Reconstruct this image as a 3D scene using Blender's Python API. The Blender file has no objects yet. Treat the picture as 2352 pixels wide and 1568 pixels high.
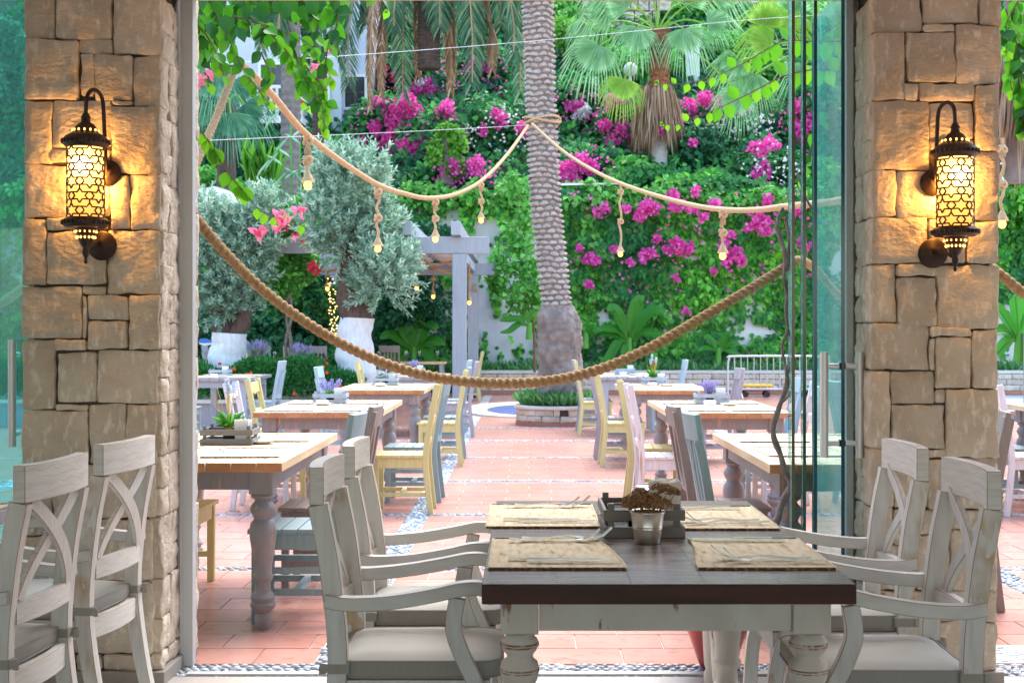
import bpy, math, random
import numpy as np
from mathutils import Vector, Matrix, noise as mnoise

scn = bpy.context.scene
COL = scn.collection
# ------------------------------------------------------------------ camera
F = 3030.0          # focal length in pixels of a 2352 px wide picture
CX, CY, H = 1207.0, 762.0, 1.34
cam_d = bpy.data.cameras.new("camera")
cam = bpy.data.objects.new("camera", cam_d)
COL.objects.link(cam)
cam.location = (0, 0, H)
cam.rotation_euler = (math.radians(90), 0, 0)
cam_d.sensor_width = 36.0
cam_d.lens = F / 2352 * 36
cam_d.shift_x = (1176 - CX) / 2352
cam_d.shift_y = -(784 - CY) / 2352
cam_d.clip_end = 500
cam_d.clip_start = 0.05
cam_d.dof.use_dof = True
cam_d.dof.focus_distance = 5.2
cam_d.dof.aperture_fstop = 10.0
scn.camera = cam
# ------------------------------------------------------------------ world, sun, exposure
SUN_EL, SUN_AZ = 56.0, 14.0      # azimuth clockwise from +Y: high beyond the terrace, veiled
world = bpy.data.worlds.new("World")
scn.world = world
world.use_nodes = True
wn = world.node_tree
sky = wn.nodes.new("ShaderNodeTexSky")
sky.sky_type = 'NISHITA'
sky.sun_disc = False
sky.sun_elevation = math.radians(SUN_EL)
sky.sun_rotation = math.radians(SUN_AZ)
sky.air_density = 1.3
sky.dust_density = 1.2
wn.links.new(sky.outputs[0], wn.nodes["Background"].inputs[0])
wn.nodes["Background"].inputs[1].default_value = 0.15
sl = bpy.data.lights.new("sun", 'SUN')
sl.energy = 1.5
sl.angle = math.radians(50)
sl.color = (1.0, 0.95, 0.88)
so = bpy.data.objects.new("sun", sl)
COL.objects.link(so)
_el, _az = math.radians(SUN_EL), math.radians(SUN_AZ)
_dir = Vector((math.sin(_az) * math.cos(_el), math.cos(_az) * math.cos(_el), math.sin(_el)))
so.rotation_euler = (-_dir).to_track_quat('-Z', 'Y').to_euler()
so.location = (0, 0, 20)
scn.view_settings.view_transform = 'Standard'
scn.view_settings.look = 'None'
scn.view_settings.exposure = 2.15
scn.view_settings.gamma = 1.0
scn.view_settings.use_curve_mapping = False
scn.render.engine = 'CYCLES'
scn.cycles.max_bounces = 8
scn.cycles.transparent_max_bounces = 24
scn.cycles.sample_clamp_indirect = 4.0
scn.cycles.caustics_reflective = False
scn.cycles.caustics_refractive = False

R = random.Random(7)
rng = np.random.default_rng(11)

def W(px, py, d):
    return Vector(((px - CX) * d / F, d, H - (py - CY) * d / F))

def gd(py, z=0.0):
    return (H - z) * F / (py - CY)

# ------------------------------------------------------------------ materials
def srgb(r, g, b):
    def f(c):
        c /= 255.0
        return c / 12.92 if c <= .04045 else ((c + .055) / 1.055) ** 2.4
    return (f(r), f(g), f(b))

def new_mat(name):
    m = bpy.data.materials.new(name)
    m.use_nodes = True
    nt = m.node_tree
    return m, nt, nt.nodes["Principled BSDF"]

def rgba(c):
    return (c[0], c[1], c[2], 1)

def pm(name, c, rough=.6, c2=None, ns=6, st=(1, 1, 1), lo=.35, hi=.65, bump=0.0, bs=40, bst=None,
       metal=0, orand=0.0, c3=None, s3=20, t3=.6, t3w=.08, st3=(1, 1, 1), spec=.5, sheen=0, trans=0, alpha=None):
    m, nt, b = new_mat(name)
    N, L = nt.nodes, nt.links
    tc = N.new("ShaderNodeTexCoord")
    oi = N.new("ShaderNodeObjectInfo")
    mul = N.new("ShaderNodeMath"); mul.operation = 'MULTIPLY'; mul.inputs[1].default_value = 37.0
    L.new(oi.outputs['Random'], mul.inputs[0])
    def nz(scale, stretch, detail=5):
        mp = N.new("ShaderNodeMapping"); mp.inputs['Scale'].default_value = stretch
        L.new(tc.outputs['Object'], mp.inputs['Vector'])
        n = N.new("ShaderNodeTexNoise"); n.noise_dimensions = '4D'
        n.inputs['Scale'].default_value = scale; n.inputs['Detail'].default_value = detail
        L.new(mp.outputs[0], n.inputs['Vector']); L.new(mul.outputs[0], n.inputs['W'])
        return n.outputs['Fac']
    def ramp(src, lo, hi):
        r = N.new("ShaderNodeMapRange"); r.inputs[1].default_value = lo; r.inputs[2].default_value = hi
        r.clamp = True
        L.new(src, r.inputs[0]); return r.outputs[0]
    def mix(f, a, bb):
        x = N.new("ShaderNodeMix"); x.data_type = 'RGBA'
        L.new(f, x.inputs[0])
        for i, v in ((6, a), (7, bb)):
            if isinstance(v, tuple): x.inputs[i].default_value = rgba(v)
            else: L.new(v, x.inputs[i])
        return x.outputs[2]
    col = c
    if c2 is not None:
        col = mix(ramp(nz(ns, st), lo, hi), c, c2)
    if c3 is not None:
        col = mix(ramp(nz(s3, st3), t3, t3 + t3w), col, c3)
    if orand:
        hs = N.new("ShaderNodeHueSaturation")
        r = N.new("ShaderNodeMapRange"); r.inputs[3].default_value = 1 - orand; r.inputs[4].default_value = 1 + orand
        L.new(oi.outputs['Random'], r.inputs[0]); L.new(r.outputs[0], hs.inputs['Value'])
        if isinstance(col, tuple): hs.inputs['Color'].default_value = rgba(col)
        else: L.new(col, hs.inputs['Color'])
        col = hs.outputs[0]
    if isinstance(col, tuple): b.inputs['Base Color'].default_value = rgba(col)
    else: L.new(col, b.inputs['Base Color'])
    b.inputs['Roughness'].default_value = rough
    b.inputs['Metallic'].default_value = metal
    b.inputs['Specular IOR Level'].default_value = spec
    if sheen: b.inputs['Sheen Weight'].default_value = sheen
    if bump:
        bp = N.new("ShaderNodeBump"); bp.inputs['Strength'].default_value = bump
        bp.inputs['Distance'].default_value = .01
        L.new(nz(bs, bst or st, 8), bp.inputs['Height']); L.new(bp.outputs[0], b.inputs['Normal'])
    return m

def leaf_mat(name, cols, trans=.35, rough=.5, big=None, bigs=.6, gain=1.0):
    """cols: colour stops picked per leaf; big: second colour mixed by large clumps"""
    m, nt, b = new_mat(name)
    N, L = nt.nodes, nt.links
    if gain != 1: cols = [tuple(min(.9, v * gain) for v in c) for c in cols]; big = big and tuple(v * gain for v in big)
    g = N.new("ShaderNodeNewGeometry")
    cr = N.new("ShaderNodeValToRGB")
    e = cr.color_ramp.elements
    e[0].color = rgba(cols[0]); e[1].color = rgba(cols[-1])
    for i, c in enumerate(cols[1:-1]):
        x = e.new((i + 1) / (len(cols) - 1)); x.color = rgba(c)
    L.new(g.outputs['Random Per Island'], cr.inputs[0])
    col = cr.outputs[0]
    if big:
        n = N.new("ShaderNodeTexNoise"); n.inputs['Scale'].default_value = bigs; n.inputs['Detail'].default_value = 3
        tc = N.new("ShaderNodeTexCoord"); L.new(tc.outputs['Object'], n.inputs['Vector'])
        r = N.new("ShaderNodeMapRange"); r.inputs[1].default_value = .42; r.inputs[2].default_value = .6
        L.new(n.outputs[0], r.inputs[0])
        x = N.new("ShaderNodeMix"); x.data_type = 'RGBA'; L.new(r.outputs[0], x.inputs[0])
        L.new(col, x.inputs[6])
        mm = N.new("ShaderNodeMix"); mm.data_type = 'RGBA'; mm.inputs[0].default_value = .75
        L.new(cr.outputs[0], mm.inputs[6]); mm.inputs[7].default_value = rgba(big)
        L.new(mm.outputs[2], x.inputs[7]); col = x.outputs[2]
    L.new(col, b.inputs['Base Color'])
    b.inputs['Roughness'].default_value = rough
    b.inputs['Specular IOR Level'].default_value = .35
    t = N.new("ShaderNodeBsdfTranslucent")
    L.new(col, t.inputs[0])
    ms = N.new("ShaderNodeMixShader"); ms.inputs[0].default_value = trans
    L.new(b.outputs[0], ms.inputs[1]); L.new(t.outputs[0], ms.inputs[2])
    L.new(ms.outputs[0], N["Material Output"].inputs['Surface'])
    return m

def emit_mat(name, c, s):
    m, nt, b = new_mat(name)
    b.inputs['Base Color'].default_value = rgba(c)
    b.inputs['Emission Color'].default_value = rgba(c)
    b.inputs['Emission Strength'].default_value = s
    return m

M = {}
M['stone'] = pm('stone', (.63, .54, .435), .88, c2=(.51, .42, .325), ns=7, bump=1.0, bs=42, bst=(1, 1, 1.6), orand=.11,
                c3=(.72, .65, .55), s3=34, t3=.54, t3w=.12, st3=(1.2, 1, .5), spec=.1)
M['mortar'] = pm('mortar', (.10, .08, .065), .95)
M['plinth'] = pm('plinth', (.36, .32, .28), .7, c2=(.28, .25, .22), bump=.2)
M['frame_metal'] = pm('frame_metal', (.50, .52, .53), .4, spec=.5)
M['beam'] = pm('beam', (.55, .42, .33), .7)
M['ceiling'] = pm('ceiling_paint', (.72, .66, .58), .9)
M['bronze'] = pm('bronze', (.035, .022, .018), .42, c2=(.06, .035, .025), ns=30, metal=.6)
M['floor_in'] = pm('polished_concrete', (.50, .46, .42), .35, c2=(.42, .39, .36), ns=3)
M['tile'] = pm('terracotta', (.54, .245, .185), .26, c2=(.60, .31, .245), ns=3.0, orand=.11, bump=.05, bs=12, spec=.5,
               c3=(.46, .19, .135), s3=14, t3=.56, t3w=.15)
M['grout'] = pm('grout', (.52, .50, .49), .9, c2=(.38, .36, .35), ns=5)
M['pebble'] = None
M['cement'] = pm('cement', (.72, .72, .70), .85, c2=(.6, .6, .6), ns=20, bump=.2)
M['cap'] = pm('cap_stone', (.70, .66, .60), .7, c2=(.6, .56, .5), bump=.2)
M['pale_stone'] = pm('pale_stone', (.66, .58, .49), .85, c2=(.5, .42, .34), ns=7, bump=.6, bs=25, orand=.12)
M['red_trim'] = pm('red_trim', (.42, .16, .11), .5, orand=.1)
M['pine_end'] = pm('pine_end_grain', (.56, .27, .12), .7, c2=(.40, .17, .07), ns=9)
M['pine_plank'] = pm('pine_plank', (.80, .60, .37), .5, c2=(.68, .46, .25), ns=3, st=(14, 1.2, 14), orand=.07,
                     c3=(.55, .32, .16), s3=9, t3=.68, t3w=.05, st3=(7, .6, 7), bump=.08, bst=(20, 1, 20))
def paint(name, c, under, amt=.66, axis=(12, 12, 1.2), worn=9):
    return pm(name, c, .5, c2=tuple(x * .86 for x in c), ns=4, st=axis, c3=under, s3=worn, t3=amt, t3w=.08,
              st3=tuple(a * .45 for a in axis), bump=.12, bst=axis)
M['p_lilac'] = paint('lilac_grey_paint', (.255, .24, .245), (.48, .30, .18), .60)
M['p_yellow'] = paint('straw_yellow_paint', (.62, .56, .25), (.5, .33, .12), .70)
M['p_blue'] = paint('blue_grey_paint', (.25, .36, .38), (.35, .30, .25), .72)
M['p_pale_blue'] = paint('pale_blue_paint', (.40, .54, .60), (.5, .5, .45), .72)
M['p_white'] = paint('white_washed_paint', (.74, .70, .70), (.55, .36, .22), .58)
M['p_brown'] = paint('brown_grey_paint', (.27, .23, .21), (.35, .2, .12), .64)
M['p_mauve'] = paint('mauve_grey_paint', (.38, .35, .38), (.45, .3, .25), .68)
M['p_grey'] = paint('slate_grey_paint', (.36, .40, .46), (.35, .32, .3), .72)
M['p_grey_h'] = paint('slate_grey_paint_long', (.33, .33, .36), (.45, .40, .35), .68, axis=(1.2, 12, 12))
M['caddy'] = pm('caddy_paint', (.17, .15, .14), .6, c2=(.21, .185, .17), ns=5, st=(1, 14, 14))
M['distress'] = pm('distressed_white', (.66, .61, .54), .5, c2=(.56, .50, .43), ns=5, st=(2, 2, 1), c3=(.24, .11, .06), s3=7,
                   t3=.63, t3w=.035, st3=(3, 3, .8), bump=.1)
M['dark_top'] = pm('dark_table_top', (.14, .095, .08), .25, c2=(.25, .205, .185), ns=3.2, st=(1.2, 16, 14), lo=.42, hi=.66,
                   c3=(.30, .25, .22), s3=4, t3=.62, t3w=.16, st3=(1.5, 30, 20), bump=.07, bst=(1, 20, 10), spec=.6)
M['dark_edge'] = pm('dark_table_edge', (.075, .028, .020), .45, c2=(.045, .018, .014), ns=3, st=(1, 14, 14), spec=.25)
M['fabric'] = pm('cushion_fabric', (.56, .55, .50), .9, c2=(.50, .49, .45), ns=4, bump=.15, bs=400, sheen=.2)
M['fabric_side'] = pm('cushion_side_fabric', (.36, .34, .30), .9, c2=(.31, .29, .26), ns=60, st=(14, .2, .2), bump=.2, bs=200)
M['strap'] = pm('strap_fabric', (.33, .31, .27), .9)
M['steel'] = pm('steel', (.80, .78, .76), .22, metal=1)
M['galvanised'] = pm('galvanised', (.60, .57, .53), .30, c2=(.46, .44, .42), ns=14, metal=1)
M['alu'] = pm('brushed_aluminium', (.62, .63, .64), .38, metal=.45)
M['barrier'] = pm('barrier_metal', (.55, .55, .57), .4, metal=.5)
M['black'] = pm('black_glaze', (.012, .012, .014), .15)
M['napkin'] = pm('paper_napkin', (.85, .83, .80), .9, c2=(.74, .71, .67), ns=30, st=(20, 1, 1))
M['ceramic'] = pm('white_ceramic', (.82, .82, .80), .15)
M['dried'] = pm('dried_flower', (.36, .20, .085), .95, c2=(.20, .10, .04), ns=60)
M['stem_dry'] = pm('dry_stem', (.25, .16, .06), .9)
M['rope'] = pm('hemp_rope', (.48, .31, .155), .9, c2=(.34, .20, .09), ns=60, bump=.6, bs=250)
M['rope_pale'] = pm('pale_hemp_rope', (.58, .40, .23), .9, c2=(.46, .30, .16), ns=60, bump=.5, bs=200)
M['bulb'] = emit_mat('glowing_bulb', (1.0, .36, .06), 1.7)
M['fairy'] = emit_mat('fairy_glow', (1.0, .60, .18), 1.5)
M['bark_palm'] = pm('palm_fibre', (.23, .20, .185), .95, c2=(.15, .13, .12), ns=9, bump=.8, bs=30)
M['boot'] = pm('palm_leaf_base', (.52, .46, .42), .85, c2=(.36, .31, .28), ns=14, st=(1, 1, 2), bump=.8, bs=40)
M['palm_root'] = pm('palm_root_boss', (.29, .235, .21), .95, c2=(.17, .135, .12), ns=6, bump=1.0, bs=22)
M['bark_dark'] = pm('dark_bark', (.11, .075, .06), .95, c2=(.06, .04, .035), ns=8, bump=.9, bs=20)
M['bark_olive'] = pm('olive_bark', (.15, .09, .07), .95, c2=(.08, .045, .04), ns=9, st=(3, 3, 1), bump=1, bs=25)
M['whitewash'] = pm('whitewashed_bark', (.80, .80, .82), .9, c2=(.66, .66, .70), ns=7, st=(3, 3, 1), bump=1, bs=22)
M['twig'] = pm('twig', (.16, .09, .05), .8)
M['dead_wood'] = pm('dead_wood', (.30, .25, .22), .9, c2=(.16, .12, .10), ns=20, bump=.8, bs=60)
M['plaster'] = pm('white_plaster', (.66, .68, .70), .9, c2=(.52, .54, .56), ns=2, bump=.2)
M['hotel'] = pm('hotel_plaster', (.60, .64, .72), .9, c2=(.54, .58, .66), ns=1)
M['white_paint'] = pm('white_paint', (.80, .80, .80), .5)
M['dark_glass'] = pm('dark_window', (.03, .035, .05), .1)
M['dark_wood'] = pm('dark_window_wood', (.10, .04, .03), .5)
M['soil'] = pm('soil', (.07, .07, .035), .95, c2=(.035, .045, .02), ns=4, bump=.5)
M['hill'] = pm('hill_ground', (.035, .055, .022), .95, c2=(.02, .035, .016), ns=1.2, bump=.5, bs=6)
M['cloth'] = pm('canopy_cloth', (.72, .68, .60), .9)
M['cream'] = pm('cream_stone_rim', (.74, .70, .62), .6)
M['mosaic'] = pm('blue_mosaic', (.06, .10, .35), .25, c2=(.10, .16, .42), ns=60)
M['grey_mosaic'] = pm('grey_mosaic', (.35, .36, .42), .4, c2=(.18, .19, .24), ns=45)
M['red_pot'] = pm('red_glazed_pot', (.45, .035, .02), .25, c2=(.30, .02, .02), ns=14)
M['clay'] = pm('clay_pot', (.40, .15, .08), .7)
M['plastic_yellow'] = pm('yellow_plastic', (.80, .50, .04), .4)
M['plastic_green'] = pm('turquoise_plastic', (.05, .45, .38), .4)
M['plastic_blue'] = pm('blue_plastic', (.02, .18, .60), .35)
M['wire'] = pm('wire', (.62, .66, .72), .5)
M['towel_pink'] = pm('pink_towel', (.62, .25, .62), .9)
M['towel_cyan'] = pm('cyan_towel', (.05, .45, .60), .9)
M['towel_red'] = pm('red_towel', (.60, .05, .05), .9)
M['straw_plain'] = pm('brown_straw', (.38, .24, .13), .9)

def tint_glass(name, tint, rough=0.0, haze=0.0, hc=(1, 1, 1), fk=1.0):
    m, nt, b = new_mat(name)
    N, L = nt.nodes, nt.links
    t = N.new("ShaderNodeBsdfTransparent"); t.inputs[0].default_value = rgba(tint)
    g = N.new("ShaderNodeBsdfGlossy"); g.inputs[0].default_value = (.9, 1, 1, 1); g.inputs[1].default_value = rough
    f = N.new("ShaderNodeFresnel"); f.inputs[0].default_value = 1.5
    ms = N.new("ShaderNodeMixShader")
    fm = N.new("ShaderNodeMath"); fm.operation = 'MULTIPLY'; fm.inputs[1].default_value = fk
    L.new(f.outputs[0], fm.inputs[0]); L.new(fm.outputs[0], ms.inputs[0]); L.new(t.outputs[0], ms.inputs[1]); L.new(g.outputs[0], ms.inputs[2])
    out = ms.outputs[0]
    if haze:      # painted haze: pale turquoise standing for bright reflections in the pane
        df = N.new("ShaderNodeBsdfDiffuse"); df.inputs[0].default_value = rgba(hc)
        m2 = N.new("ShaderNodeMixShader"); m2.inputs[0].default_value = haze
        L.new(out, m2.inputs[1]); L.new(df.outputs[0], m2.inputs[2]); out = m2.outputs[0]
    L.new(out, N["Material Output"].inputs['Surface'])
    return m
M['pane'] = tint_glass('pane_glass', (.90, .985, .975), haze=.20, hc=(.45, .88, .84), fk=.35)
M['pane_left'] = tint_glass('tinted_pane_glass', (.50, .90, .90), haze=.22, hc=(.35, .85, .85), fk=.6)
M['clear'] = tint_glass('clear_glass', (.92, .95, .96))
M['pane_edge'] = pm('glass_edge_green', (.012, .07, .05), .15)
M['pane_edge_blue'] = pm('glass_edge_blue', (.006, .05, .085), .15)
M['pane_edge_olive'] = pm('glass_edge_olive', (.09, .085, .03), .2)

def pebble_mat():
    m, nt, b = new_mat('pebbles')
    N, L = nt.nodes, nt.links
    g = N.new("ShaderNodeNewGeometry"); cr = N.new("ShaderNodeValToRGB")
    e = cr.color_ramp.elements
    e[0].color = (.16, .19, .23, 1); e[1].color = (.62, .66, .70, 1)
    x = e.new(.45); x.color = (.33, .38, .44, 1)
    L.new(g.outputs['Random Per Island'], cr.inputs[0]); L.new(cr.outputs[0], b.inputs['Base Color'])
    b.inputs['Roughness'].default_value = .35
    return m
M['pebble'] = pebble_mat()

def grain_mat(name, base, line, axis):
    """white-washed wood with thin warm grain lines; axis: which object axis the lines are stacked along"""
    m, nt, b = new_mat(name)
    N, L = nt.nodes, nt.links
    tc = N.new("ShaderNodeTexCoord"); oi = N.new("ShaderNodeObjectInfo")
    mp = N.new("ShaderNodeMapping")
    mp.inputs['Scale'].default_value = {'Z': (1.2, 1.2, 1), 'Y': (1, 1, .35)}[axis]
    ad = N.new("ShaderNodeVectorMath"); ad.operation = 'ADD'
    sc = N.new("ShaderNodeVectorMath"); sc.operation = 'SCALE'; sc.inputs[0].default_value = (3, 2, 5)
    L.new(oi.outputs['Random'], sc.inputs['Scale'])
    L.new(tc.outputs['Object'], ad.inputs[0]); L.new(sc.outputs[0], ad.inputs[1])
    L.new(ad.outputs[0], mp.inputs[0])
    w = N.new("ShaderNodeTexWave"); w.wave_type = 'BANDS'; w.bands_direction = axis
    w.wave_profile = 'SAW'
    w.inputs['Scale'].default_value = 15 if axis == 'Z' else 15
    w.inputs['Distortion'].default_value = 5.0 if axis == 'Z' else 1.6; w.inputs['Detail'].default_value = 2.5
    w.inputs['Detail Scale'].default_value = 1.1
    L.new(mp.outputs[0], w.inputs[0])
    r = N.new("ShaderNodeMapRange"); r.inputs[1].default_value = .90; r.inputs[2].default_value = .985
    L.new(w.outputs['Fac'], r.inputs[0])
    n = N.new("ShaderNodeTexNoise"); n.inputs['Scale'].default_value = 9; L.new(tc.outputs['Object'], n.inputs[0])
    r2 = N.new("ShaderNodeMapRange"); r2.inputs[1].default_value = .42; r2.inputs[2].default_value = .6; L.new(n.outputs[0], r2.inputs[0])
    mu = N.new("ShaderNodeMath"); mu.operation = 'MULTIPLY'; L.new(r.outputs[0], mu.inputs[0]); L.new(r2.outputs[0], mu.inputs[1])
    x = N.new("ShaderNodeMix"); x.data_type = 'RGBA'; L.new(mu.outputs[0], x.inputs[0])
    x.inputs[6].default_value = rgba(base); x.inputs[7].default_value = rgba(line)
    n2 = N.new("ShaderNodeTexNoise"); n2.inputs['Scale'].default_value = 4
    mp2 = N.new("ShaderNodeMapping"); mp2.inputs['Scale'].default_value = (14, 14, 1.5) if axis == 'Y' else (2, 2, 20)
    L.new(tc.outputs['Object'], mp2.inputs[0]); L.new(mp2.outputs[0], n2.inputs[0])
    y = N.new("ShaderNodeMix"); y.data_type = 'RGBA'; y.blend_type = 'MULTIPLY'; 
    r3 = N.new("ShaderNodeMapRange"); r3.inputs[1].default_value = .4; r3.inputs[2].default_value = .7; r3.inputs[3].default_value = 0; r3.inputs[4].default_value = .8
    L.new(n2.outputs[0], r3.inputs[0]); L.new(r3.outputs[0], y.inputs[0])
    L.new(x.outputs[2], y.inputs[6]); y.inputs[7].default_value = (.84, .81, .77, 1)
    L.new(y.outputs[2], b.inputs['Base Color'])
    b.inputs['Roughness'].default_value = .45
    return m
M['wood_h'] = grain_mat('white_wood_rail', (.70, .69, .66), (.55, .36, .18), 'Z')
M['wood_v'] = grain_mat('white_wood_post', (.66, .65, .62), (.52, .38, .24), 'Y')
M['worn_edge'] = pm('worn_wood_edge', (.40, .25, .14), .6)
M['wood_plain'] = pm('white_wood_plain', (.66, .65, .62), .45, c2=(.58, .57, .54), ns=4, st=(2, 12, 12))

def straw_mat():
    m, nt, b = new_mat('woven_straw')
    N, L = nt.nodes, nt.links
    tc = N.new("ShaderNodeTexCoord"); oi = N.new("ShaderNodeObjectInfo")
    mp = N.new("ShaderNodeMapping"); mp.inputs['Scale'].default_value = (60, 14, 1)
    L.new(tc.outputs['Object'], mp.inputs[0])
    n = N.new("ShaderNodeTexNoise"); n.noise_dimensions = '4D'; n.inputs['Scale'].default_value = 1.0; n.inputs['Detail'].default_value = 4
    L.new(mp.outputs[0], n.inputs[0]); L.new(oi.outputs['Random'], n.inputs['W'])
    cr = N.new("ShaderNodeValToRGB"); e = cr.color_ramp.elements
    e[0].position = .28; e[0].color = (.42, .28, .13, 1); e[1].position = .58; e[1].color = (.90, .79, .56, 1)
    x = e.new(.40); x.color = (.78, .64, .40, 1)
    L.new(n.outputs[0], cr.inputs[0])
    sp = N.new("ShaderNodeSeparateXYZ"); L.new(tc.outputs['Object'], sp.inputs[0])
    def sine(sock, k):
        a = N.new("ShaderNodeMath"); a.operation = 'MULTIPLY'; a.inputs[1].default_value = k; L.new(sock, a.inputs[0])
        s = N.new("ShaderNodeMath"); s.operation = 'SINE'; L.new(a.outputs[0], s.inputs[0]); return s.outputs[0]
    pr = N.new("ShaderNodeMath"); pr.operation = 'MULTIPLY'
    L.new(sine(sp.outputs['X'], 560.0), pr.inputs[0]); L.new(sine(sp.outputs['Y'], 420.0), pr.inputs[1])
    r = N.new("ShaderNodeMapRange"); r.inputs[1].default_value = -1; r.inputs[2].default_value = 1; r.inputs[3].default_value = .85; r.inputs[4].default_value = 1.1
    L.new(pr.outputs[0], r.inputs[0])
    hs = N.new("ShaderNodeHueSaturation"); L.new(cr.outputs[0], hs.inputs['Color']); L.new(r.outputs[0], hs.inputs['Value'])
    L.new(hs.outputs[0], b.inputs['Base Color'])
    bp = N.new("ShaderNodeBump"); bp.inputs['Distance'].default_value = .002; bp.inputs['Strength'].default_value = .8
    L.new(pr.outputs[0], bp.inputs['Height']); L.new(bp.outputs[0], b.inputs['Normal'])
    b.inputs['Roughness'].default_value = .8
    return m
M['straw'] = straw_mat()
M['straw_edge'] = pm('dark_straw_edge', (.10, .05, .03), .9, c2=(.30, .20, .10), ns=90, lo=.5, hi=.6)

# foliage
M['ivy'] = leaf_mat('ivy_leaf', [(.012, .085, .018), (.035, .18, .022), (.08, .28, .03), (.16, .42, .05)], .4, big=(.012, .09, .04), bigs=.45, gain=2.0)
M['boug'] = leaf_mat('bougainvillea_leaf_far', [(.01, .07, .03), (.025, .15, .045), (.07, .27, .05)], .35, big=(.008, .055, .035), bigs=.6, gain=1.85)
M['dark_leaf'] = leaf_mat('dark_leaf', [(.006, .05, .025), (.014, .10, .04), (.03, .15, .05)], .3, gain=1.5)
M['lime_leaf'] = leaf_mat('lime_leaf', [(.07, .26, .03), (.14, .42, .04), (.22, .50, .06)], .4)
M['mid_leaf'] = leaf_mat('mid_leaf', [(.035, .17, .03), (.09, .30, .045), (.16, .46, .10)], .4, gain=1.45)
M['near_leaf'] = leaf_mat('near_bougainvillea_leaf', [(.05, .24, .012), (.10, .36, .015), (.17, .46, .02)], .5, rough=.35)
M['olive_leaf'] = leaf_mat('olive_leaf', [(.12, .27, .18), (.26, .44, .33), (.42, .59, .47), (.60, .74, .54)], .4)
M['hedge_leaf'] = leaf_mat('marigold_hedge_leaf', [(.01, .10, .03), (.03, .20, .04), (.07, .28, .05)], .35, gain=1.2)
M['grass'] = leaf_mat('grass_blade', [(.12, .36, .09), (.20, .50, .17), (.34, .62, .30)], .4)
M['fan'] = leaf_mat('fan_palm_leaf', [(.16, .42, .16), (.28, .56, .26), (.44, .70, .42)], .45)
M['fan_yellow'] = leaf_mat('yellowing_fan_leaf', [(.22, .50, .05), (.42, .62, .12)], .45)
M['fan_teal'] = leaf_mat('teal_fan_leaf', [(.05, .20, .11), (.11, .34, .20), (.22, .48, .28)], .35)  # darker blue green stops than the other fan leaves
M['dead_frond'] = leaf_mat('dead_palm_frond', [(.26, .15, .08), (.46, .31, .20), (.62, .46, .32)], .25)
M['green_frond'] = leaf_mat('feather_palm_leaf', [(.06, .18, .11), (.15, .32, .18), (.34, .50, .30)], .35)
M['reed_leaf'] = leaf_mat('reed_leaf', [(.18, .42, .24), (.35, .58, .42)], .35)
M['banana'] = leaf_mat('banana_leaf', [(.03, .22, .03), (.07, .34, .035)], .4, rough=.35)
M['pink'] = leaf_mat('magenta_bract', [(.72, .04, .36), (.85, .10, .50), (.92, .26, .64)], .4)
M['pink_near'] = leaf_mat('pink_bract', [(.90, .17, .36), (.95, .30, .48)], .5)
M['white_fl'] = leaf_mat('white_bract', [(.75, .75, .78), (.85, .85, .85)], .3)
M['red_fl'] = leaf_mat('red_bract', [(.60, .02, .06), (.75, .05, .12)], .3)
M['orange_fl'] = pm('orange_marigold', (.85, .10, .01), .8)
M['lavender'] = leaf_mat('lavender_flower', [(.30, .26, .60), (.48, .44, .78)], .3)
M['pale_grass'] = leaf_mat('pale_silvery_leaf', [(.35, .50, .45), (.55, .62, .62), (.50, .42, .62)], .3)
M['yellow_stem'] = pm('yellow_stem', (.62, .42, .05), .7)

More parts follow.
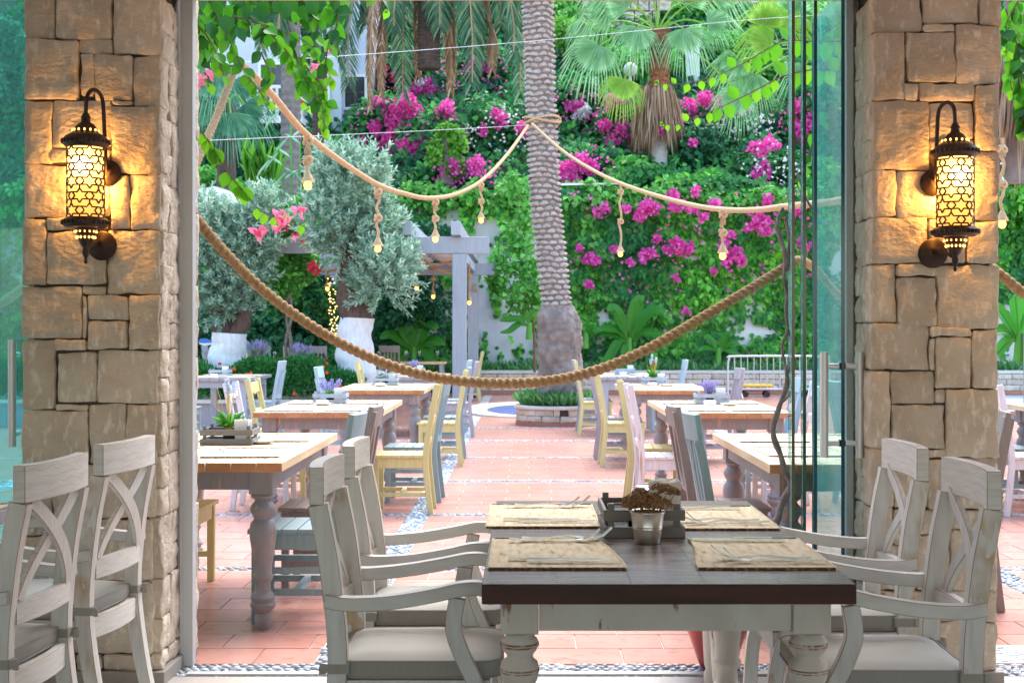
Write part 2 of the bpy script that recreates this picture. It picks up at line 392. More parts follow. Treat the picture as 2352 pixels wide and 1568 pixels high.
# ------------------------------------------------------------------ mesh building
class MB:
    def __init__(s):
        s.v, s.f, s.mi = [], [], []
        s.cur = 0
    def add(s, vs, fs):
        o = len(s.v)
        s.v.extend(tuple(v) for v in vs)
        for f in fs:
            s.f.append(tuple(i + o for i in f)); s.mi.append(s.cur)
        return s
    def box(s, c, d, rz=0.0, rot=None):
        x, y, z = d[0] / 2, d[1] / 2, d[2] / 2
        m = rot if rot is not None else Matrix.Rotation(rz, 3, 'Z')
        c = Vector(c)
        vs = [c + m @ Vector((a * x, b * y, e * z)) for a in (-1, 1) for b in (-1, 1) for e in (-1, 1)]
        return s.add(vs, [(0, 1, 3, 2), (4, 6, 7, 5), (0, 4, 5, 1), (2, 3, 7, 6), (0, 2, 6, 4), (1, 5, 7, 3)])
    def bx(s, x0, x1, y0, y1, z0, z1):
        return s.box(((x0 + x1) / 2, (y0 + y1) / 2, (z0 + z1) / 2), (x1 - x0, y1 - y0, z1 - z0))
    def lathe(s, prof, c=(0, 0, 0), seg=20, rot=None, cap=True):
        c = Vector(c); vs, fs = [], []
        m = rot if rot is not None else Matrix.Identity(3)
        for (r, z) in prof:
            for k in range(seg):
                a = 2 * math.pi * k / seg
                vs.append(c + m @ Vector((r * math.cos(a), r * math.sin(a), z)))
        n = len(prof)
        for i in range(n - 1):
            for k in range(seg):
                k2 = (k + 1) % seg
                fs.append((i * seg + k, i * seg + k2, (i + 1) * seg + k2, (i + 1) * seg + k))
        if cap:
            fs.append(tuple(reversed(range(seg)))); fs.append(tuple((n - 1) * seg + k for k in range(seg)))
        return s.add(vs, fs)
    def sweep(s, pts, w, h, ref=(0, 1, 0), closed=False):
        """rectangular section; w along ref, h across it"""
        pts = [Vector(p) for p in pts]; ref = Vector(ref); n = len(pts); vs, fs = [], []
        for i, p in enumerate(pts):
            t = (pts[min(i + 1, n - 1)] - pts[max(i - 1, 0)]).normalized()
            a = (ref - t * ref.dot(t)).normalized(); b = t.cross(a)
            ww = w[i] if isinstance(w, (list, tuple)) else w
            hh = h[i] if isinstance(h, (list, tuple)) else h
            for (p1, p2) in ((-1, -1), (1, -1), (1, 1), (-1, 1)):
                vs.append(p + a * ww / 2 * p1 + b * hh / 2 * p2)
        for i in range(n - 1):
            for k in range(4):
                k2 = (k + 1) % 4
                fs.append((i * 4 + k, i * 4 + k2, i * 4 + 4 + k2, i * 4 + 4 + k))
        fs.append((3, 2, 1, 0)); fs.append(tuple((n - 1) * 4 + k for k in range(4)))
        return s.add(vs, fs)
    def tube(s, pts, r, seg=8, lobes=0, twist=0.0, lobe=.18):
        pts = [Vector(p) for p in pts]; n = len(pts); vs, fs = [], []
        t0 = (pts[1] - pts[0]).normalized()
        a = t0.orthogonal().normalized(); L = 0.0
        for i, p in enumerate(pts):
            t = (pts[min(i + 1, n - 1)] - pts[max(i - 1, 0)])
            if t.length < 1e-9: t = t0.copy()
            t.normalize()
            a = (a - t * a.dot(t)).normalized(); b = t.cross(a)
            if i: L += (p - pts[i - 1]).length
            rr = r[i] if isinstance(r, (list, tuple)) else r
            for k in range(seg):
                an = 2 * math.pi * k / seg
                q = rr
                if lobes:
                    ph = lobes * (an) / 2 - lobes * twist * L / 2
                    q = rr * (1 - lobe + lobe * 1.6 * abs(math.sin(ph)))
                vs.append(p + (a * math.cos(an) + b * math.sin(an)) * q)
        for i in range(n - 1):
            for k in range(seg):
                k2 = (k + 1) % seg
                fs.append((i * seg + k, i * seg + k2, (i + 1) * seg + k2, (i + 1) * seg + k))
        fs.append(tuple(reversed(range(seg)))); fs.append(tuple((n - 1) * seg + k for k in range(seg)))
        return s.add(vs, fs)
    def ball(s, c, r, seg=10, rings=7, rot=None):
        if not isinstance(r, (tuple, list, Vector)): r = (r, r, r)
        prof = [(math.sin(math.pi * i / rings), -math.cos(math.pi * i / rings)) for i in range(rings + 1)]
        c = Vector(c); vs, fs = [], []
        m = rot if rot is not None else Matrix.Identity(3)
        vs.append(c + m @ Vector((0, 0, -r[2])))
        for i in range(1, rings):
            for k in range(seg):
                a = 2 * math.pi * k / seg
                vs.append(c + m @ Vector((prof[i][0] * math.cos(a) * r[0], prof[i][0] * math.sin(a) * r[1], prof[i][1] * r[2])))
        vs.append(c + m @ Vector((0, 0, r[2])))
        for k in range(seg):
            k2 = (k + 1) % seg
            fs.append((0, 1 + k2, 1 + k))
            for i in range(rings - 2):
                o = 1 + i * seg
                fs.append((o + k, o + k2, o + seg + k2, o + seg + k))
            o = 1 + (rings - 2) * seg
            fs.append((o + k, o + k2, len(vs) - 1))
        return s.add(vs, fs)
    def prism(s, poly, c=(0, 0, 0), ax=(1, 0, 0), ay=(0, 0, 1), th=.02):
        """poly in the (ax, ay) plane through c, thickness th along the normal, centred"""
        c, ax, ay = Vector(c), Vector(ax), Vector(ay); nn = ax.cross(ay).normalized(); n = len(poly)
        vs = [c + ax * p[0] + ay * p[1] - nn * th / 2 for p in poly] + [c + ax * p[0] + ay * p[1] + nn * th / 2 for p in poly]
        fs = [tuple(reversed(range(n))), tuple(range(n, 2 * n))] + [(i, (i + 1) % n, n + (i + 1) % n, n + i) for i in range(n)]
        return s.add(vs, fs)
    def mesh(s, name, mats, smooth=35):
        me = bpy.data.meshes.new(name)
        me.from_pydata(s.v, [], s.f)
        for m in (mats if isinstance(mats, (list, tuple)) else [mats]):
            me.materials.append(M[m] if isinstance(m, str) else m)
        if any(s.mi): me.polygons.foreach_set('material_index', s.mi)
        if smooth:
            me.polygons.foreach_set('use_smooth', [True] * len(me.polygons))
            me.set_sharp_from_angle(angle=math.radians(smooth))
        me.update()
        return me
    def build(s, name, mats, parent=None, world=False, smooth=35, bevel=0.0, loc=None):
        if world and parent is not None:
            o = parent.location; s.v = [(a - o.x, b - o.y, c - o.z) for a, b, c in s.v]
        ob = bpy.data.objects.new(name, s.mesh(name, mats, smooth))
        COL.objects.link(ob)
        if parent is not None: ob.parent = parent
        if loc is not None: ob.location = loc
        if bevel:
            md = ob.modifiers.new('bevel', 'BEVEL'); md.width = bevel; md.segments = 2; md.limit_method = 'ANGLE'
            md.angle_limit = math.radians(40)
            if isinstance(mats, str) and mats in ('wood_h', 'wood_v', 'wood_plain'):
                ob.data.materials.append(M['worn_edge']); md.material = 1; md.segments = 1; md.width = .0018
        return ob

def tag(o, label=None, cat=None, group=None, kind=None):
    if label: o['label'] = label
    if cat: o['category'] = cat
    if group: o['group'] = group
    if kind: o['kind'] = kind
    return o

def thing(name, label, cat, loc=(0, 0, 0), rz=0.0, group=None):
    o = bpy.data.objects.new(name, None); COL.objects.link(o)
    o.empty_display_size = .1
    o.location = loc; o.rotation_euler = (0, 0, rz)
    return tag(o, label, cat, group)

def put(name, me, parent=None, loc=(0, 0, 0), mat=None):
    o = bpy.data.objects.new(name, me); COL.objects.link(o)
    o.parent = parent
    if mat is not None: o.matrix_local = mat
    else: o.location = loc
    return o

def kids(o):
    return KIDS.get(o.name, [])
KIDS = {}
def index_kids():
    KIDS.clear()
    for o in bpy.data.objects:
        if o.parent: KIDS.setdefault(o.parent.name, []).append(o)

def dup(root, loc, rz, label, group=None, swap=None):
    """copy of a thing with its parts and sub-parts; swap: {material name: material} applied through copied meshes"""
    def cp(o, par):
        c = o.copy(); COL.objects.link(c)
        if par is not None: c.parent = par
        if swap and o.type == 'MESH':
            key = (o.data.name, swap)
            if key not in SWAPPED:
                me = o.data.copy()
                for i, m in enumerate(me.materials):
                    if m.name in PAINTS: me.materials[i] = M[swap]
                SWAPPED[key] = me
            c.data = SWAPPED[key]
        for k in kids(o): cp(k, c)
        return c
    c = cp(root, None)
    c.location = loc; c.rotation_euler = (0, 0, rz)
    c['label'] = label
    if group: c['group'] = group
    return c
SWAPPED = {}
PAINTS = {'straw_yellow_paint', 'blue_grey_paint', 'brown_grey_paint'}

def catmull(P, n=8):
    P = [Vector(p) for p in P]; out = []
    Q = [P[0] * 2 - P[1]] + P + [P[-1] * 2 - P[-2]]
    for i in range(1, len(Q) - 2):
        a, b, c, d = Q[i - 1:i + 3]
        for k in range(n):
            t = k / n
            out.append(.5 * ((2 * b) + (c - a) * t + (2 * a - 5 * b + 4 * c - d) * t * t + (3 * b - a - 3 * c + d) * t ** 3))
    out.append(P[-1]); return out

def resample(P, step):
    out = [P[0].copy()]; acc = 0.0
    for i in range(1, len(P)):
        a, b = P[i - 1], P[i]; L = (b - a).length; t = step - acc
        while t <= L and L > 0:
            out.append(a.lerp(b, t / L)); t += step
        acc = L - (t - step)
    out.append(P[-1].copy()); return out

# leaves as numpy meshes
def nrm(a):
    return a / np.maximum(np.linalg.norm(a, axis=1, keepdims=True), 1e-9)

def leaf_mesh(name, P, U, N, L, Wd, mat, parent=None, fold=.15, droop=.12, kind=None, world=True):
    n = len(P); U = nrm(U); S = nrm(np.cross(U, N)); N2 = np.cross(S, U)
    L = (np.ones(n) * L)[:, None]; Wd = (np.ones(n) * Wd)[:, None]
    V = np.empty((n, 6, 3))
    V[:, 0] = P
    V[:, 1] = P + U * L * .28 + S * Wd * .48 + N2 * Wd * fold
    V[:, 2] = P + U * L * .68 + S * Wd * .36 + N2 * Wd * fold * .6
    V[:, 3] = P + U * L - N2 * L * droop
    V[:, 4] = P + U * L * .68 - S * Wd * .36 + N2 * Wd * fold * .6
    V[:, 5] = P + U * L * .28 - S * Wd * .48 + N2 * Wd * fold
    if parent is not None and world: V = V - np.array(parent.location)
    me = bpy.data.meshes.new(name)
    me.vertices.add(n * 6); me.vertices.foreach_set('co', V.reshape(-1))
    base = (np.arange(n) * 6)[:, None]
    fi = (base + np.array([0, 3, 2, 1, 0, 5, 4, 3])).reshape(-1)
    me.loops.add(n * 8); me.loops.foreach_set('vertex_index', fi)
    me.polygons.add(n * 2); me.polygons.foreach_set('loop_start', np.arange(n * 2) * 4)
    me.polygons.foreach_set('loop_total', np.full(n * 2, 4))
    me.materials.append(M[mat] if isinstance(mat, str) else mat)
    me.update(calc_edges=True)
    o = bpy.data.objects.new(name, me); COL.objects.link(o)
    if parent is not None: o.parent = parent
    if kind: o['kind'] = kind
    return o

def sph(n):
    return nrm(rng.normal(size=(n, 3)))

def blobs(centers, radii, per, shell=.35, flat=1.0):
    """points near the surfaces of ellipsoids and their outward normals"""
    P, N = [], []
    for c, r in zip(centers, radii):
        d = sph(per); rr = 1 - shell * rng.random(per) ** 1.5
        r3 = np.array(r if hasattr(r, '__len__') else (r, r, r * flat))
        P.append(np.array(c) + d * r3 * rr[:, None]); N.append(d)
    return np.vstack(P), np.vstack(N)

def sub_blobs(c, r, k, rs=.45, seed=None):
    """lumps spread over an ellipsoid"""
    d = sph(k); r3 = np.array(r)
    f = rng.uniform(.35, .85, k)[:, None]
    C = np.array(c) + d * r3 * f
    Rr = rng.uniform(.7, 1.2, k)[:, None] * rs * r3
    return C, Rr

def foliage(name, parent, c, r, k, n, size, mat, aspect=.6, rs=.42, shell=.5, down=.3, kind=None, cull=True, rnd=.9):
    C, Rr = sub_blobs(c, r, k, rs)
    P, N = blobs(C, Rr, max(1, n // k), shell)
    if cull:    # drop leaves deep inside the others and most of the far side, where nobody could see them
        q = ((P - np.array(c)) / np.array(r))
        keep = (q[:, 1] < .55)
        P, N = P[keep], N[keep]
    m = len(P)
    U = nrm(N * .5 + sph(m) * rnd + np.array([0, 0, -down]))
    NN = nrm(N + sph(m) * .6 + np.array([0, -.15, .35]))
    sz = size * rng.uniform(.6, 1.3, m)
    return leaf_mesh(name, P, U, NN, sz, sz * aspect, mat, parent, kind=kind)
# ================================================================== GROUND
def struct(name, mb, mat, **k):
    o = mb.build(name, mat, **k); o['kind'] = 'structure'; return o

struct('ground', MB().bx(-60, 60, -30, 60, -.30, -.012), 'grout')
struct('interior_floor', MB().bx(-7, 7, -7, 5.12, -.011, .004), 'floor_in')
# pebble strips: x ranges running away, y ranges running across
STRX = [(-.86, -.71), (-4.6, -4.45), (2.55, 2.7)]
STRY = [(5.12, 5.33)] + [(7.42 + 2.2 * i, 7.52 + 2.2 * i) for i in range(6)]
PATIO_X0, PATIO_X1, PATIO_Y1 = -8.2, 9.0, 28.3
ft = struct('terrace_floor', MB().bx(PATIO_X0, PATIO_X1, 5.12, PATIO_Y1, -.0119, -.006), 'grout')

TW, TD, G = .372, .265, .0065
tile_mesh = {}
def tile_geo(w, d, mb=None, x=0, y=0):
    mb = mb or MB()
    mb.add([(x + a, y + b, z) for z in (-.006, .0) for a, b in ((-w/2, -d/2), (w/2, -d/2), (w/2, d/2), (-w/2, d/2))],
           [(4, 5, 6, 7), (0, 1, 5, 4), (1, 2, 6, 5), (2, 3, 7, 6), (3, 0, 4, 7)])
    return mb
far = MB(); n_single = 0
bays = [(5.33, 7.42)] + [(7.52 + 2.2 * i, 9.62 + 2.2 * i) for i in range(5)] + [(18.52, 28.2)]
for bi, (ya, yb) in enumerate(bays):
    rows = round((yb - ya) / TD); dd = (yb - ya) / rows
    for r in range(rows):
        yc = ya + (r + .5) * dd
        xs = sorted([PATIO_X0] + [v for s in STRX for v in s] + [PATIO_X1])
        for si in range(0, len(xs), 2):
            xa, xb = xs[si], xs[si + 1]
            x = xa - (TW * .5 if r % 2 else 0) - R.random() * .01
            while x < xb - .03:
                x0, x1 = max(x, xa) + G / 2, min(x + TW, xb) - G / 2
                x += TW
                if x1 - x0 < .03: continue
                # leave out the pond and the round planter
                xc = (x0 + x1) / 2
                if (xc - .2) ** 2 / 1.25 ** 2 + (yc - 22.6) ** 2 / 2.2 ** 2 < 1: continue
                px = CX + xc * F / yc
                if yc < 9.6 and -60 < px < 2420 and n_single < 290 and not (px < 420 and px > 60) and not (2010 < px < 2280):
                    w = round(x1 - x0, 2)
                    if w > TW - G - .008: w = TW - G
                    key = (round(w, 3), round(dd, 3))
                    if key not in tile_mesh: tile_mesh[key] = tile_geo(w, dd - G).mesh('terracotta_tile', 'tile', 0)
                    put('tile', tile_mesh[key], ft, ((x0 + x1) / 2, yc, R.uniform(-.0006, .0006)))
                    n_single += 1
                else:
                    tile_geo(x1 - x0, dd - G, far, (x0 + x1) / 2, yc)
o = far.build('tiles', 'tile', ft, smooth=0); o['kind'] = 'stuff'

# pebbles set on edge in the strips
def pebbles(name, rects, dens=1.0):
    P, A = [], []
    for (x0, x1, y0, y1) in rects:
        size = .040
        nx = max(2, int((x1 - x0) / (size * .95))); ny = max(2, int((y1 - y0) / (size * .72)))
        gx, gy = np.meshgrid((np.arange(nx) + .5) / nx, (np.arange(ny) + .5) / ny)
        gx = gx + (np.arange(ny) % 2)[:, None] * .5 / nx - .25 / nx
        x = x0 + (gx.ravel() + rng.normal(0, .18 / nx, nx * ny)) * (x1 - x0)
        y = y0 + (gy.ravel() + rng.normal(0, .12 / ny, nx * ny)) * (y1 - y0)
        P.append(np.stack([x, y], 1))
    P = np.vstack(P); n = len(P)
    ang = rng.normal(0, .35, n); a = rng.uniform(.015, .023, n); b = a * rng.uniform(.5, .75, n)
    seg = 8
    th = np.arange(seg) * 2 * np.pi / seg
    V = np.empty((n, 2 * seg + 1, 3))
    for lvl, (s, z) in enumerate(((1.0, -.006), (.82, .003))):
        ex = np.cos(th)[None] * a[:, None] * s; ey = np.sin(th)[None] * b[:, None] * s
        V[:, lvl * seg:(lvl + 1) * seg, 0] = P[:, :1] + ex * np.cos(ang)[:, None] - ey * np.sin(ang)[:, None]
        V[:, lvl * seg:(lvl + 1) * seg, 1] = P[:, 1:] + ex * np.sin(ang)[:, None] + ey * np.cos(ang)[:, None]
        V[:, lvl * seg:(lvl + 1) * seg, 2] = z
    V[:, -1, 0], V[:, -1, 1], V[:, -1, 2] = P[:, 0], P[:, 1], .0075
    f = []
    for k in range(seg):
        k2 = (k + 1) % seg
        f.append((k, k2, seg + k2)); f.append((k, seg + k2, seg + k)); f.append((seg + k, seg + k2, 2 * seg))
    f = np.array(f)
    fi = ((np.arange(n) * (2 * seg + 1))[:, None, None] + f[None]).reshape(-1)
    me = bpy.data.meshes.new(name)
    me.vertices.add(n * (2 * seg + 1)); me.vertices.foreach_set('co', V.reshape(-1))
    me.loops.add(len(fi)); me.loops.foreach_set('vertex_index', fi)
    nf = len(fi) // 3
    me.polygons.add(nf); me.polygons.foreach_set('loop_start', np.arange(nf) * 3); me.polygons.foreach_set('loop_total', np.full(nf, 3))
    me.polygons.foreach_set('use_smooth', np.ones(nf, bool))
    me.materials.append(M['pebble']); me.update(calc_edges=True)
    o = bpy.data.objects.new(name, me); COL.objects.link(o)
    return o
rects = [(x0 + .008, x1 - .008, 5.34, 20.0) for x0, x1 in STRX]
for i, (y0, y1) in enumerate(STRY):
    if y0 > 19.5: continue
    xs = sorted([PATIO_X0 if y0 > 6 else -4.2] + ([v for s in STRX for v in s] if i else []) + [6.0 if y0 > 6 else 3.6])
    for si in range(0, len(xs), 2):
        rects.append((max(xs[si], -5.2), xs[si + 1], y0 + .008, y1 - .008))
rects.append((1.86, 2.5, 5.35, 5.62))
pb = pebbles('pebble_strips', rects)
pb['kind'] = 'stuff'; tag(pb, 'grey and white pebbles set in bands between the terracotta tiles', 'pebbles')
k = 70
P = np.stack([rng.uniform(-2.5, 3.5, k), rng.uniform(5.4, 16, k), np.full(k, .004)], 1)
o = leaf_mesh('fallen_petals', P, np.stack([rng.normal(size=k), rng.normal(size=k), np.full(k, .1)], 1), np.tile([[0, 0, 1.0]], (k, 1)), rng.uniform(.02, .04, k), .018, 'dead_frond')
tag(o, 'small dry leaves and petals scattered over the terracotta tiles', 'fallen leaves', kind='stuff')
struct('pebble_corner_bed', MB().bx(1.84, 2.52, 5.34, 5.64, -.0055, .0025), 'cement')

# ================================================================== PILLARS
def stone_geo(w, h, t, seed, round_=.010, rough=.006):
    """one hewn block, front face towards -Y, centred in x and z, from y=0 (front) back to y=t"""
    nx, nz = max(5, min(12, int(w / .016))), max(5, min(12, int(h / .016)))
    vs, fs = [], []
    off = Vector((seed * 3.17 % 50, seed * 1.7 % 50, seed * 5.1 % 50))
    for j in range(nz + 1):
        for i in range(nx + 1):
            u, v = i / nx, j / nz
            # bring the outer rings close to the edge so that the edge rounds
            uu = u; vv = v
            if i == 1: uu = .004 / w
            if i == nx - 1: uu = 1 - .004 / w
            if j == 1: vv = .004 / h
            if j == nz - 1: vv = 1 - .004 / h
            x, z = (uu - .5) * w, (vv - .5) * h
            p = Vector((x, 0, z)) * 9 + off
            e = (i in (0, nx)) or (j in (0, nz))
            corner = (i in (0, nx)) and (j in (0, nz))
            y = mnoise.noise(p) * rough * 1.3 + mnoise.noise(p * 3.1) * rough * 1.0 + mnoise.noise(p * 7) * rough * .6
            jx = mnoise.noise(p * 2 + Vector((9, 0, 0))) * .008; jz = mnoise.noise(p * 2 + Vector((0, 9, 4))) * .008
            if e: y += round_ * .45
            if corner:
                x *= 1 - .006 / w * 2; z *= 1 - .006 / h * 2
            vs.append((x + jx, y, z + jz))
    for j in range(nz):
        for i in range(nx):
            a = j * (nx + 1) + i
            fs.append((a, a + 1, a + nx + 2, a + nx + 1))
    ring = [i for i in range(nx + 1)] + [j * (nx + 1) + nx for j in range(1, nz + 1)] + \
           [nz * (nx + 1) + i for i in range(nx - 1, -1, -1)] + [j * (nx + 1) for j in range(nz - 1, 0, -1)]
    o = len(vs)
    for r in ring: vs.append((vs[r][0], t, vs[r][2]))
    m = len(ring)
    for k in range(m):
        k2 = (k + 1) % m
        fs.append((ring[k2], ring[k], o + k, o + k2))
    return vs, fs

PY = 5.0
def pillar(name, label, rects, xin, xout, side_rows, inner_right, seedbase):
    x0, x1 = min(xin, xout), max(xin, xout)
    t = thing(name, label, 'pillar', ((x0 + x1) / 2, PY + .2, 0))
    MB().bx(x0 + .03, x1 - .03, PY + .028, PY + .46, .0, 2.719).build('mortar_core', 'mortar', t, world=True)
    # plinth
    MB().bx(x0 - .015, x1 + .015, PY - .012, PY + .50, .0, .055).build('plinth', 'plinth', t, world=True, bevel=.004)
    gap = .0012
    for i, (a, b, c, d) in enumerate(rects):
        xa = (a - CX) * PY / F; xb = (c - CX) * PY / F
        zb = H - (d - CY) * PY / F; zt = H - (b - CY) * PY / F
        xa = max(xa, x0 - .012); xb = min(xb, x1 + .006); zb = max(zb, .056); zt = min(zt, 2.717)
        if zt - zb < .012 or xb - xa < .012: continue
        w, h = xb - xa - gap * 2, zt - zb - gap * 2
        vs, fs = stone_geo(w, h, .10, seedbase + i, round_=min(.009, min(w, h) * .15))
        o = MB().add(vs, fs).build('stone', 'stone', t, smooth=60)
        o.location = Vector(((xa + xb) / 2, PY + R.uniform(-.006, .008), (zb + zt) / 2)) - t.location
    # return face towards the opening: stones of alternating depth, seen at a grazing angle
    for i, (b, d) in enumerate(side_rows):
        zb = H - (d - CY) * PY / F; zt = H - (b - CY) * PY / F
        zb = max(zb, .056); zt = min(zt, 2.717)
        if zt - zb < .02: continue
        cuts = [PY + .012, PY + R.uniform(.10, .19), PY + .265]
        for j in range(2):
            ya, yb = cuts[j] + gap, cuts[j + 1] - gap
            subs = [(zb, zt)] if (i + j) % 2 or zt - zb < .2 else [(zb, zb + (zt - zb) * .46), (zb + (zt - zb) * .46, zt)]
            for (za, zc) in subs:
                vs, fs = stone_geo(yb - ya, zc - za - 2 * gap, .05, seedbase + 200 + i * 5 + j, round_=.010, rough=.009)
                if inner_right: m = Matrix.Rotation(math.radians(90), 3, 'Z')     # front (-Y) -> +X
                else: m = Matrix.Rotation(math.radians(-90), 3, 'Z')
                vs = [m @ Vector(v) for v in vs]
                o = MB().add(vs, fs).build('stone', 'stone', t, smooth=60)
                o.location = Vector((xin + (-.002 if inner_right else .002), (ya + yb) / 2, (za + zc) / 2)) - t.location
    # rough edge of the masonry beyond the door frame
    for k in range(9):
        za, zc = k * .295 + .056, (k + 1) * .295 + .053
        vs, fs = stone_geo(.05, zc - za, .05, seedbase + 300 + k, round_=.006, rough=.007)
        m = Matrix.Rotation(math.radians(90 if inner_right else -90), 3, 'Z')
        vs = [m @ Vector(v) for v in vs]
        o = MB().add(vs, fs).build('stone', 'stone', t, smooth=60)
        o.location = Vector((xin + (.047 if inner_right else -.001), PY + .350, (za + zc) / 2)) - t.location
    # outer side face
    for k in range(8):
        za, zc = k * .33 + .058, (k + 1) * .33 + .05
        vs, fs = stone_geo(.30, zc - za, .05, seedbase + 400 + k, rough=.010)
        m = Matrix.Rotation(math.radians(-90 if inner_right else 90), 3, 'Z')
        vs = [m @ Vector(v) for v in vs]
        o = MB().add(vs, fs).build('stone', 'stone', t, smooth=60)
        o.location = Vector((xout + (.004 if inner_right else -.004), PY + .20, (za + zc) / 2)) - t.location
    return t

LR = [(110,-20,250,180),(255,-20,512,178),(518,-20,735,250),(115,182,358,458),(358,178,515,245),(368,248,432,440),(436,250,605,460),
 (612,255,735,488),(109,462,235,750),(238,460,508,680),(512,462,610,485),(508,488,738,798),(222,683,508,745),(105,755,330,998),
 (334,750,504,995),(508,805,595,1050),(600,803,738,1055),(103,1005,212,1310),(216,1000,486,1060),(217,1064,485,1308),(490,1058,735,1350),
 (100,1315,376,1555),(380,1312,485,1352),(402,1358,588,1472),(592,1355,735,1605),(380,1356,398,1555),(398,1476,585,1605),(250,1558,394,1612),
 (97,1560,246,1882),(260,1616,442,1850),(446,1608,722,1853),(250,1855,405,1883),(92,1886,402,2130),(408,1856,570,2130),(575,1856,718,2130),
 (90,2135,238,2460),(242,2135,455,2385),(459,2135,712,2378),(242,2390,415,2670),(92,2465,238,2670),(420,2385,600,2665),(605,2382,700,2665),
 (95,2675,300,2850),(305,2670,640,3002),(645,2670,705,3002),(100,2855,300,3090),(305,3008,345,3090),(350,3008,465,3090),(470,3008,702,3090)]
LR = [tuple(v / 2 for v in r) for r in LR]
RRr = [(875,-20,1100,148),(1105,-20,1365,108),(1370,-20,1465,118),(875,150,1022,460),(1105,110,1255,148),(1028,150,1252,378),(1258,115,1465,388),
 (1018,385,1082,460),(1086,382,1340,465),(1345,390,1455,692),(872,465,1135,780),(1138,472,1335,640),(1138,645,1340,690),(870,782,982,998),
 (985,784,1180,1002),(1184,694,1318,1010),(1322,696,1455,1010),(868,1000,1128,1210),(1132,1010,1304,1208),(1308,1015,1452,1212),(866,1215,984,1480),(988,1212,1168,1270),
 (988,1275,1168,1498),(1172,1218,1458,1508),(866,1485,1132,1700),(1136,1500,1326,1545),(1136,1548,1160,1702),(1163,1548,1325,1783),(1330,1512,1450,1785),
 (860,1704,955,2058),(960,1706,1158,1855),(1162,1787,1210,1855),(962,1858,1208,2060),(1212,1788,1450,2100),(860,2062,968,2325),(972,2062,1125,2330),
 (1128,2064,1212,2104),(1128,2108,1240,2340),(1244,2104,1450,2340),(860,2330,965,2500),(970,2334,1080,2500),(1084,2344,1234,2455),(1238,2344,1450,2430),
 (862,2504,1075,2710),(1080,2460,1230,2710),(1235,2434,1448,2710),(862,2714,1040,2900),(1045,2714,1230,2850),(1234,2714,1448,2860),(1045,2854,1300,3090),
 (862,2904,1040,3090),(1304,2864,1448,3090)]
RRr = [(1567.6 + a / 2, b / 2, 1567.6 + c / 2, d / 2) for a, b, c, d in RRr]
XLi, XLo, XRi, XRo = (370 - CX) * PY / F, (54 - CX) * PY / F, (2003 - CX) * PY / F, (2296 - CX) * PY / F
LS = [v / 2 for v in (-20, 265, 530, 835, 1060, 1345, 1605, 1850, 2095, 2375, 2660, 3000, 3090)]
RS = [v / 2 for v in (-20, 150, 462, 781, 999, 1213, 1483, 1702, 2060, 2328, 2502, 2712, 3090)]
pillar('stone_pillar', 'hewn beige stone pillar with a wall lamp beside the left metal door post', LR, XLi, XLo, list(zip(LS[:-1], LS[1:])), True, 100)
pillar('stone_pillar', 'hewn beige stone pillar beside the folded glass door, behind two white armchairs', RRr, XRi, XRo, list(zip(RS[:-1], RS[1:])), False, 700)

# ---- door frame, lintel, ceiling
fr = thing('door_frame', 'grey metal door post fixed against the inner side of the stone pillar', 'door frame', (XLi + .03, 5.30, 0))
MB().bx(XLi + .003, XLi + .052, 5.268, 5.32, .005, 2.678).build('post', 'frame_metal', fr, world=True, bevel=.002)
MB().bx(XLi + .003, XLi + .012, 5.262, 5.2675, .005, 2.678).build('rail', 'frame_metal', fr, world=True)
fr = thing('door_frame', 'grey green metal door post beside the folded glass panes', 'door frame', (XRi - .03, 5.30, 0))
MB().bx(XRi - .032, XRi - .003, 5.268, 5.32, .005, 2.678).build('post', 'frame_metal', fr, world=True, bevel=.002)
struct('lintel', MB().bx(-4.5, 4.5, 5.262, 5.352, 2.682, 2.95), 'beam')
struct('ceiling', MB().bx(-7, 7, -3.2, 5.258, 2.72, 2.9), 'ceiling')
struct('ceiling_rear', MB().bx(-7, 7, -7, -3.201, 2.72, 2.9), 'ceiling')
struct('unseen_rear_wall', MB().bx(-7, 7, -7.2, -7.001, 0, 1.0), 'ceiling')  # added out of view, cut low to let fill light in from behind
struct('side_wall_left', MB().bx(-7.2, -7.001, -7, 5.0, 0, 2.719), 'ceiling')
struct('side_wall_right', MB().bx(7.001, 7.2, -7, 5.0, 0, 2.719), 'ceiling')
struct('threshold_rail', MB().bx(XLi + .06, XRi - .06, 5.13, 5.17, .0045, .012), 'frame_metal')

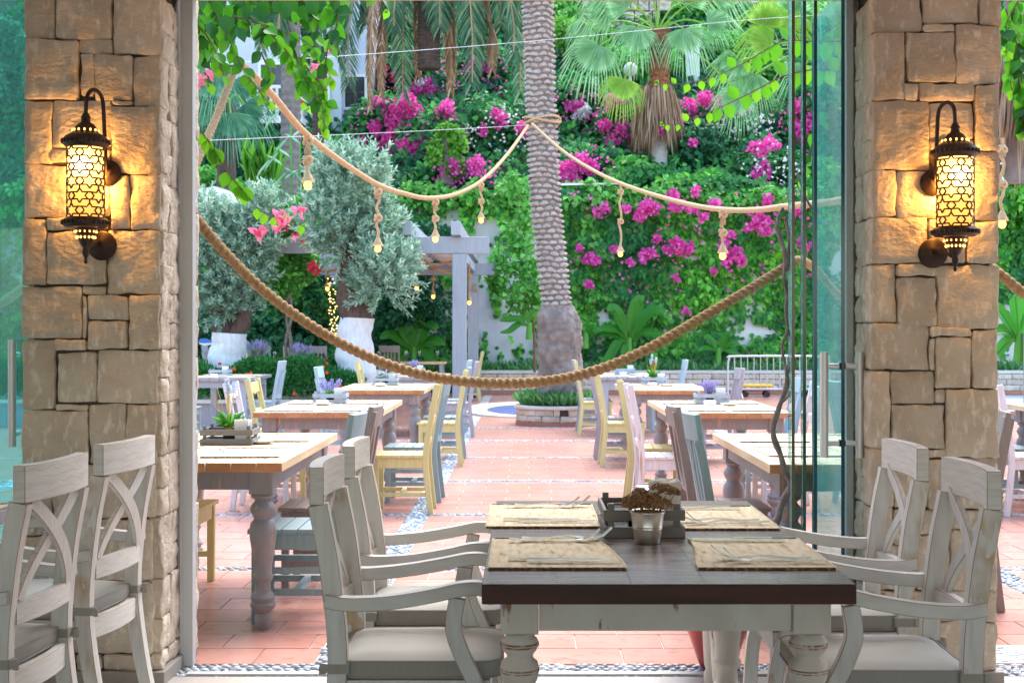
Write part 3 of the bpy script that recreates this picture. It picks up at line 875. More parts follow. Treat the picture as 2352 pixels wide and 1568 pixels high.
# ---- folded glass panes on the right
gl_edges = [((1.090, 5.37), (1.205, 6.02), 'pane_edge_olive'), ((1.136, 5.37), (1.262, 6.02), 'pane_edge'),
            ((1.181, 5.37), (1.318, 6.00), 'pane_edge_blue'), ((1.225, 5.09), (1.245, 5.70), 'pane_edge_blue')]
glabels = ['frameless glass door pane nearest to the rope, first in the folded stack', 'second frameless glass door pane of the stack folded beside the pillar',
           'third frameless glass door pane, with a dark blue edge', 'last frameless glass door pane, carrying the long steel handles']
for i, ((xa, ya), (xb, yb), em) in enumerate(gl_edges):
    a, b = Vector((xa, ya, 0)), Vector((xb, yb, 0)); dv = (b - a); L = dv.length; ang = math.atan2(dv.y, dv.x)
    t = thing('glass_door_pane', glabels[i], 'glass door', (xa, ya, .03), ang, 'folding glass door panes')
    ph = 2.92 if i < 3 else 2.645
    MB().bx(.0062, L, -.005, .005, 0, ph).build('pane', 'pane', t, smooth=0)
    MB().bx(-.003, .006, -.0062, .0062, 0, ph).build('polished_edge', em, t, smooth=0)
    MB().bx(L + .0005, L + .006, -.006, .006, 0, ph).build('rear_edge', 'pane_edge', t, smooth=0)
    MB().bx(.04, .14, -.012, .012, ph + .001, ph + .004).build('top_clamp', 'frame_metal', t)
    if i == 3:
        for s in (1, -1):
            zt, zb = H + (CY - 808) * 5.11 / F - .03, H + (CY - 1050) * 5.11 / F - .03
            m = MB(); m.tube([(.02, s * .068, zt), (.02, s * .068, zb)], .016, 16)
            ho = m.build('handle', 'alu', t)
            for zz in (zt - .055, zb + .055):
                MB().tube([(.02, s * .004, zz), (.02, s * .055, zz)], .011, 12).build('bracket', 'alu', ho)
        for zz in (H + (CY - 840) * 5.11 / F - .03, H + (CY - 1017) * 5.11 / F - .03):
            MB().tube([(.02, -.012, zz), (.02, .012, zz)], .014, 12).build('bolt', 'black', t)
# ---- tinted closed pane left of the left pillar, with its handle
t = thing('glass_door_pane', 'closed teal glass door pane left of the lamp lit pillar with a steel pull handle', 'glass door', (-2.75, 5.30, .03), 0)
MB().bx(-1.0, .86, -.005, .005, 0, 2.645).build('pane', 'pane_left', t, smooth=0)
xh = (30 - CX) * 5.24 / F + 2.75
zt, zb = H + (CY - 780) * 5.24 / F - .03, H + (CY - 1025) * 5.24 / F - .03
ho = MB().tube([(xh, -.07, zt), (xh, -.07, zb)], .016, 16).build('handle', 'alu', t)
for zz in (zt - .06, zb + .05):
    MB().tube([(xh, -.006, zz), (xh, -.06, zz)], .011, 12).build('bracket', 'alu', ho)

# ================================================================== WALL LAMPS
def lattice(Rr, z0, z1):
    """interlaced star lattice wrapped round a cylinder"""
    mb = MB(); ncol = 6; cw = 2 * math.pi / ncol; rows = 5; ch = (z1 - z0) / rows
    a = cw * Rr
    def seg(p, q, w=.0052):
        k = max(1, int(abs(p[0] - q[0]) / .25))
        pts = []
        for i in range(k + 1):
            u = p[0] + (q[0] - p[0]) * i / k; v = p[1] + (q[1] - p[1]) * i / k
            pts.append(Vector((Rr * math.cos(u), Rr * math.sin(u), v)))
        mid = pts[len(pts) // 2]; nn = Vector((mid.x, mid.y, 0)).normalized()
        tdir = (pts[-1] - pts[0]).normalized()
        side = nn.cross(tdir)
        mb.sweep(pts, w, .004, ref=side)
    for r in range(rows):
        for c in range(ncol):
            u0 = (c + .5 * (r % 2)) * cw; v0 = z0 + (r + .5) * ch
            star = []
            for k in range(12):
                an = math.pi * k / 6 + math.pi / 2; rad = (.50 if k % 2 == 0 else .27)
                star.append((u0 + rad * math.cos(an) * a / Rr * .98, v0 + rad * math.sin(an) * ch * 1.0))
            for k in range(12): seg(star[k], star[(k + 1) % 12])
            # links between the stars
            seg((u0 + cw * .43, v0 - ch * .25), (u0 + cw * .57, v0 - ch * .25)); seg((u0 + cw * .43, v0 + ch * .25), (u0 + cw * .57, v0 + ch * .25))
            seg((u0 + cw * .5, v0 - ch * .25), (u0 + cw * .5, v0 - ch * .5))
    for z in (z0, z1):
        mb.lathe([(Rr - .002, z - .004), (Rr + .004, z - .004), (Rr + .004, z + .004), (Rr - .002, z + .004)], seg=32, cap=False)
    return mb

def lamp_glass_mat(name, bz):
    m, nt, b = new_mat(name)
    N, L = nt.nodes, nt.links
    tc = N.new("ShaderNodeTexCoord"); vd = N.new("ShaderNodeVectorMath"); vd.operation = 'DISTANCE'
    vd.inputs[1].default_value = (0, -.05, bz); L.new(tc.outputs['Object'], vd.inputs[0])
    cr = N.new("ShaderNodeValToRGB"); e = cr.color_ramp.elements
    e[0].position = 0; e[0].color = (5, 3.2, 1.3, 1); e[1].position = .62; e[1].color = (.50, .165, .022, 1)
    for p, c in ((.10, (2.2, 1.1, .30, 1)), (.24, (.85, .34, .06, 1))):
        x = e.new(p); x.color = c
    mr = N.new("ShaderNodeMapRange"); mr.inputs[1].default_value = .0; mr.inputs[2].default_value = .40
    L.new(vd.outputs['Value'], mr.inputs[0]); L.new(mr.outputs[0], cr.inputs[0])
    L.new(cr.outputs[0], b.inputs['Emission Color']); b.inputs['Emission Strength'].default_value = .62
    b.inputs['Base Color'].default_value = (.8, .5, .15, 1); b.inputs['Roughness'].default_value = .3
    n = N.new("ShaderNodeTexNoise"); n.inputs['Scale'].default_value = 70; L.new(tc.outputs['Object'], n.inputs[0])
    bp = N.new("ShaderNodeBump"); bp.inputs['Strength'].default_value = .5; L.new(n.outputs[0], bp.inputs['Height']); L.new(bp.outputs[0], b.inputs['Normal'])
    return m

def wall_lamp(label, pxc, ytop, ybot, gy0, gy1, side, by):
    """pxc: axis; gy0, gy1: glass section; side: -1 / +1 where the round wall plates show"""
    d = 4.865; s = d / F
    X = (pxc - CX) * s
    Z = lambda py: H - (py - CY) * s
    t = thing('wall_lamp', label, 'wall lamp', (X, d, Z(ybot)), 0, 'pierced metal wall lamps with glowing mosaic glass')
    b0 = Z(ybot); zg0, zg1 = Z(gy1) - b0, Z(gy0) - b0; top = Z(ytop) - b0
    r = 41 * s
    lat = lattice(r + .0015, zg0 + .004, zg1 - .004).build('lattice', 'bronze', t); lat['kind'] = 'stuff'
    MB().lathe([(r - .002, zg0 - .01), (r - .002, zg1 + .01)], seg=40, cap=False).build('glass', lamp_glass_mat('amber_glass', zg0 + (zg1 - zg0) * .73), t)
    pl = bpy.data.lights.new('lamp_light', 'POINT'); pl.energy = 2.9; pl.color = (1.0, .45, .09); pl.shadow_soft_size = .03
    po = bpy.data.objects.new('lamp_light', pl); COL.objects.link(po); po.parent = t; po.location = (0, r + .008, zg0 + (zg1 - zg0) * .6)
    # lower cap, finial
    low = [(.003, 0), (.007, .004), (.005, .012), (.010, .018), (.013, .026), (.010, .036), (.020, .044), (.030, .058), (.036, .074), (.040, .080)]
    k = (zg0 - .03) / .08
    prof = [(a, z * k) for a, z in low] + [(r + .006, zg0 - .028), (r + .017, zg0 - .018), (r + .018, zg0 - .004), (r + .010, zg0 + .004), (r + .002, zg0 + .008)]
    MB().lathe(prof, seg=28).build('bottom_cap', 'bronze', t)
    hh = top - zg1
    up = [(r + .002, zg1 - .008), (r + .010, zg1 - .002), (r + .018, zg1 + .008), (r + .018, zg1 + .020), (r + .006, zg1 + .034), (.050, zg1 + .046),
          (.044, zg1 + .060), (.030, zg1 + .078), (.018, zg1 + .086), (.015, zg1 + .098), (.018, zg1 + .104), (.013, zg1 + .114), (.008, zg1 + .122)]
    cap_o = MB().lathe(up, seg=28).build('top_cap', 'bronze', t)
    # ring beads and pierced openings through which the light shows
    bd = MB()
    for (rr, zz) in ((r + .019, zg1 + .014), (r + .019, zg0 - .011)):
        for q in range(30):
            a = 2 * math.pi * q / 30; bd.ball((rr * math.cos(a), rr * math.sin(a), zz), (.0045, .0045, .009), 6, 4)
    bd.build('beading', 'bronze', t)['kind'] = 'stuff'
    ho = MB()
    for q in range(14):
        a = 2 * math.pi * q / 14
        for (rr, zz, sc) in ((.0335, zg0 * .60, 1), (.047, zg1 + .055, 1), (.0375 + .002, zg0 * .73, .8)):
            ho.ball((rr * math.cos(a), rr * math.sin(a), zz), (.004 * sc, .004 * sc, .0055 * sc), 6, 4)
    ho.build('pierced_holes', M_hole, t)['kind'] = 'stuff'
    # swan neck from the cap back to the wall plate
    sx = side * .016
    zc = zg1 + .12
    pts = catmull([(0, 0, zc), (sx * .3, .0, zc + (top - zc) * .6), (sx * 1.2, .02, top - .012), (sx * 2.2, .05, top - .02), (sx * 2.6, .07, zc + (top - zc) * .4),
                   (sx * 2.7, .085, zg1 + .02), (sx * 2.7, .10, zg1 - .06), (sx * 2.5, .118, zg1 - .085)], 6)
    MB().tube(pts, .0075, 10).build('neck', 'bronze', t)
    rx = Matrix.Rotation(math.radians(90), 3, 'X')
    plate = [(.012, .022), (.020, .020), (.030, .012), (.044, .008), (.050, .003), (.050, -.002)]
    for (zz, xx, big) in ((zg1 - .085, sx * 2.6, 1.0), (.075, sx * by, 1.12)):
        MB().lathe([(a * big, z) for a, z in plate], (xx, .128, zz), 26, rx).build('wall_plate', 'bronze', t)
    MB().tube(catmull([(sx * by, .12, .075), (sx * by, .07, .085), (sx * by * .5, .03, .07), (0, .0, .05)], 5), .008, 10).build('lower_arm', 'bronze', t)
    return t
M_hole = emit_mat('lamp_hole_glow', (1.0, .45, .10), 1.2)
wall_lamp('glowing mosaic glass wall lamp on the pillar beside the metal door post', 197, 197, 606, 335, 505, 1, 1.2)
wall_lamp('glowing mosaic glass wall lamp on the pillar beside the folded glass doors', 2194, 226, 624, 358, 526, -1, 2.7)

# ================================================================== FAR SETTING
WALL_Y = 29.6
struct('retaining_wall', MB().bx(-26, 26, WALL_Y, WALL_Y + .4, 0, 4.35), 'plaster')
# terraced hill
def hill_z(x, y):
    return 4.25 + .62 * (y - 30) + .5 * mnoise.noise(Vector((x * .25, y * .25, 1.0)))
mb = MB(); nx, ny = 60, 30
vs = []
for j in range(ny + 1):
    for i in range(nx + 1):
        x = -45 + 90 * i / nx; y = 29.9 + 34 * j / ny
        vs.append((x, y, hill_z(x, y) if j else 4.1))
mb.add(vs, [(j * (nx + 1) + i, j * (nx + 1) + i + 1, (j + 1) * (nx + 1) + i + 1, (j + 1) * (nx + 1) + i) for j in range(ny) for i in range(nx)])
struct('hillside', mb, 'hill')

def S(px, py, off=0.0):
    k = (CY - py) / F
    d = (4.25 - .62 * 30 - H) / (k - .62)
    d = max(29.8, d) - off
    return W(px, py, d), d

# long low stone bench wall at the end of the terrace
bw = thing('bench_wall', 'low pale stone wall with a white cap at the far end of the terrace', 'low wall', (3, 28.6, 0))
MB().bx(-1.2, 14, 28.42, 28.75, 0, .44).build('mortar_core', 'mortar', bw, world=True)
MB().bx(-1.25, 14, 28.36, 28.8, .445, .505).build('cap', 'cap', bw, world=True, bevel=.008)
MB().bx(-1.2, 14, 28.33, 28.358, .0, .07).build('red_skirting', 'red_trim', bw, world=True)
x = -1.2
bench_rows = [.07, .20, .32, .44]
for ri in range(3):
    x = -1.2
    while x < 12.2:
        w = R.uniform(.22, .55); h0, h1 = bench_rows[ri], bench_rows[ri + 1]
        vs, fs = stone_geo(w - .012, h1 - h0 - .01, .06, 900 + ri * 40 + int(x * 7), rough=.01)
        o = MB().add(vs, fs).build('stone', 'pale_stone', bw, smooth=60)
        o.location = Vector((x + w / 2, 28.37 + R.uniform(-.01, .01), (h0 + h1) / 2)) - bw.location
        x += w
struct('planting_bed', MB().bx(-14, 14, 28.8, 29.6, 0, .40), 'soil')
# garden bed on the left with a kerb
gb = thing('garden_kerb', 'low pale plastered kerb in front of the marigold hedge', 'kerb', (-5, 18.8, 0))
MB().bx(-9.0, -2.35, 18.7, 18.9, 0, .33).build('kerb_wall', 'p_mauve', gb, world=True)
MB().bx(-9.0, -2.32, 18.64, 18.94, .331, .37).build('cap', 'cap', gb, world=True)
struct('garden_bed', MB().bx(-14, -2.4, 18.9, 23.2, 0, .30), 'soil')
struct('rear_garden_ground', MB().bx(-25, PATIO_X0, 8, 29.6, -.0118, .02), 'soil')
# ================================================================== ARMCHAIR (white, crossed back)
def armchair(label, loc, rz, group):
    t = thing('armchair', label, 'armchair', loc, rz, group)
    t.scale = (1, .87, 1)
    bv = .0025
    def back_x(y, z):
        lean = -.205 - max(0, z - .45) * .115
        return lean - .022 * (1 - (y / .235) ** 2)
    for s in (-1, 1):
        y = s * .215
        pts = catmull([(-.285, y, 0), (-.235, y, .22), (-.205, y, .45), (-.225, y, .70), (-.258, y, .975 - .095)], 5)
        MB().sweep(pts, .042, [.036 + .016 * min(1, i / 8) for i in range(len(pts))], ref=(0, 1, 0)).build('rear_leg', 'wood_v', t, bevel=bv)
    ys = [-.235 + .47 * i / 10 for i in range(11)]
    MB().sweep([(back_x(y, .93), y, .93) for y in ys], .10, .038, ref=(0, 0, 1)).build('top_rail', 'wood_h', t, bevel=bv)
    ys2 = [-.197 + .394 * i / 10 for i in range(11)]
    MB().sweep([(back_x(y, .575), y, .575) for y in ys2], .062, .026, ref=(0, 0, 1)).build('lower_rail', 'wood_h', t, bevel=bv)
    for s in (-1, 1):
        pts = []
        for i in range(11):
            q = i / 10; z = .882 - q * .278
            y = s * (-.185 + .35 * (math.sin(q * math.pi / 2) * .75 + q * .25))
            pts.append((back_x(y, z) + (.006 if s > 0 else -.006), y, z))
        MB().sweep(pts, .048, .016, ref=(0, 1, 0)).build('cross_bar', 'wood_v', t, bevel=bv)
    for s in (-1, 1):
        pts = catmull([(-.232, s * .236, .628), (-.17, s * .252, .622), (-.06, s * .268, .630), (.05, s * .270, .648), (.13, s * .262, .664), (.185, s * .248, .660), (.205, s * .242, .634)], 5)
        arm = MB().sweep(pts, .046, [.036] * (len(pts) - 3) + [.040, .046, .040], ref=(0, 1, 0)).build('armrest', 'wood_plain', t, bevel=bv)
        MB().lathe([(.020, -.023), (.020, .023)], (.200, s * .243, .640), 16, Matrix.Rotation(math.radians(90), 3, 'X')).build('scroll', 'wood_plain', arm)
        pts = catmull([(.115, s * .255, .640), (.105, s * .250, .56), (.125, s * .242, .49), (.165, s * .236, .40), (.195, s * .232, .28), (.205, s * .232, .10), (.205, s * .232, 0)], 5)
        MB().sweep(pts, .034, .044, ref=(0, 1, 0)).build('front_leg', 'wood_v', t, bevel=bv)
    fr = MB(); fr.bx(-.20, .20, -.228, -.205, .35, .415); fr.bx(-.20, .20, .205, .228, .35, .415); fr.bx(.178, .20, -.205, .205, .35, .415)
    fr.bx(-.195, .175, -.204, .204, .395, .413)
    fr.build('seat_frame', 'wood_plain', t, bevel=bv)
    MB().sweep([(-.212 - .02 * (1 - (y / .2) ** 2), y, .385) for y in ys2], .070, .024, ref=(0, 0, 1)).build('rear_apron', 'wood_h', t, bevel=bv)
    # boxed cushion: pillowed top, straight side band, piping
    n = 16; mb = MB(); vs = []; fs = []
    def outline(u, v, grow=0.0):
        x = -.205 + .435 * u; y = -.226 + .452 * v
        c = .035
        return x, y
    for j in range(n + 1):
        for i in range(n + 1):
            u, v = i / n, j / n
            x, y = outline(u, v)
            ex, ey = min(u, 1 - u) * 2, min(v, 1 - v) * 2
            z = .462 + .016 * (1 - (1 - min(1, ex * 3)) ** 2) * (1 - (1 - min(1, ey * 3)) ** 2) + .004 * mnoise.noise(Vector((x * 9, y * 9, 3)))
            # round corners
            cx = max(0, abs(u - .5) - .42) / .08; cy = max(0, abs(v - .5) - .42) / .08
            if cx > 0 and cy > 0:
                k = .018 * cx * cy; x -= math.copysign(k, u - .5); y -= math.copysign(k, v - .5)
            vs.append((x, y, z))
    for j in range(n):
        for i in range(n):
            a = j * (n + 1) + i; fs.append((a, a + 1, a + n + 2, a + n + 1))
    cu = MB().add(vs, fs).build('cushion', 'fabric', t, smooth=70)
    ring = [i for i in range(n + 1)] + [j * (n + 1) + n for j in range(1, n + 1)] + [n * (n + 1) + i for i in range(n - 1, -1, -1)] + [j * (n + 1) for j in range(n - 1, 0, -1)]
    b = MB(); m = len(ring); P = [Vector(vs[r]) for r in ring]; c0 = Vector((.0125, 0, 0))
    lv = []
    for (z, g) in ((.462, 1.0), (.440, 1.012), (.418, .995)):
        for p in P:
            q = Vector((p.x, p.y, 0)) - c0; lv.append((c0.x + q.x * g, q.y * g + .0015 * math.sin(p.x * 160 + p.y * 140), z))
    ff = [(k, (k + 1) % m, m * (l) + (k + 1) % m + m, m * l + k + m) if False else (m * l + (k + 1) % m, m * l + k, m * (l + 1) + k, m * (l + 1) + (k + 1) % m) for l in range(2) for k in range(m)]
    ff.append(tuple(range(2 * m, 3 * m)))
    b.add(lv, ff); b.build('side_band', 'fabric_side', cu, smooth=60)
    pi = MB()
    for z in (.4625, .4205):
        pi.tube([Vector((p.x, p.y, z)) for p in P] + [Vector((P[0].x, P[0].y, z))], .0032, 6)
    pi.build('piping', 'fabric_side', cu)
    for s in (-1, 1):
        st = MB(); st.bx(-.233, -.172, s * .215 - .0215, s * .215 + .0215, .430, .460)
        st.box((-.243, s * .232, .446), (.022, .006, .026), .5 * s)
        st.box((-.246, s * .222, .440), (.020, .006, .024), -.3 * s)
        st.build('tie_strap', 'strap', t, bevel=.003)
    return t

# ================================================================== OUTDOOR SIDE CHAIR
def side_chair(kind, label, loc, rz, mat):
    t = thing('dining_chair', label, 'chair', loc, rz, 'painted wooden dining chairs on the terrace')
    bv = .003
    hw = .19
    def bxk(z): return -.185 - max(0, z - .43) * .17 + (.10 * max(0, .43 - z) * -.9)
    for s in (-1, 1):
        y = s * (hw - .018)
        top = .955 if kind != 'slat' else .84
        if kind == 'oval': top = .93
        pts = catmull([(bxk(0), y, 0), (bxk(.22) + .006, y, .22), (bxk(.43), y, .43), (bxk(.70) + .006, y, .70), (bxk(top), y, top)], 4)
        MB().sweep(pts, .036, .042 if kind != 'oval' else .05, ref=(0, 1, 0)).build('rear_leg', mat, t, bevel=bv)
        MB().bx(.16, .198, y - .018, y + .018, 0, .415).build('front_leg', mat, t, bevel=bv)
        MB().bx(-.20, .16, y - .011, y + .011, .34, .412).build('side_apron', mat, t)
        MB().bx(-.20, .16, y - .010, y + .010, .13, .16).build('stretcher', mat, t)
        if kind == 'slat':
            MB().bx(-.20, .16, y - .010, y + .010, .23, .258).build('stretcher', mat, t)
    MB().bx(.165, .19, -hw + .037, hw - .037, .34, .412).build('front_apron', mat, t)
    MB().bx(-.02, .01, -hw + .029, hw - .029, .13, .16).build('stretcher', mat, t)
    n = 5; w = 2 * hw + .02
    for i in range(n):      # seat slats run from side to side, chair facing +X
        x0 = -.165 + i * (.385 / n); x1 = x0 + .385 / n - .006
        MB().bx(x0, x1, -w / 2, w / 2, .415, .436).build('slat', mat, t, bevel=.002)
    if kind == 'scallop':
        for (zc, hh) in ((.88, .10), (.68, .075), (.52, .065)):
            poly = []
            k = 14
            for i in range(k + 1):
                q = i / k; poly.append((-.154 + .308 * q, -hh / 2 + .018 * abs(math.sin(q * math.pi * 2))))
            for i in range(k, -1, -1):
                q = i / k; poly.append((-.154 + .308 * q, hh / 2 - .02 + .02 * abs(math.sin(q * math.pi * 3))))
            MB().prism(poly, (bxk(zc) + .002, 0, zc), (0, 1, 0), (-.17, 0, 1), .020).build('back_slat', mat, t, bevel=.002)
        for s in (-1, 1):    # carved notches standing proud of the posts
            for zc in (.93, .78, .62):
                MB().ball((bxk(zc) + .012, s * (hw - .018), zc), (.017, .0175, .030), 8, 6).build('carved_knob', mat, t)
    elif kind == 'slat':
        ys = [-hw + .38 * i / 8 for i in range(9)]
        MB().sweep([(bxk(.90) - .035 * (1 - (y / hw) ** 2) + .014, y, .90) for y in ys], .125, .030, ref=(-.17, 0, 1)).build('top_rail', mat, t, bevel=.004)
        MB().sweep([(bxk(.50) - .02 * (1 - (y / hw) ** 2), y, .50) for y in [-.155 + .31 * i / 6 for i in range(7)]], .05, .02, ref=(0, 0, 1)).build('lower_rail', mat, t)
        for y in (-.096, -.032, .032, .096):
            dx = -.03 * (1 - (y / hw) ** 2)
            MB().sweep([(bxk(.52) + dx * .6, y, .52), (bxk(.68) + dx + .008, y, .68), (bxk(.85) + dx + .01, y, .85)], .030, .012, ref=(0, 1, 0)).build('back_slat', mat, t)
    else:
        ys = [-hw + .38 * i / 8 for i in range(9)]
        MB().sweep([(bxk(.90) - .03 * (1 - (y / hw) ** 2) + .01, y, .90) for y in ys], .11, .028, ref=(-.17, 0, 1)).build('top_rail', mat, t, bevel=.004)
        for s in (-1, 1):    # two curved boards leaving an oval opening between them
            poly = []
            for i in range(13):
                q = i / 12; poly.append((s * (.045 + .075 * (1 - math.sin(q * math.pi))) * -1 + s * .165, -.17 + .34 * q))
            poly = [(s * .153, -.17)] + [(s * (.015 + .085 * math.sin(i / 12 * math.pi)), -.17 + .34 * i / 12) for i in range(13)] + [(s * .153, .17)]
            MB().prism(poly, (bxk(.67), 0, .67), (0, 1, 0), (-.17, 0, 1), .016).build('back_board', mat, t)
    return t

# ================================================================== TURNED LEG TABLES
LEGP = [(.030, 0), (.034, .012), (.038, .05), (.030, .075), (.040, .085), (.055, .105), (.057, .118), (.046, .130), (.052, .138), (.056, .150), (.048, .162),
        (.036, .175), (.034, .215), (.044, .232), (.047, .242), (.040, .256), (.042, .30), (.050, .36), (.058, .41), (.062, .45), (.056, .485), (.040, .505),
        (.045, .520), (.056, .540), (.058, .553), (.050, .572), (.038, .585), (.036, .595), (.050, .605), (.054, .612), (.048, .622)]
def turned_leg(x, y, ztop, mat, parent, k=1.0, block=.058, bs=None):
    zb = ztop - .105
    p = [(r * k, z * zb / .622) for r, z in LEGP]
    lg = MB().lathe(p, (x, y, 0), 22).build('leg', mat, parent, smooth=50)
    MB().bx(x - block, x + block, y - block, y + block, zb, ztop).build('leg_block', mat, lg, bevel=.004)
    return lg

def plank_table(label, x0, x1, y0, y1, zt=.76, paint_='p_lilac', top='pine_plank', turned=True, planks=8, group='plank topped tables on the terrace'):
    t = thing('dining_table', label, 'table', ((x0 + x1) / 2, (y0 + y1) / 2, 0), 0, group)
    lx0, lx1, ly0, ly1 = x0 - t.location.x, x1 - t.location.x, y0 - t.location.y, y1 - t.location.y
    w = (lx1 - lx0) / planks
    for i in range(planks):
        a = lx0 + i * w + (.0025 if i else 0); b = lx0 + (i + 1) * w - (.0025 if i < planks - 1 else 0)
        o = MB().bx(-(b - a) / 2, (b - a) / 2, ly0 + R.uniform(-.004, .004), ly1 + R.uniform(-.004, .004), -.041, R.uniform(-.0012, 0)).build('plank', [top, 'pine_end'] if top == 'pine_plank' else top, t, bevel=.0025)
        if top == 'pine_plank':
            for f_ in o.data.polygons:
                if abs(f_.normal.y) > .9: f_.material_index = 1
        o.location = ((a + b) / 2, 0, zt)
    ins = .055; zb = zt - .0415
    ap = MB()
    for (a, b, c, d) in ((lx0 + ins + .02, lx1 - ins - .02, ly0 + ins + .01, ly0 + ins + .03), (lx0 + ins + .02, lx1 - ins - .02, ly1 - ins - .03, ly1 - ins - .01),
                         (lx0 + ins + .01, lx0 + ins + .03, ly0 + ins + .035, ly1 - ins - .035), (lx1 - ins - .03, lx1 - ins - .01, ly0 + ins + .035, ly1 - ins - .035)):
        MB().bx(a, b, c, d, zb - .085, zb).build('apron', paint_ if (b - a) < .1 else paint_, t)
    for sx in (0, 1):
        for sy in (0, 1):
            x = lx0 + ins + .05 if not sx else lx1 - ins - .05; y = ly0 + ins + .05 if not sy else ly1 - ins - .05
            if turned: turned_leg(x, y, zb - .0005, paint_, t, block=.053)
            else: MB().bx(x - .042, x + .042, y - .042, y + .042, 0, zb - .0005).build('leg', paint_, t, bevel=.004)
    return t

# ---- the dark table inside
M['worn_band'] = pm('worn_band', (.26, .12, .06), .6, c2=(.60, .50, .42), ns=60, lo=.45, hi=.6)
LEGD = [(r, z) for r, z in LEGP if z < .40] + [(.046, .42), (.036, .46), (.029, .485), (.034, .497), (.043, .515), (.0475, .537), (.043, .556), (.031, .566), (.030, .572), (.040, .583), (.0465, .598), (.042, .611), (.031, .619), (.034, .624), (.046, .628)]
T0 = dict(x0=-.101, x1=.762, y0=3.035, y1=4.53)
dt = thing('dining_table', 'dark stained table with white turned legs, four straw mats laid on it', 'table', (.33, 3.78, 0), 0)
MB().bx(T0['x0'], T0['x1'], T0['y0'], T0['y1'], .7135, .758).build('table_edge', 'dark_edge', dt, world=True, bevel=.002)
nb = 5
for i in range(nb):     # boards of the top, long side across the table
    a = T0['x0'] + .0 + i * (T0['x1'] - T0['x0']) / nb; b = a + (T0['x1'] - T0['x0']) / nb
    MB().bx(a + (.0006 if i else 0.0015), b - (.0006 if i < nb - 1 else 0.0015), T0['y0'] + .0015, T0['y1'] - .0015, .7585, .7605).build('board', 'dark_top', dt, world=True)
for (a, b, c, d) in ((.032, .628, 3.115, 3.14), (.032, .628, 4.42, 4.445), (-.052, -.03, 3.192, 4.364), (.69, .712, 3.192, 4.364)):
    MB().bx(a, b, c, d, .635, .713).build('apron', 'distress', dt, world=True)
for x in (-.014, .674):
    for y in (3.145, 4.41):
        lg = MB().lathe(LEGD, (x, y, 0), 32)
        o = lg.build('leg', 'distress', dt, world=True, smooth=50)
        for zb_, rb_ in ((.598, .0462), (.537, .0472)):
            bd_ = MB().lathe([(rb_ - .002, zb_ - .006), (rb_, zb_ - .004), (rb_, zb_ + .004), (rb_ - .002, zb_ + .006)], (x, y, 0), 32, cap=False); bd_.v = [tuple(Vector(v) - dt.location) for v in bd_.v]; bd_.build('worn_band', 'worn_band', o)
        blk = MB().bx(x - .045, x + .045, y - .045, y + .045, .6285, .7128)
        bo = blk.build('leg_block', 'distress', o, bevel=.004); 
        for v in bo.data.vertices: v.co -= dt.location

# second inside table, cut by the left edge of the picture
t2 = thing('dining_table', 'weathered pinkish grey table cut off by the edge of the picture beside two white armchairs', 'table', (-2.15, 3.75, 0), 0)
MB().bx(-2.60, -1.70, 3.0, 4.48, .715, .760).build('table_top', 'p_mauve', t2, world=True, bevel=.003)
MB().bx(-2.52, -1.78, 3.08, 4.40, .635, .714).build('apron', 'distress', t2, world=True)
for x in (-2.5, -1.80):
    for y in (3.11, 4.37):
        MB().lathe([(r, z * .634 / .622) for r, z in LEGP], (x, y, 0), 20).build('leg', 'distress', t2, world=True, smooth=50)

# ---- armchairs
G_R, G_L, G_F = 'white cross back armchairs at the dark table', None, None
gA = 'white cross back armchairs with grey seat cushions'
c1 = armchair('near white cross back armchair at the left long side of the dark table', (-.295, 3.71, 0), 0, gA)
index_kids()
dup(c1, (-.295, 4.35, 0), 0, 'farther white cross back armchair at the left long side of the dark table', gA)
dup(c1, (.955, 3.615, 0), math.pi - .02, 'near white cross back armchair at the right long side of the dark table', gA)
dup(c1, (.965, 4.27, 0), math.pi, 'farther white cross back armchair in front of the glass doors and right pillar', gA)
dup(c1, (-1.605, 3.77, 0), math.pi - .08, 'nearest white cross back armchair seen from behind at the left edge of the picture', gA)
dup(c1, (-1.60, 4.45, 0), math.pi - .12, 'white cross back armchair seen from behind directly in front of the left stone pillar', gA)

# ================================================================== SMALL TABLEWARE
def mat_mesh(name, w, d, curveL=0.0, curveR=0.0, detail=1):
    nx, ny = (34, 44) if detail else (6, 8)
    vs = []; mb = MB()
    for j in range(ny + 1):
        for i in range(nx + 1):
            u, v = i / nx, j / ny
            x0 = -w / 2 + curveL * math.sin(v * math.pi * .5 + .2) ** 2; x1 = w / 2 - curveR * v ** 1.6
            x = x0 + (x1 - x0) * u; y = -d / 2 + d * v
            z = .0042 + (.0018 * abs(math.sin(i * math.pi / 2 + j * .9)) if detail else 0)
            if j in (0, ny): z = .004
            e = (.0022 * mnoise.noise(Vector((i * .9, j * .7, 5)))) if detail else 0
            vs.append((x + e, y + (e if j in (0, ny) else 0), z))
    q = [(j * (nx + 1) + i, j * (nx + 1) + i + 1, (j + 1) * (nx + 1) + i + 1, (j + 1) * (nx + 1) + i) for j in range(ny) for i in range(nx)]
    mb.add(vs, q)
    for side in (0, 1, 2, 3):
        idx = [i for i in range(nx + 1)] if side == 0 else [ny * (nx + 1) + i for i in range(nx + 1)] if side == 1 else \
              [j * (nx + 1) for j in range(ny + 1)] if side == 2 else [j * (nx + 1) + nx for j in range(ny + 1)]
        pts = [Vector(vs[i]) - Vector((0, 0, .0008)) for i in idx]
        mb.cur = 1 if side < 2 else 0
        mb.tube(pts, .0042, 6)
    mb.cur = 0
    return mb.mesh(name, ['straw', 'straw_edge'], 50)
MATS = {}
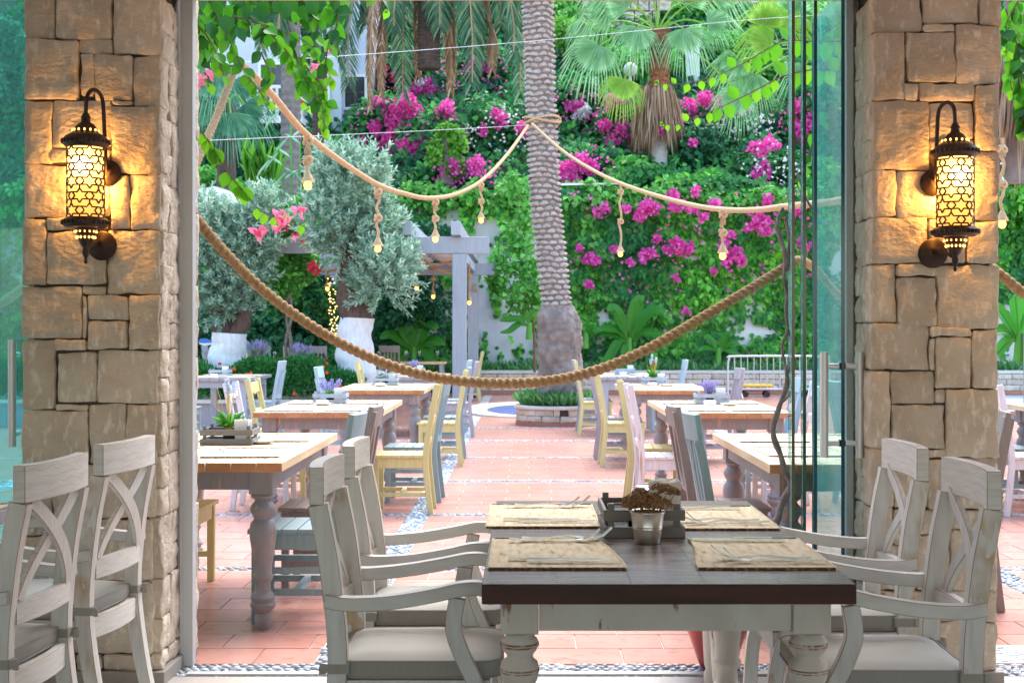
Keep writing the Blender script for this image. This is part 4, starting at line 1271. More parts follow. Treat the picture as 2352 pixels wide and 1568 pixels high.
def placemat(label, x, y, z, w=.335, d=.46, rz=0, cl=0, cr=0, detail=1, group='woven straw placemats'):
    key = (w, d, cl, cr, detail)
    if key not in MATS: MATS[key] = mat_mesh('placemat', w, d, cl, cr, detail)
    o = put('placemat', MATS[key], None, (x, y, z)); o.rotation_euler = (0, 0, rz)
    return tag(o, label, 'placemat', group)

def fork_mesh():
    mb = MB()
    prof = [(-.095, .006), (-.05, .0035), (0, .008), (.03, .006), (.045, .0035)]
    pts = catmull([(x, 0, z) for x, z in prof], 4)
    wd = [.010 - .006 * min(1, i / len(pts) * 1.6) for i in range(len(pts))]
    mb.sweep(pts, wd, .0034, ref=(0, 1, 0))
    mb.sweep([(.045, 0, .0035), (.052, 0, .003), (.060, 0, .0035)], [.006, .018, .021], .002, ref=(0, 1, 0))
    for k in range(4):
        y = -.0085 + k * .00567
        mb.sweep([(.060, y, .0035), (.078, y, .010), (.096, y, .026)], [.0036, .0034, .002], .0022, ref=(0, 1, 0))
    return mb.mesh('fork', 'steel', 50)
def knife_mesh():
    mb = MB()
    mb.sweep([(-.105, 0, .003), (-.06, 0, .0035), (-.005, 0, .003)], [.011, .012, .010], .005, ref=(0, 1, 0))
    mb.prism([(-.005, -.004), (.10, -.005), (.118, .002), (.11, .008), (-.005, .007)], (0, 0, .0035), (1, 0, 0), (0, 1, 0), .0016)
    return mb.mesh('knife', 'steel', 50)
FORK, KNIFE = fork_mesh(), knife_mesh()
def cutlery(which, label, x, y, z, rz, s=1.0):
    o = put(which, FORK if which == 'fork' else KNIFE, None, (x, y, z))
    o.rotation_euler = (0, 0, rz); o.scale = (s, s, s)
    return tag(o, label, which, which + 's laid on the straw mats' if which == 'fork' else 'knives laid on the straw mats')

ZT = .7607
names = [('near left', .078, 3.44, 0, .05), ('far left', .052, 4.14, 0, 0), ('near right', .588, 3.44, .035, 0), ('far right', .575, 4.10, 0, 0)]
for nm, x, y, cl, cr in names:
    placemat(f'woven straw mat at the {nm} place of the dark table', x, y, ZT, .335, .46 if 'near' in nm else .50, 0, cl, cr, 1)
    zz = ZT + .008
    left = 'left' in nm
    if left:
        # two forks at the far end crossing, two knives at the near end
        cutlery('fork', f'front one of the two steel forks on the {nm} mat of the dark table', x + .00, y + .165, zz, .03, 1.3)
        cutlery('fork', f'rear one of the two steel forks on the {nm} mat of the dark table', x + .035, y + .19, zz, .05, 1.3)
        cutlery('knife', f'front one of the two steel knives on the {nm} mat of the dark table', x + .035, y - .165, zz, -.02, 1.05)
        cutlery('knife', f'rear one of the two steel knives on the {nm} mat of the dark table', x - .01, y - .13, zz, -.03, 1.05)
    else:
        cutlery('fork', f'front one of the two steel forks on the {nm} mat of the dark table', x + .03, y - .165, zz, math.pi - .03, 1.3)
        cutlery('fork', f'rear one of the two steel forks on the {nm} mat of the dark table', x + .005, y - .125, zz, math.pi - .05, 1.3)
        cutlery('knife', f'front one of the two steel knives on the {nm} mat of the dark table', x + .01, y + .165, zz, math.pi + .02, 1.05)
        cutlery('knife', f'rear one of the two steel knives on the {nm} mat of the dark table', x - .02, y + .195, zz, math.pi + .03, 1.05)

def caddy(label, x, y, z, w=.22, d=.26, h=.075, mat='caddy', k=1.0):
    t = thing('table_caddy', label, 'caddy', (x, y, z), 0, 'slatted wooden caddies on the tables')
    for sx in (-1, 1):
        for sy in (-1, 1):
            MB().bx(sx * (w / 2 - .022) - .009, sx * (w / 2 - .022) + .009, sy * (d / 2 - .016) - .007, sy * (d / 2 - .016) + .007, 0, h + .020).build('corner_post', mat, t)
    for (z0, z1) in ((.0, .030), (.048, .078)):
        for sy in (-1, 1): MB().bx(-w / 2, w / 2, sy * (d / 2 - .004) - .0045, sy * (d / 2 - .004) + .0045, z0, z1).build('rail', mat, t, bevel=.001)
        for sx in (-1, 1): MB().bx(sx * (w / 2 - .005) - .0045, sx * (w / 2 - .005) + .0045, -d / 2 + .009, d / 2 - .009, z0, z1).build('rail', mat, t, bevel=.001)
    MB().bx(-w / 2 + .010, w / 2 - .010, -d / 2 + .009, d / 2 - .009, .001, .006).build('base', mat, t)
    return t
def napkins(label, x, y, z, w=.075, h=.13, mat='napkin'):
    t = thing('napkin_stack', label, 'napkins', (x, y, z), 0)
    for i in range(7):
        yy = -.028 + i * .009; n = 8; poly = [(-w / 2 * .85, 0), (w / 2 * .85, 0)]
        for q in range(n + 1): poly.append((w / 2 - w * q / n, h * (.94 + .06 * mnoise.noise(Vector((q * 1.7, i * 2.3, x * 9)))) + R.uniform(-.004, .004)))
        MB().prism(poly, (R.uniform(-.004, .004), yy, 0), (1, 0, 0), (0, .04 * (i - 3) / 3, 1), .0055).build('napkin', mat, t)
    return t

caddy('dark slatted caddy behind the tin bucket on the dark table', .335, 3.86, ZT, .23, .29, .075)
b = thing('tin_bucket', 'small galvanised bucket standing in front of the dark caddy', 'bucket', (.335, 3.625, ZT), 0)
MB().lathe([(.030, 0), (.034, .001), (.0355, .006), (.040, .040), (.0415, .041), (.041, .044), (.0425, .046), (.0415, .049), (.0465, .083), (.049, .084), (.049, .088), (.0455, .087), (.038, .02)], seg=36, cap=False).build('body', 'galvanised', b, smooth=30)
MB().lathe([(.001, .070), (.043, .071)], seg=24, cap=False).build('filling', 'soil', b)
fl = thing('dried_flowers', 'dried brown flower heads filling the tin bucket', 'dried flowers', (.335, 3.625, ZT + .08), 0)
stm = MB(); pts = []
for (hx, hy, hz, hr) in ((-.045, 0, .030, .028), (-.02, .02, .045, .026), (-.02, -.02, .020, .026), (.02, -.02, .018, .026), (.045, -.01, .022, .024), (.0, .0, .035, .026),
                         (.055, .02, .055, .026), (.035, .03, .062, .022), (-.055, -.01, .020, .018), (.075, .01, .052, .018), (.02, .02, .035, .022)):
    head = MB()
    for k in range(85):
        v = Vector(sph(1)[0]); v.z = abs(v.z) * .8 + .05 * R.random()
        c = Vector((hx, hy, hz)) + v * hr * R.uniform(.75, 1.1)
        head.ball(c, R.uniform(.0022, .0042), 5, 3)
    head.build('flower_head', 'dried', fl)
    stm.tube([(hx * .4, hy * .4, -.02), (hx * .8, hy * .8, hz * .5), (hx, hy, hz)], .0012, 5)
for k in range(120):
    a = R.uniform(0, 6.28); r1 = R.uniform(.01, .045)
    stm.tube([(r1 * .5 * math.cos(a), r1 * .5 * math.sin(a), -.02), (r1 * math.cos(a), r1 * math.sin(a), .0), (r1 * 1.25 * math.cos(a + .3), r1 * 1.25 * math.sin(a + .3), R.uniform(.008, .03))], .0007, 3)
stm.build('stems', 'stem_dry', fl)
napkins('crumpled white paper napkins standing in the dark caddy', .405, 3.84, ZT + .006, .088, .150)
for nm, x, y in (('front', .352, 3.88), ('rear', .350, 3.95)):
    s = thing('shaker', f'{nm} one of the two black shakers in the dark caddy', 'shaker', (x, y, ZT + .006), 0, 'black shakers')
    MB().lathe([(.020, 0), (.023, .004), (.023, .10), (.021, .106)], seg=20).build('body', 'black', s)
    MB().lathe([(.0225, .1062), (.0235, .108), (.023, .113), (.018, .115)], seg=20).build('lid', 'steel', s)
g = thing('glass_candle_holder', 'clear glass candle holder inside the dark caddy', 'candle holder', (.272, 3.81, ZT + .006), 0)
MB().lathe([(.030, 0), (.040, .004), (.042, .05), (.036, .072), (.034, .075), (.032, .072), (.038, .05), (.036, .008), (.001, .007)], seg=28, cap=False).build('bowl', 'clear', g)
MB().tube([(.0345 * math.cos(a), .0345 * math.sin(a), .075) for a in [i * math.pi / 12 for i in range(25)]], .0022, 6).build('rim', 'ceramic', g)
placemat('straw mat on the weathered table cut off by the left picture edge', -1.885, 4.18, .7605, .34, .46, 0, 0, 0, 1)

# ================================================================== OUTDOOR TABLES
TABS = {}
SHORT = {'A': 'nearest left table', 'B': 'second left table', 'C': 'third left table', 'A2': 'nearest right table', 'B2': 'second right table', 'C2': 'third right table',
         'D': 'grey table by the pergola post', 'D2': 'far right grey table', 'E': 'far left grey table', 'E2': 'table behind the glass doors', 'F': 'table outside the right pillar'}
def otable(key, desc, x0, x1, y0, y1, **k):
    TABS[key] = (SHORT[key], x0, x1, y0, y1)
    return plank_table('pale plank table with grey turned legs, ' + desc if not k.get('top') else 'slate grey plank table, ' + desc, x0, x1, y0, y1, **k)
otable('A', 'nearest one left of the aisle', -1.99, -1.08, 5.85, 7.58)
otable('B', 'second on the left of the aisle', -1.97, -1.05, 9.53, 11.25)
otable('C', 'third one left of the aisle', -1.93, -1.01, 13.15, 14.85)
otable('A2', 'nearest one right of the aisle', 1.07, 2.0, 5.78, 7.55)
otable('B2', 'second on the right of the aisle', 1.035, 1.92, 9.48, 11.2)
otable('C2', 'third on the right of the aisle', 1.0, 1.87, 13.1, 14.8)
gk = dict(paint_='p_grey', top='p_grey_h', turned=False, planks=7, group='slate grey plank tables')
otable('D', 'fourth on the left beside the pergola post', -1.95, -1.05, 16.9, 18.5, **gk)
otable('D2', 'fourth on the right beyond the yellow chairs', .92, 1.83, 16.9, 18.5, **gk)
otable('E', 'far left in front of the white olive trunk', -4.35, -3.93 + .45, 16.6, 18.1, **gk)
otable('E2', 'seen through the glass doors on the right', 2.75, 3.6, 9.7, 11.4, group='plank topped tables on the terrace')
otable('F', 'seen outside past the right stone pillar', 3.9, 4.8, 9.0, 10.7)

# chairs: prototypes for the three back shapes, copies repainted
pr = {}
pr['scallop'] = side_chair('scallop', 'straw yellow chair on the aisle side of the second left table', (-.92, 9.87, 0), math.pi, 'p_yellow')
pr['slat'] = side_chair('slat', 'blue grey chair with vertical back slats beside the nearest left table leg', (-1.06, 6.24, 0), math.pi, 'p_blue')
pr['oval'] = side_chair('oval', 'brown grey chair with oval back opening at the nearest left table', (-1.06, 6.98, 0), math.pi, 'p_brown')
index_kids()
gC = 'painted wooden dining chairs on the terrace'
PIh = math.pi
chairs = [
 ('slat', -.90, 10.55, PIh, 'p_blue', 'blue grey chair behind the straw yellow one at the second left table'),
 ('scallop', -.87, 13.32, PIh, 'p_yellow', 'straw yellow chair on the aisle side of the third left table'),
 ('slat', -.88, 14.15, PIh, 'p_blue', 'blue grey chair hidden behind the yellow one at the third left table'),
 ('slat', -.90, 16.95, PIh, 'p_mauve', 'mauve grey chair with curved rear legs beside the pergola post'),
 ('slat', -1.02, 17.75, PIh, 'p_pale_blue', 'pale blue chair at the far grey table in front of the pergola post'),
 ('scallop', -1.88, 6.95, 0, 'p_yellow', 'straw yellow chair partly behind the left door post at the nearest left table'),
 ('slat', -1.90, 6.25, 0, 'p_mauve', 'mauve grey chair on the hedge side of the nearest left table'),
 ('scallop', -1.98, 10.08, 0, 'p_white', 'white washed chair on the hedge side of the second left table'),
 ('scallop', -1.97, 10.82, 0, 'p_yellow', 'straw yellow chair on the hedge side of the second left table'),
 ('slat', -1.98, 14.3, 0, 'p_pale_blue', 'pale blue chair on the hedge side of the third left table, behind the lavender'),
 ('scallop', -1.88, 16.95, 0, 'p_yellow', 'straw yellow chair at the grey table in front of the whitewashed olive trunk'),
 ('slat', -3.45, 17.3, PIh, 'p_pale_blue', 'pale blue chair at the far left grey table beside the hedge'),
 ('slat', -4.15, 15.9, PIh / 2, 'p_blue', 'blue grey chair in front of the far left grey table'),
 ('scallop', -1.10, 25.4, PIh, 'p_yellow', 'straw yellow chair beside the rear pergola post'),
 ('slat', -1.12, 26.1, PIh, 'p_blue', 'blue grey chair beside the rear pergola post'),
 ('slat', 1.05, 6.24, 0, 'p_blue', 'blue grey chair on the aisle side of the nearest right table'),
 ('oval', 1.05, 6.98, 0, 'p_brown', 'brown grey chair on the aisle side of the nearest right table'),
 ('scallop', 1.03, 9.75, 0, 'p_white', 'white washed chair on the aisle side of the second right table'),
 ('scallop', 1.02, 10.45, 0, 'p_yellow', 'straw yellow chair on the aisle side of the second right table'),
 ('scallop', .98, 13.28, 0, 'p_yellow', 'straw yellow chair on the aisle side of the third right table'),
 ('slat', .97, 14.05, 0, 'p_mauve', 'mauve grey chair on the aisle side of the third right table'),
 ('scallop', .92, 17.2, 0, 'p_yellow', 'straw yellow chair on the aisle side of the far right grey table'),
 ('slat', .93, 17.95, 0, 'p_grey', 'slate grey chair on the aisle side of the far right grey table'),
 ('scallop', 1.96, 10.05, PIh, 'p_white', 'white washed chair on the outer side of the second right table'),
 ('slat', 1.98, 10.85, PIh, 'p_pale_blue', 'pale blue chair on the outer side of the second right table, beside the dead branch'),
 ('slat', 1.98, 13.8, PIh, 'p_mauve', 'mauve grey chair in front of the crowd barrier at the third right table'),
 ('slat', 1.90, 17.9, PIh, 'p_pale_blue', 'pale blue chair on the outer side of the far right grey table'),
 ('oval', 2.05, 6.5, PIh, 'p_brown', 'brown grey chair on the outer side of the nearest right table, behind the glass'),
 ('scallop', 2.05, 7.2, PIh, 'p_white', 'white washed chair on the outer side of the nearest right table, behind the glass'),
 ('scallop', 3.72, 9.75, 0, 'p_white', 'white washed chair just outside the right stone pillar'),
 ('scallop', 3.74, 10.4, 0, 'p_blue', 'blue grey chair farther off outside the right stone pillar'),
 ('slat', 2.65, 10.2, 0, 'p_blue', 'blue grey chair at the table behind the folded glass doors'),
]
for kd, x, y, rz, paint_, lb in chairs:
    swap = None if {'scallop': 'p_yellow', 'slat': 'p_blue', 'oval': 'p_brown'}[kd] == paint_ else paint_
    dup(pr[kd], (x, y, 0), rz + R.uniform(-.04, .04), lb, gC, swap)

# ---- mats, cutlery, caddies, plants and dishes on the outdoor tables
M['pale_blue_fl'] = leaf_mat('pale_blue_spike', [(.45, .55, .75), (.70, .76, .88)], .3)
def flower_pot(label, x, y, z, kind):
    t = thing('potted_plant', label, 'potted plant', (x, y, z), 0)
    MB().lathe([(.026, 0), (.030, .002), (.033, .055), (.031, .058), (.028, .056), (.026, .03)], seg=20, cap=False).build('pot', 'black', t)
    MB().lathe([(.001, .048), (.028, .05)], seg=12, cap=False).build('soil', 'soil', t)
    def spikes(n, h, spread, stemmat, flmat, fl_from, fr=.012, fk=40):
        sm = MB(); P, U = [], []
        for i in range(n):
            a = R.uniform(0, 6.28); s = spread * R.uniform(.2, 1); hh = h * R.uniform(.75, 1.1)
            tip = Vector((s * math.cos(a), s * math.sin(a), .05 + hh))
            sm.tube([(0.01 * math.cos(a), .01 * math.sin(a), .05), tip * .5 + Vector((0, 0, .03)), tip], .0018, 4)
            if flmat and fl_from < 1:
                for q in range(fk):
                    f = fl_from + (1 - fl_from) * R.random(); c = tip * f + Vector((0, 0, .04 * (1 - f)))
                    v = sph(1)[0]; P.append(np.array(c) + v * fr * (1.3 - f * .6)); U.append(v * .6 + np.array([0, 0, .6]))
        sm.build('stems', stemmat, t)
        if P: 
            P, U = np.array(P), np.array(U); leaf_mesh('blossoms', P, U, sph(len(P)), .014, .010, flmat, t, world=False)
    def leaves_(n, L, wd, mat, spread=1.0, z0=.055, up=.4):
        d = sph(n); d[:, 2] = np.abs(d[:, 2]) * .5 + up; d[:, :2] *= spread
        leaf_mesh('leaves', np.tile(np.array([[0, 0, z0]]), (n, 1)) + d * .012, d, sph(n) * .3 + np.array([0, 0, 1.0]), L * rng.uniform(.6, 1.1, n), wd, mat, t, droop=.3, world=False)
    if kind == 'tall':
        spikes(9, .22, .10, 'yellow_stem', None, .78); spikes(3, .27, .05, 'yellow_stem', 'pale_blue_fl', .78, .008, 60)
        leaves_(34, .06, .016, 'lime_leaf', 1.3, .07, .5)
        leaves_(26, .11, .012, 'mid_leaf', .8, .06, .9)
    elif kind == 'lavender':
        spikes(10, .13, .10, 'stem_dry', 'lavender', .5, .009, 40)
        leaves_(45, .06, .018, 'mid_leaf', 1.4, .055, .2)
    elif kind == 'silver':
        leaves_(90, .13, .012, 'pale_grass', 1.2, .055, .45)
    elif kind == 'bluebush':
        spikes(26, .12, .09, 'stem_dry', 'lavender', .35, .008, 22)
    return t

plant = {'A': 'tall', 'B': 'lavender', 'C': 'silver', 'A2': None, 'B2': 'bluebush', 'C2': 'tall', 'D': 'lavender', 'D2': None, 'E': None, 'E2': 'silver', 'F': None}
cad = {'A': (-1.535, 6.86), 'B': (-1.585, 11.0 - .25), 'C': (-1.52, 14.35), 'B2': (1.51, 10.72), 'C2': (1.41, 14.45), 'D2': (1.35, 17.9), 'D': (-1.5, 17.9), 'E': (-4.0, 17.3), 'E2': (3.15, 10.7), 'F': (4.35, 9.9)}
place = ['near inner', 'near outer', 'far inner', 'far outer']
for key, (desc, x0, x1, y0, y1) in TABS.items():
    inner_left = x1 < 0      # tables left of the aisle: the aisle side is their right side
    zt = .7603
    for k in range(4):
        nearq, inner = k < 2, k % 2 == 0
        ys = y0 + (.36 if nearq else (y1 - y0) - .42)
        if key == 'A': ys = (6.30, 6.30, 7.18, 7.18)[k]
        if key == 'A2': ys = (6.35, 6.35, 7.14, 7.14)[k]
        aisle_x = (x1 - .24) if inner_left else (x0 + .24); out_x = (x0 + .24) if inner_left else (x1 - .24)
        xs = aisle_x if inner else out_x
        where = ('near' if nearq else 'far') + (' aisle side' if inner else ' outer side')
        near_tab = key in ('A', 'A2', 'B', 'B2', 'C', 'C2')
        placemat(f'straw mat at the {where} of the {desc}' , xs, ys, zt, .36, .46, R.uniform(-.03, .03), 0, 0, 0)
        if near_tab:
            rz = PIh if (xs < (x0 + x1) / 2) else 0
            rz += PIh
            sgn = 1 if rz % (2 * PIh) < 1 else -1
            dl = f'{where} mat of the {desc}'
            cutlery('fork', 'steel fork on the ' + dl, xs, ys - .14, zt + .007, rz + R.uniform(-.06, .06), 1.15)
            cutlery('knife', 'steel knife on the ' + dl, xs, ys + .14, zt + .006, rz + R.uniform(-.05, .05), 1.05)
    if key in cad:
        cx_, cy_ = cad[key]
        sd = desc
        caddy(f'grey slatted caddy in the middle of the {sd}', cx_, cy_, zt + .0005, .27, .20, .078, 'caddy' if key == 'A' else 'p_grey')
        napkins(f'white paper napkins in the caddy on the {sd}', cx_ + .07, cy_ - .02, zt + .0065, .075, .125)
        if plant[key]: flower_pot(f'{"yellow stemmed" if plant[key]=="tall" else "lavender" if plant[key]=="lavender" else "silvery" if plant[key]=="silver" else "bushy blue"} plant in a black pot on the {sd}', cx_ - .01, cy_ + .02, zt + .0065, plant[key])
        ds = thing('dish', f'small white dish beside the caddy on the {sd}', 'dish', (cx_ + (.16 if key == 'A' else -.02 if key in ('B', 'C') else .1), cy_ - (.0 if key == 'A' else .32), zt + .0005), 0, 'small white dishes')
        MB().lathe([(.035, 0), (.05, .004), (.075, .016), (.077, .018), (.073, .018), (.05, .008), (.001, .006)], seg=28, cap=False).build('saucer', 'ceramic', ds)
        if key != 'A':
            bw_ = thing('ashtray', f'white ceramic ashtray beside the dish on the {sd}', 'ashtray', (cx_ - .04, cy_ - .20, zt + .0005), 0, 'white ashtrays')
            MB().lathe([(.045, 0), (.05, .004), (.050, .030), (.047, .034), (.042, .032), (.040, .01), (.001, .008)], seg=24, cap=False).build('bowl', 'ceramic', bw_)
# ================================================================== ROPES AND HANGING LAMPS
def rope_path(pts, step):
    return resample(catmull([W(*p) for p in pts], 14), step)
def rope(label, pts, r, mat, step=.014, group=None, pitch=4.4):
    P = rope_path(pts, step)
    o = MB().tube(P, r, 18, lobes=3, twist=2 * math.pi / (pitch * r), lobe=.30).build('rope', mat, smooth=80)
    tag(o, label, 'rope', group)
    return P
gR = 'hemp ropes strung over the terrace'
rope('thick brown hemp rope sagging low across the whole doorway view', [(425, 462, 5.6), (450, 500, 5.6), (520, 583, 5.6), (600, 662, 5.6), (700, 738, 5.6), (800, 797, 5.6), (900, 840, 5.6), (1000, 866, 5.6),
     (1100, 878, 5.6), (1200, 879, 5.6), (1300, 868, 5.6), (1400, 840, 5.6), (1500, 795, 5.6), (1600, 737, 5.65), (1700, 678, 5.7), (1808, 612, 5.8)], .0205, 'rope', .006, gR)
PB = rope('pale hemp rope from the leafy top left corner to the palm trunk', [(440, 400, 6.0), (500, 262, 6.3), (540, 160, 6.45), (556, 152, 6.5), (620, 212, 7.2), (700, 305, 8.3), (790, 375, 9.4), (870, 425, 10.5), (930, 445, 11.3),
     (985, 455, 12), (1050, 445, 13.2), (1110, 412, 14.5), (1165, 355, 16.2), (1213, 289, 18.3)], .018, 'rope_pale', .012, gR)
PC = rope('pale hemp rope from the palm trunk towards the folded glass doors', [(1222, 285, 18.3), (1290, 345, 17), (1360, 390, 15.5), (1430, 423, 14), (1510, 450, 12.5), (1600, 473, 11), (1670, 482, 10), (1740, 482, 9), (1800, 475, 8.2),
     (1860, 469, 7.6), (1930, 460, 7.0), (2020, 430, 6.6)], .018, 'rope_pale', .012, gR)
rope('brown hemp rope from the dead branch down behind the folded glass doors', [(1808, 612, 5.85), (1835, 598, 6.1), (1875, 620, 6.4), (1930, 680, 6.4), (2080, 790, 6.2)], .018, 'rope', .009, gR)
rope('brown hemp rope passing behind the right pillar to the right edge of the picture', [(2240, 590, 5.7), (2300, 633, 5.7), (2360, 680, 5.7), (2460, 740, 5.7)], .0215, 'rope', .008, gR)
rope('hemp rope seen through the teal glass at the left edge of the picture', [(-90, 735, 6.2), (0, 697, 6.2), (60, 655, 6.2), (140, 590, 6.2)], .020, 'rope_pale', .01, gR)
# two turns of rope round the palm with a hook wire
cpt = Vector((W(1246, 278, 19.25).x, 19.25, W(1246, 278, 19.25).z))
P = [cpt + Vector((.262 * math.sin(a), -.262 * math.cos(a), .045 * math.sin(a * 1.5 + .6))) for a in [i * math.pi / 14 - math.pi for i in range(57)]]
tag(MB().tube(resample(P, .02), .017, 10, lobes=3, twist=60).build('rope', 'rope_pale', smooth=80), 'pale rope wound twice round the scaly palm trunk', 'rope', gR)

def pendant(label, px, y0, y1, d, knots=2, k=1.0, mat='rope_pale'):
    top, bot = W(px, y0, d), W(px, y1, d); L = top.z - bot.z
    t = thing('hanging_lamp', label, 'hanging lamp', bot, 0, 'knotted rope lamps with glowing bulbs')
    s = .030 * k
    zc = .075 * k      # socket cover bottom
    wob = [Vector((.012 * math.sin(i * 2.1 + px), .008 * math.cos(i * 1.7), zc + .05 * k + (L - zc - .05 * k) * i / 9)) for i in range(10)]
    wob[-1].x = 0; wob[0].x = 0; wob[0].y = 0
    MB().tube(resample(catmull(wob, 5), .012), .011 * k, 8, lobes=3, twist=90).build('cord', mat, t, smooth=80)
    for q in range(knots):
        zz = zc + (L - zc) * (.42 if q == 0 else .86) if knots > 1 else zc + (L - zc) * .6
        kb = MB(); P = []
        for i in range(31):
            a = i / 30 * 2 * math.pi * 2
            rr = (.020 + .008 * math.cos(1.5 * a)) * k
            P.append(Vector((rr * math.cos(a), rr * math.sin(a) * .8, zz + .016 * k * math.sin(1.5 * a) * 1.4)))
        kb.tube(P, .011 * k, 8).build('knot', mat, t, smooth=80)
    if knots > 1:
        fr = MB()
        for q in range(14):
            a = q * .45; fr.tube([(.012 * math.cos(a), .012 * math.sin(a), L - .07 * k), (.022 * math.cos(a), .022 * math.sin(a), L - .10 * k), (.020 * math.cos(a), .02 * math.sin(a), L - .125 * k)], .003 * k, 4)
        fr.build('frayed_tuft', mat, t)
    MB().lathe([(.010 * k, zc + .055 * k), (.016 * k, zc + .04 * k), (.026 * k, zc + .015 * k), (.040 * k, zc - .012 * k), (.043 * k, zc - .022 * k), (.036 * k, zc - .022 * k), (.018 * k, zc + .01 * k)], seg=20, cap=False).build('socket_cover', mat, t)
    MB().lathe([(.012 * k, zc), (.020 * k, zc - .02 * k), (.026 * k, zc - .045 * k), (.021 * k, zc - .065 * k), (.008 * k, .002)], seg=16).build('bulb', 'bulb', t, smooth=80)
    return t
def on(P, px):
    """depth of a rope where it crosses a picture column"""
    best = min(P, key=lambda p: abs(CX + p.x * F / p.y - px)); return best.y, CY - (best.z - H) * F / best.y
for lb, px, y1, P in (('rope lamp hanging highest, in front of the tall reed at the left', 707, 437, PB), ('rope lamp hanging in front of the big olive tree crown', 868, 580, PB),
                   ('rope lamp hanging directly above the pergola beam', 1000, 557, PB), ('shortest rope lamp, left of the scaly palm trunk', 1105, 513, PB),
                   ('long rope lamp hanging right of the scaly palm trunk against the ivy wall', 1425, 590, PC), ('rope lamp nearest to the folded glass doors', 1660, 597, PC)):
    d, y0 = on(P, px)
    pendant(lb, px, y0 - 2, y1, d)
pendant('rope lamp glowing at the outer edge of the right stone pillar', 2302, 318, 525, 9.0)
for lb, px, y0, y1, d in (('small rope lamp under the pergola left of the olive trunk', 752, 622, 668, 22.5), ('small rope lamp under the pergola right of the olive crown', 957, 588, 667, 23.5),
                          ('small rope lamp in the middle of the pergola bay', 995, 618, 686, 24.5), ('small rope lamp hanging on the inner side of the rear pergola post', 1078, 600, 700, 24.0)):
    pendant(lb, px, y0, y1, d, knots=1, k=1.25, mat='rope')
for lb, pts in (('rope garland under the front bay of the pergola', [(880, 588, 23), (915, 600, 23), (957, 590, 23.2), (995, 608, 23.6), (1040, 600, 24)]),
                ('rope garland under the rear bay of the pergola', [(900, 625, 25), (940, 612, 25), (995, 618, 24.6), (1040, 628, 25)]), ('rope garland between the olive crowns', [(690, 612, 22.5), (720, 620, 22.5), (752, 622, 22.5), (790, 616, 22.5)])):
    rope(lb, pts, .022, 'rope', .03, gR)
# thin wires
def wire(label, pts, r=.0028):
    tag(MB().tube(catmull([W(*p) for p in pts], 6), r, 5).build('wire', 'wire'), label, 'wire', 'thin metal wires over the terrace')
wire('upper thin wire crossing in front of the palm crowns', [(430, 150, 12), (784, 129, 14), (1199, 97, 17), (1500, 68, 19), (1720, 46, 20), (1990, 28, 22)])
wire('lower thin wire ending at the hook on the palm trunk', [(470, 323, 13), (820, 308, 15), (1100, 294, 17.6), (1213, 287, 18.4)])

# ================================================================== PALM IN THE ROUND PLANTER
PX, PYc = .49, 19.25
pt = thing('round_planter', 'round pale stone planter with a white cap holding the palm tree', 'planter', (PX, PYc, 0))
MB().lathe([(.56, .0), (.56, .235)], seg=40).build('mortar_core', 'mortar', pt)
MB().lathe([(.50, .236), (.655, .236), (.665, .25), (.665, .278), (.655, .285), (.50, .285)], seg=48, cap=False).build('cap', 'cap', pt)
MB().lathe([(.61, .001), (.635, .001), (.635, .055), (.61, .055)], seg=48, cap=False).build('red_skirting', 'red_trim', pt)
for row, (z0, z1) in enumerate(((.058, .14), (.146, .234))):
    a = row * .2
    while a < 2 * math.pi - .1:
        w = R.uniform(.25, .5); w = min(w, 2 * math.pi - a)
        vs, fs = stone_geo(.62 * w - .012, z1 - z0, .06, 1300 + row * 30 + int(a * 9), rough=.012)
        am = a + w / 2
        vs2 = []
        for v in vs:
            th = am + v[0] / .62; rr = .622 - v[1]
            vs2.append((rr * math.sin(th), -rr * math.cos(th), v[2] + (z0 + z1) / 2))
        MB().add(vs2, fs).build('stone', 'pale_stone', pt, smooth=60)
        a += w
MB().lathe([(.001, .262), (.50, .262)], seg=24, cap=False).build('soil', 'soil', pt)
n = 1900
a = rng.random(n) * 2 * np.pi; rr = .50 * np.sqrt(rng.random(n)) + .03
P = np.stack([PX + rr * np.cos(a), PYc + rr * np.sin(a), np.full(n, .262)], 1)
U = np.stack([np.cos(a) * rr * 1.2, np.sin(a) * rr * 1.2, np.ones(n)], 1) + sph(n) * .35
o = leaf_mesh('planter_grass', P, U, sph(n), rng.uniform(.14, .27, n), .013, 'grass', droop=.25)
tag(o, 'fine green grass growing in the round planter round the palm foot', 'grass', kind='stuff')

trunk = thing('palm_tree', 'thick date palm trunk covered in scaly leaf bases, growing in the round planter', 'palm tree', (PX, PYc, .262))
axis = [(1288, 905, .335), (1286, 850, .31), (1287, 790, .30), (1287, 765, .315), (1285, 740, .33), (1282, 722, .29), (1279, 706, .225), (1277, 690, .22), (1272, 640, .225), (1263, 560, .225), (1254, 480, .228), (1250, 400, .228), (1246, 300, .228), (1241, 200, .222), (1238, 100, .226), (1236, 0, .232), (1234, -80, .235), (1232, -250, .24)]
zz = [W(p[0], p[1], PYc).z for p in axis]; xx = [W(p[0], p[1], PYc).x for p in axis]; rad = [p[2] for p in axis]
def prof_at(z): return np.interp(z, zz, xx), np.interp(z, zz, rad)
mb = MB(); seg = 90; z0t = W(0, 705, PYc).z; z1t = 7.6; ring = .080; sub = 7
nz = int((z1t - z0t) / ring * sub); vs = []; bs_ = []
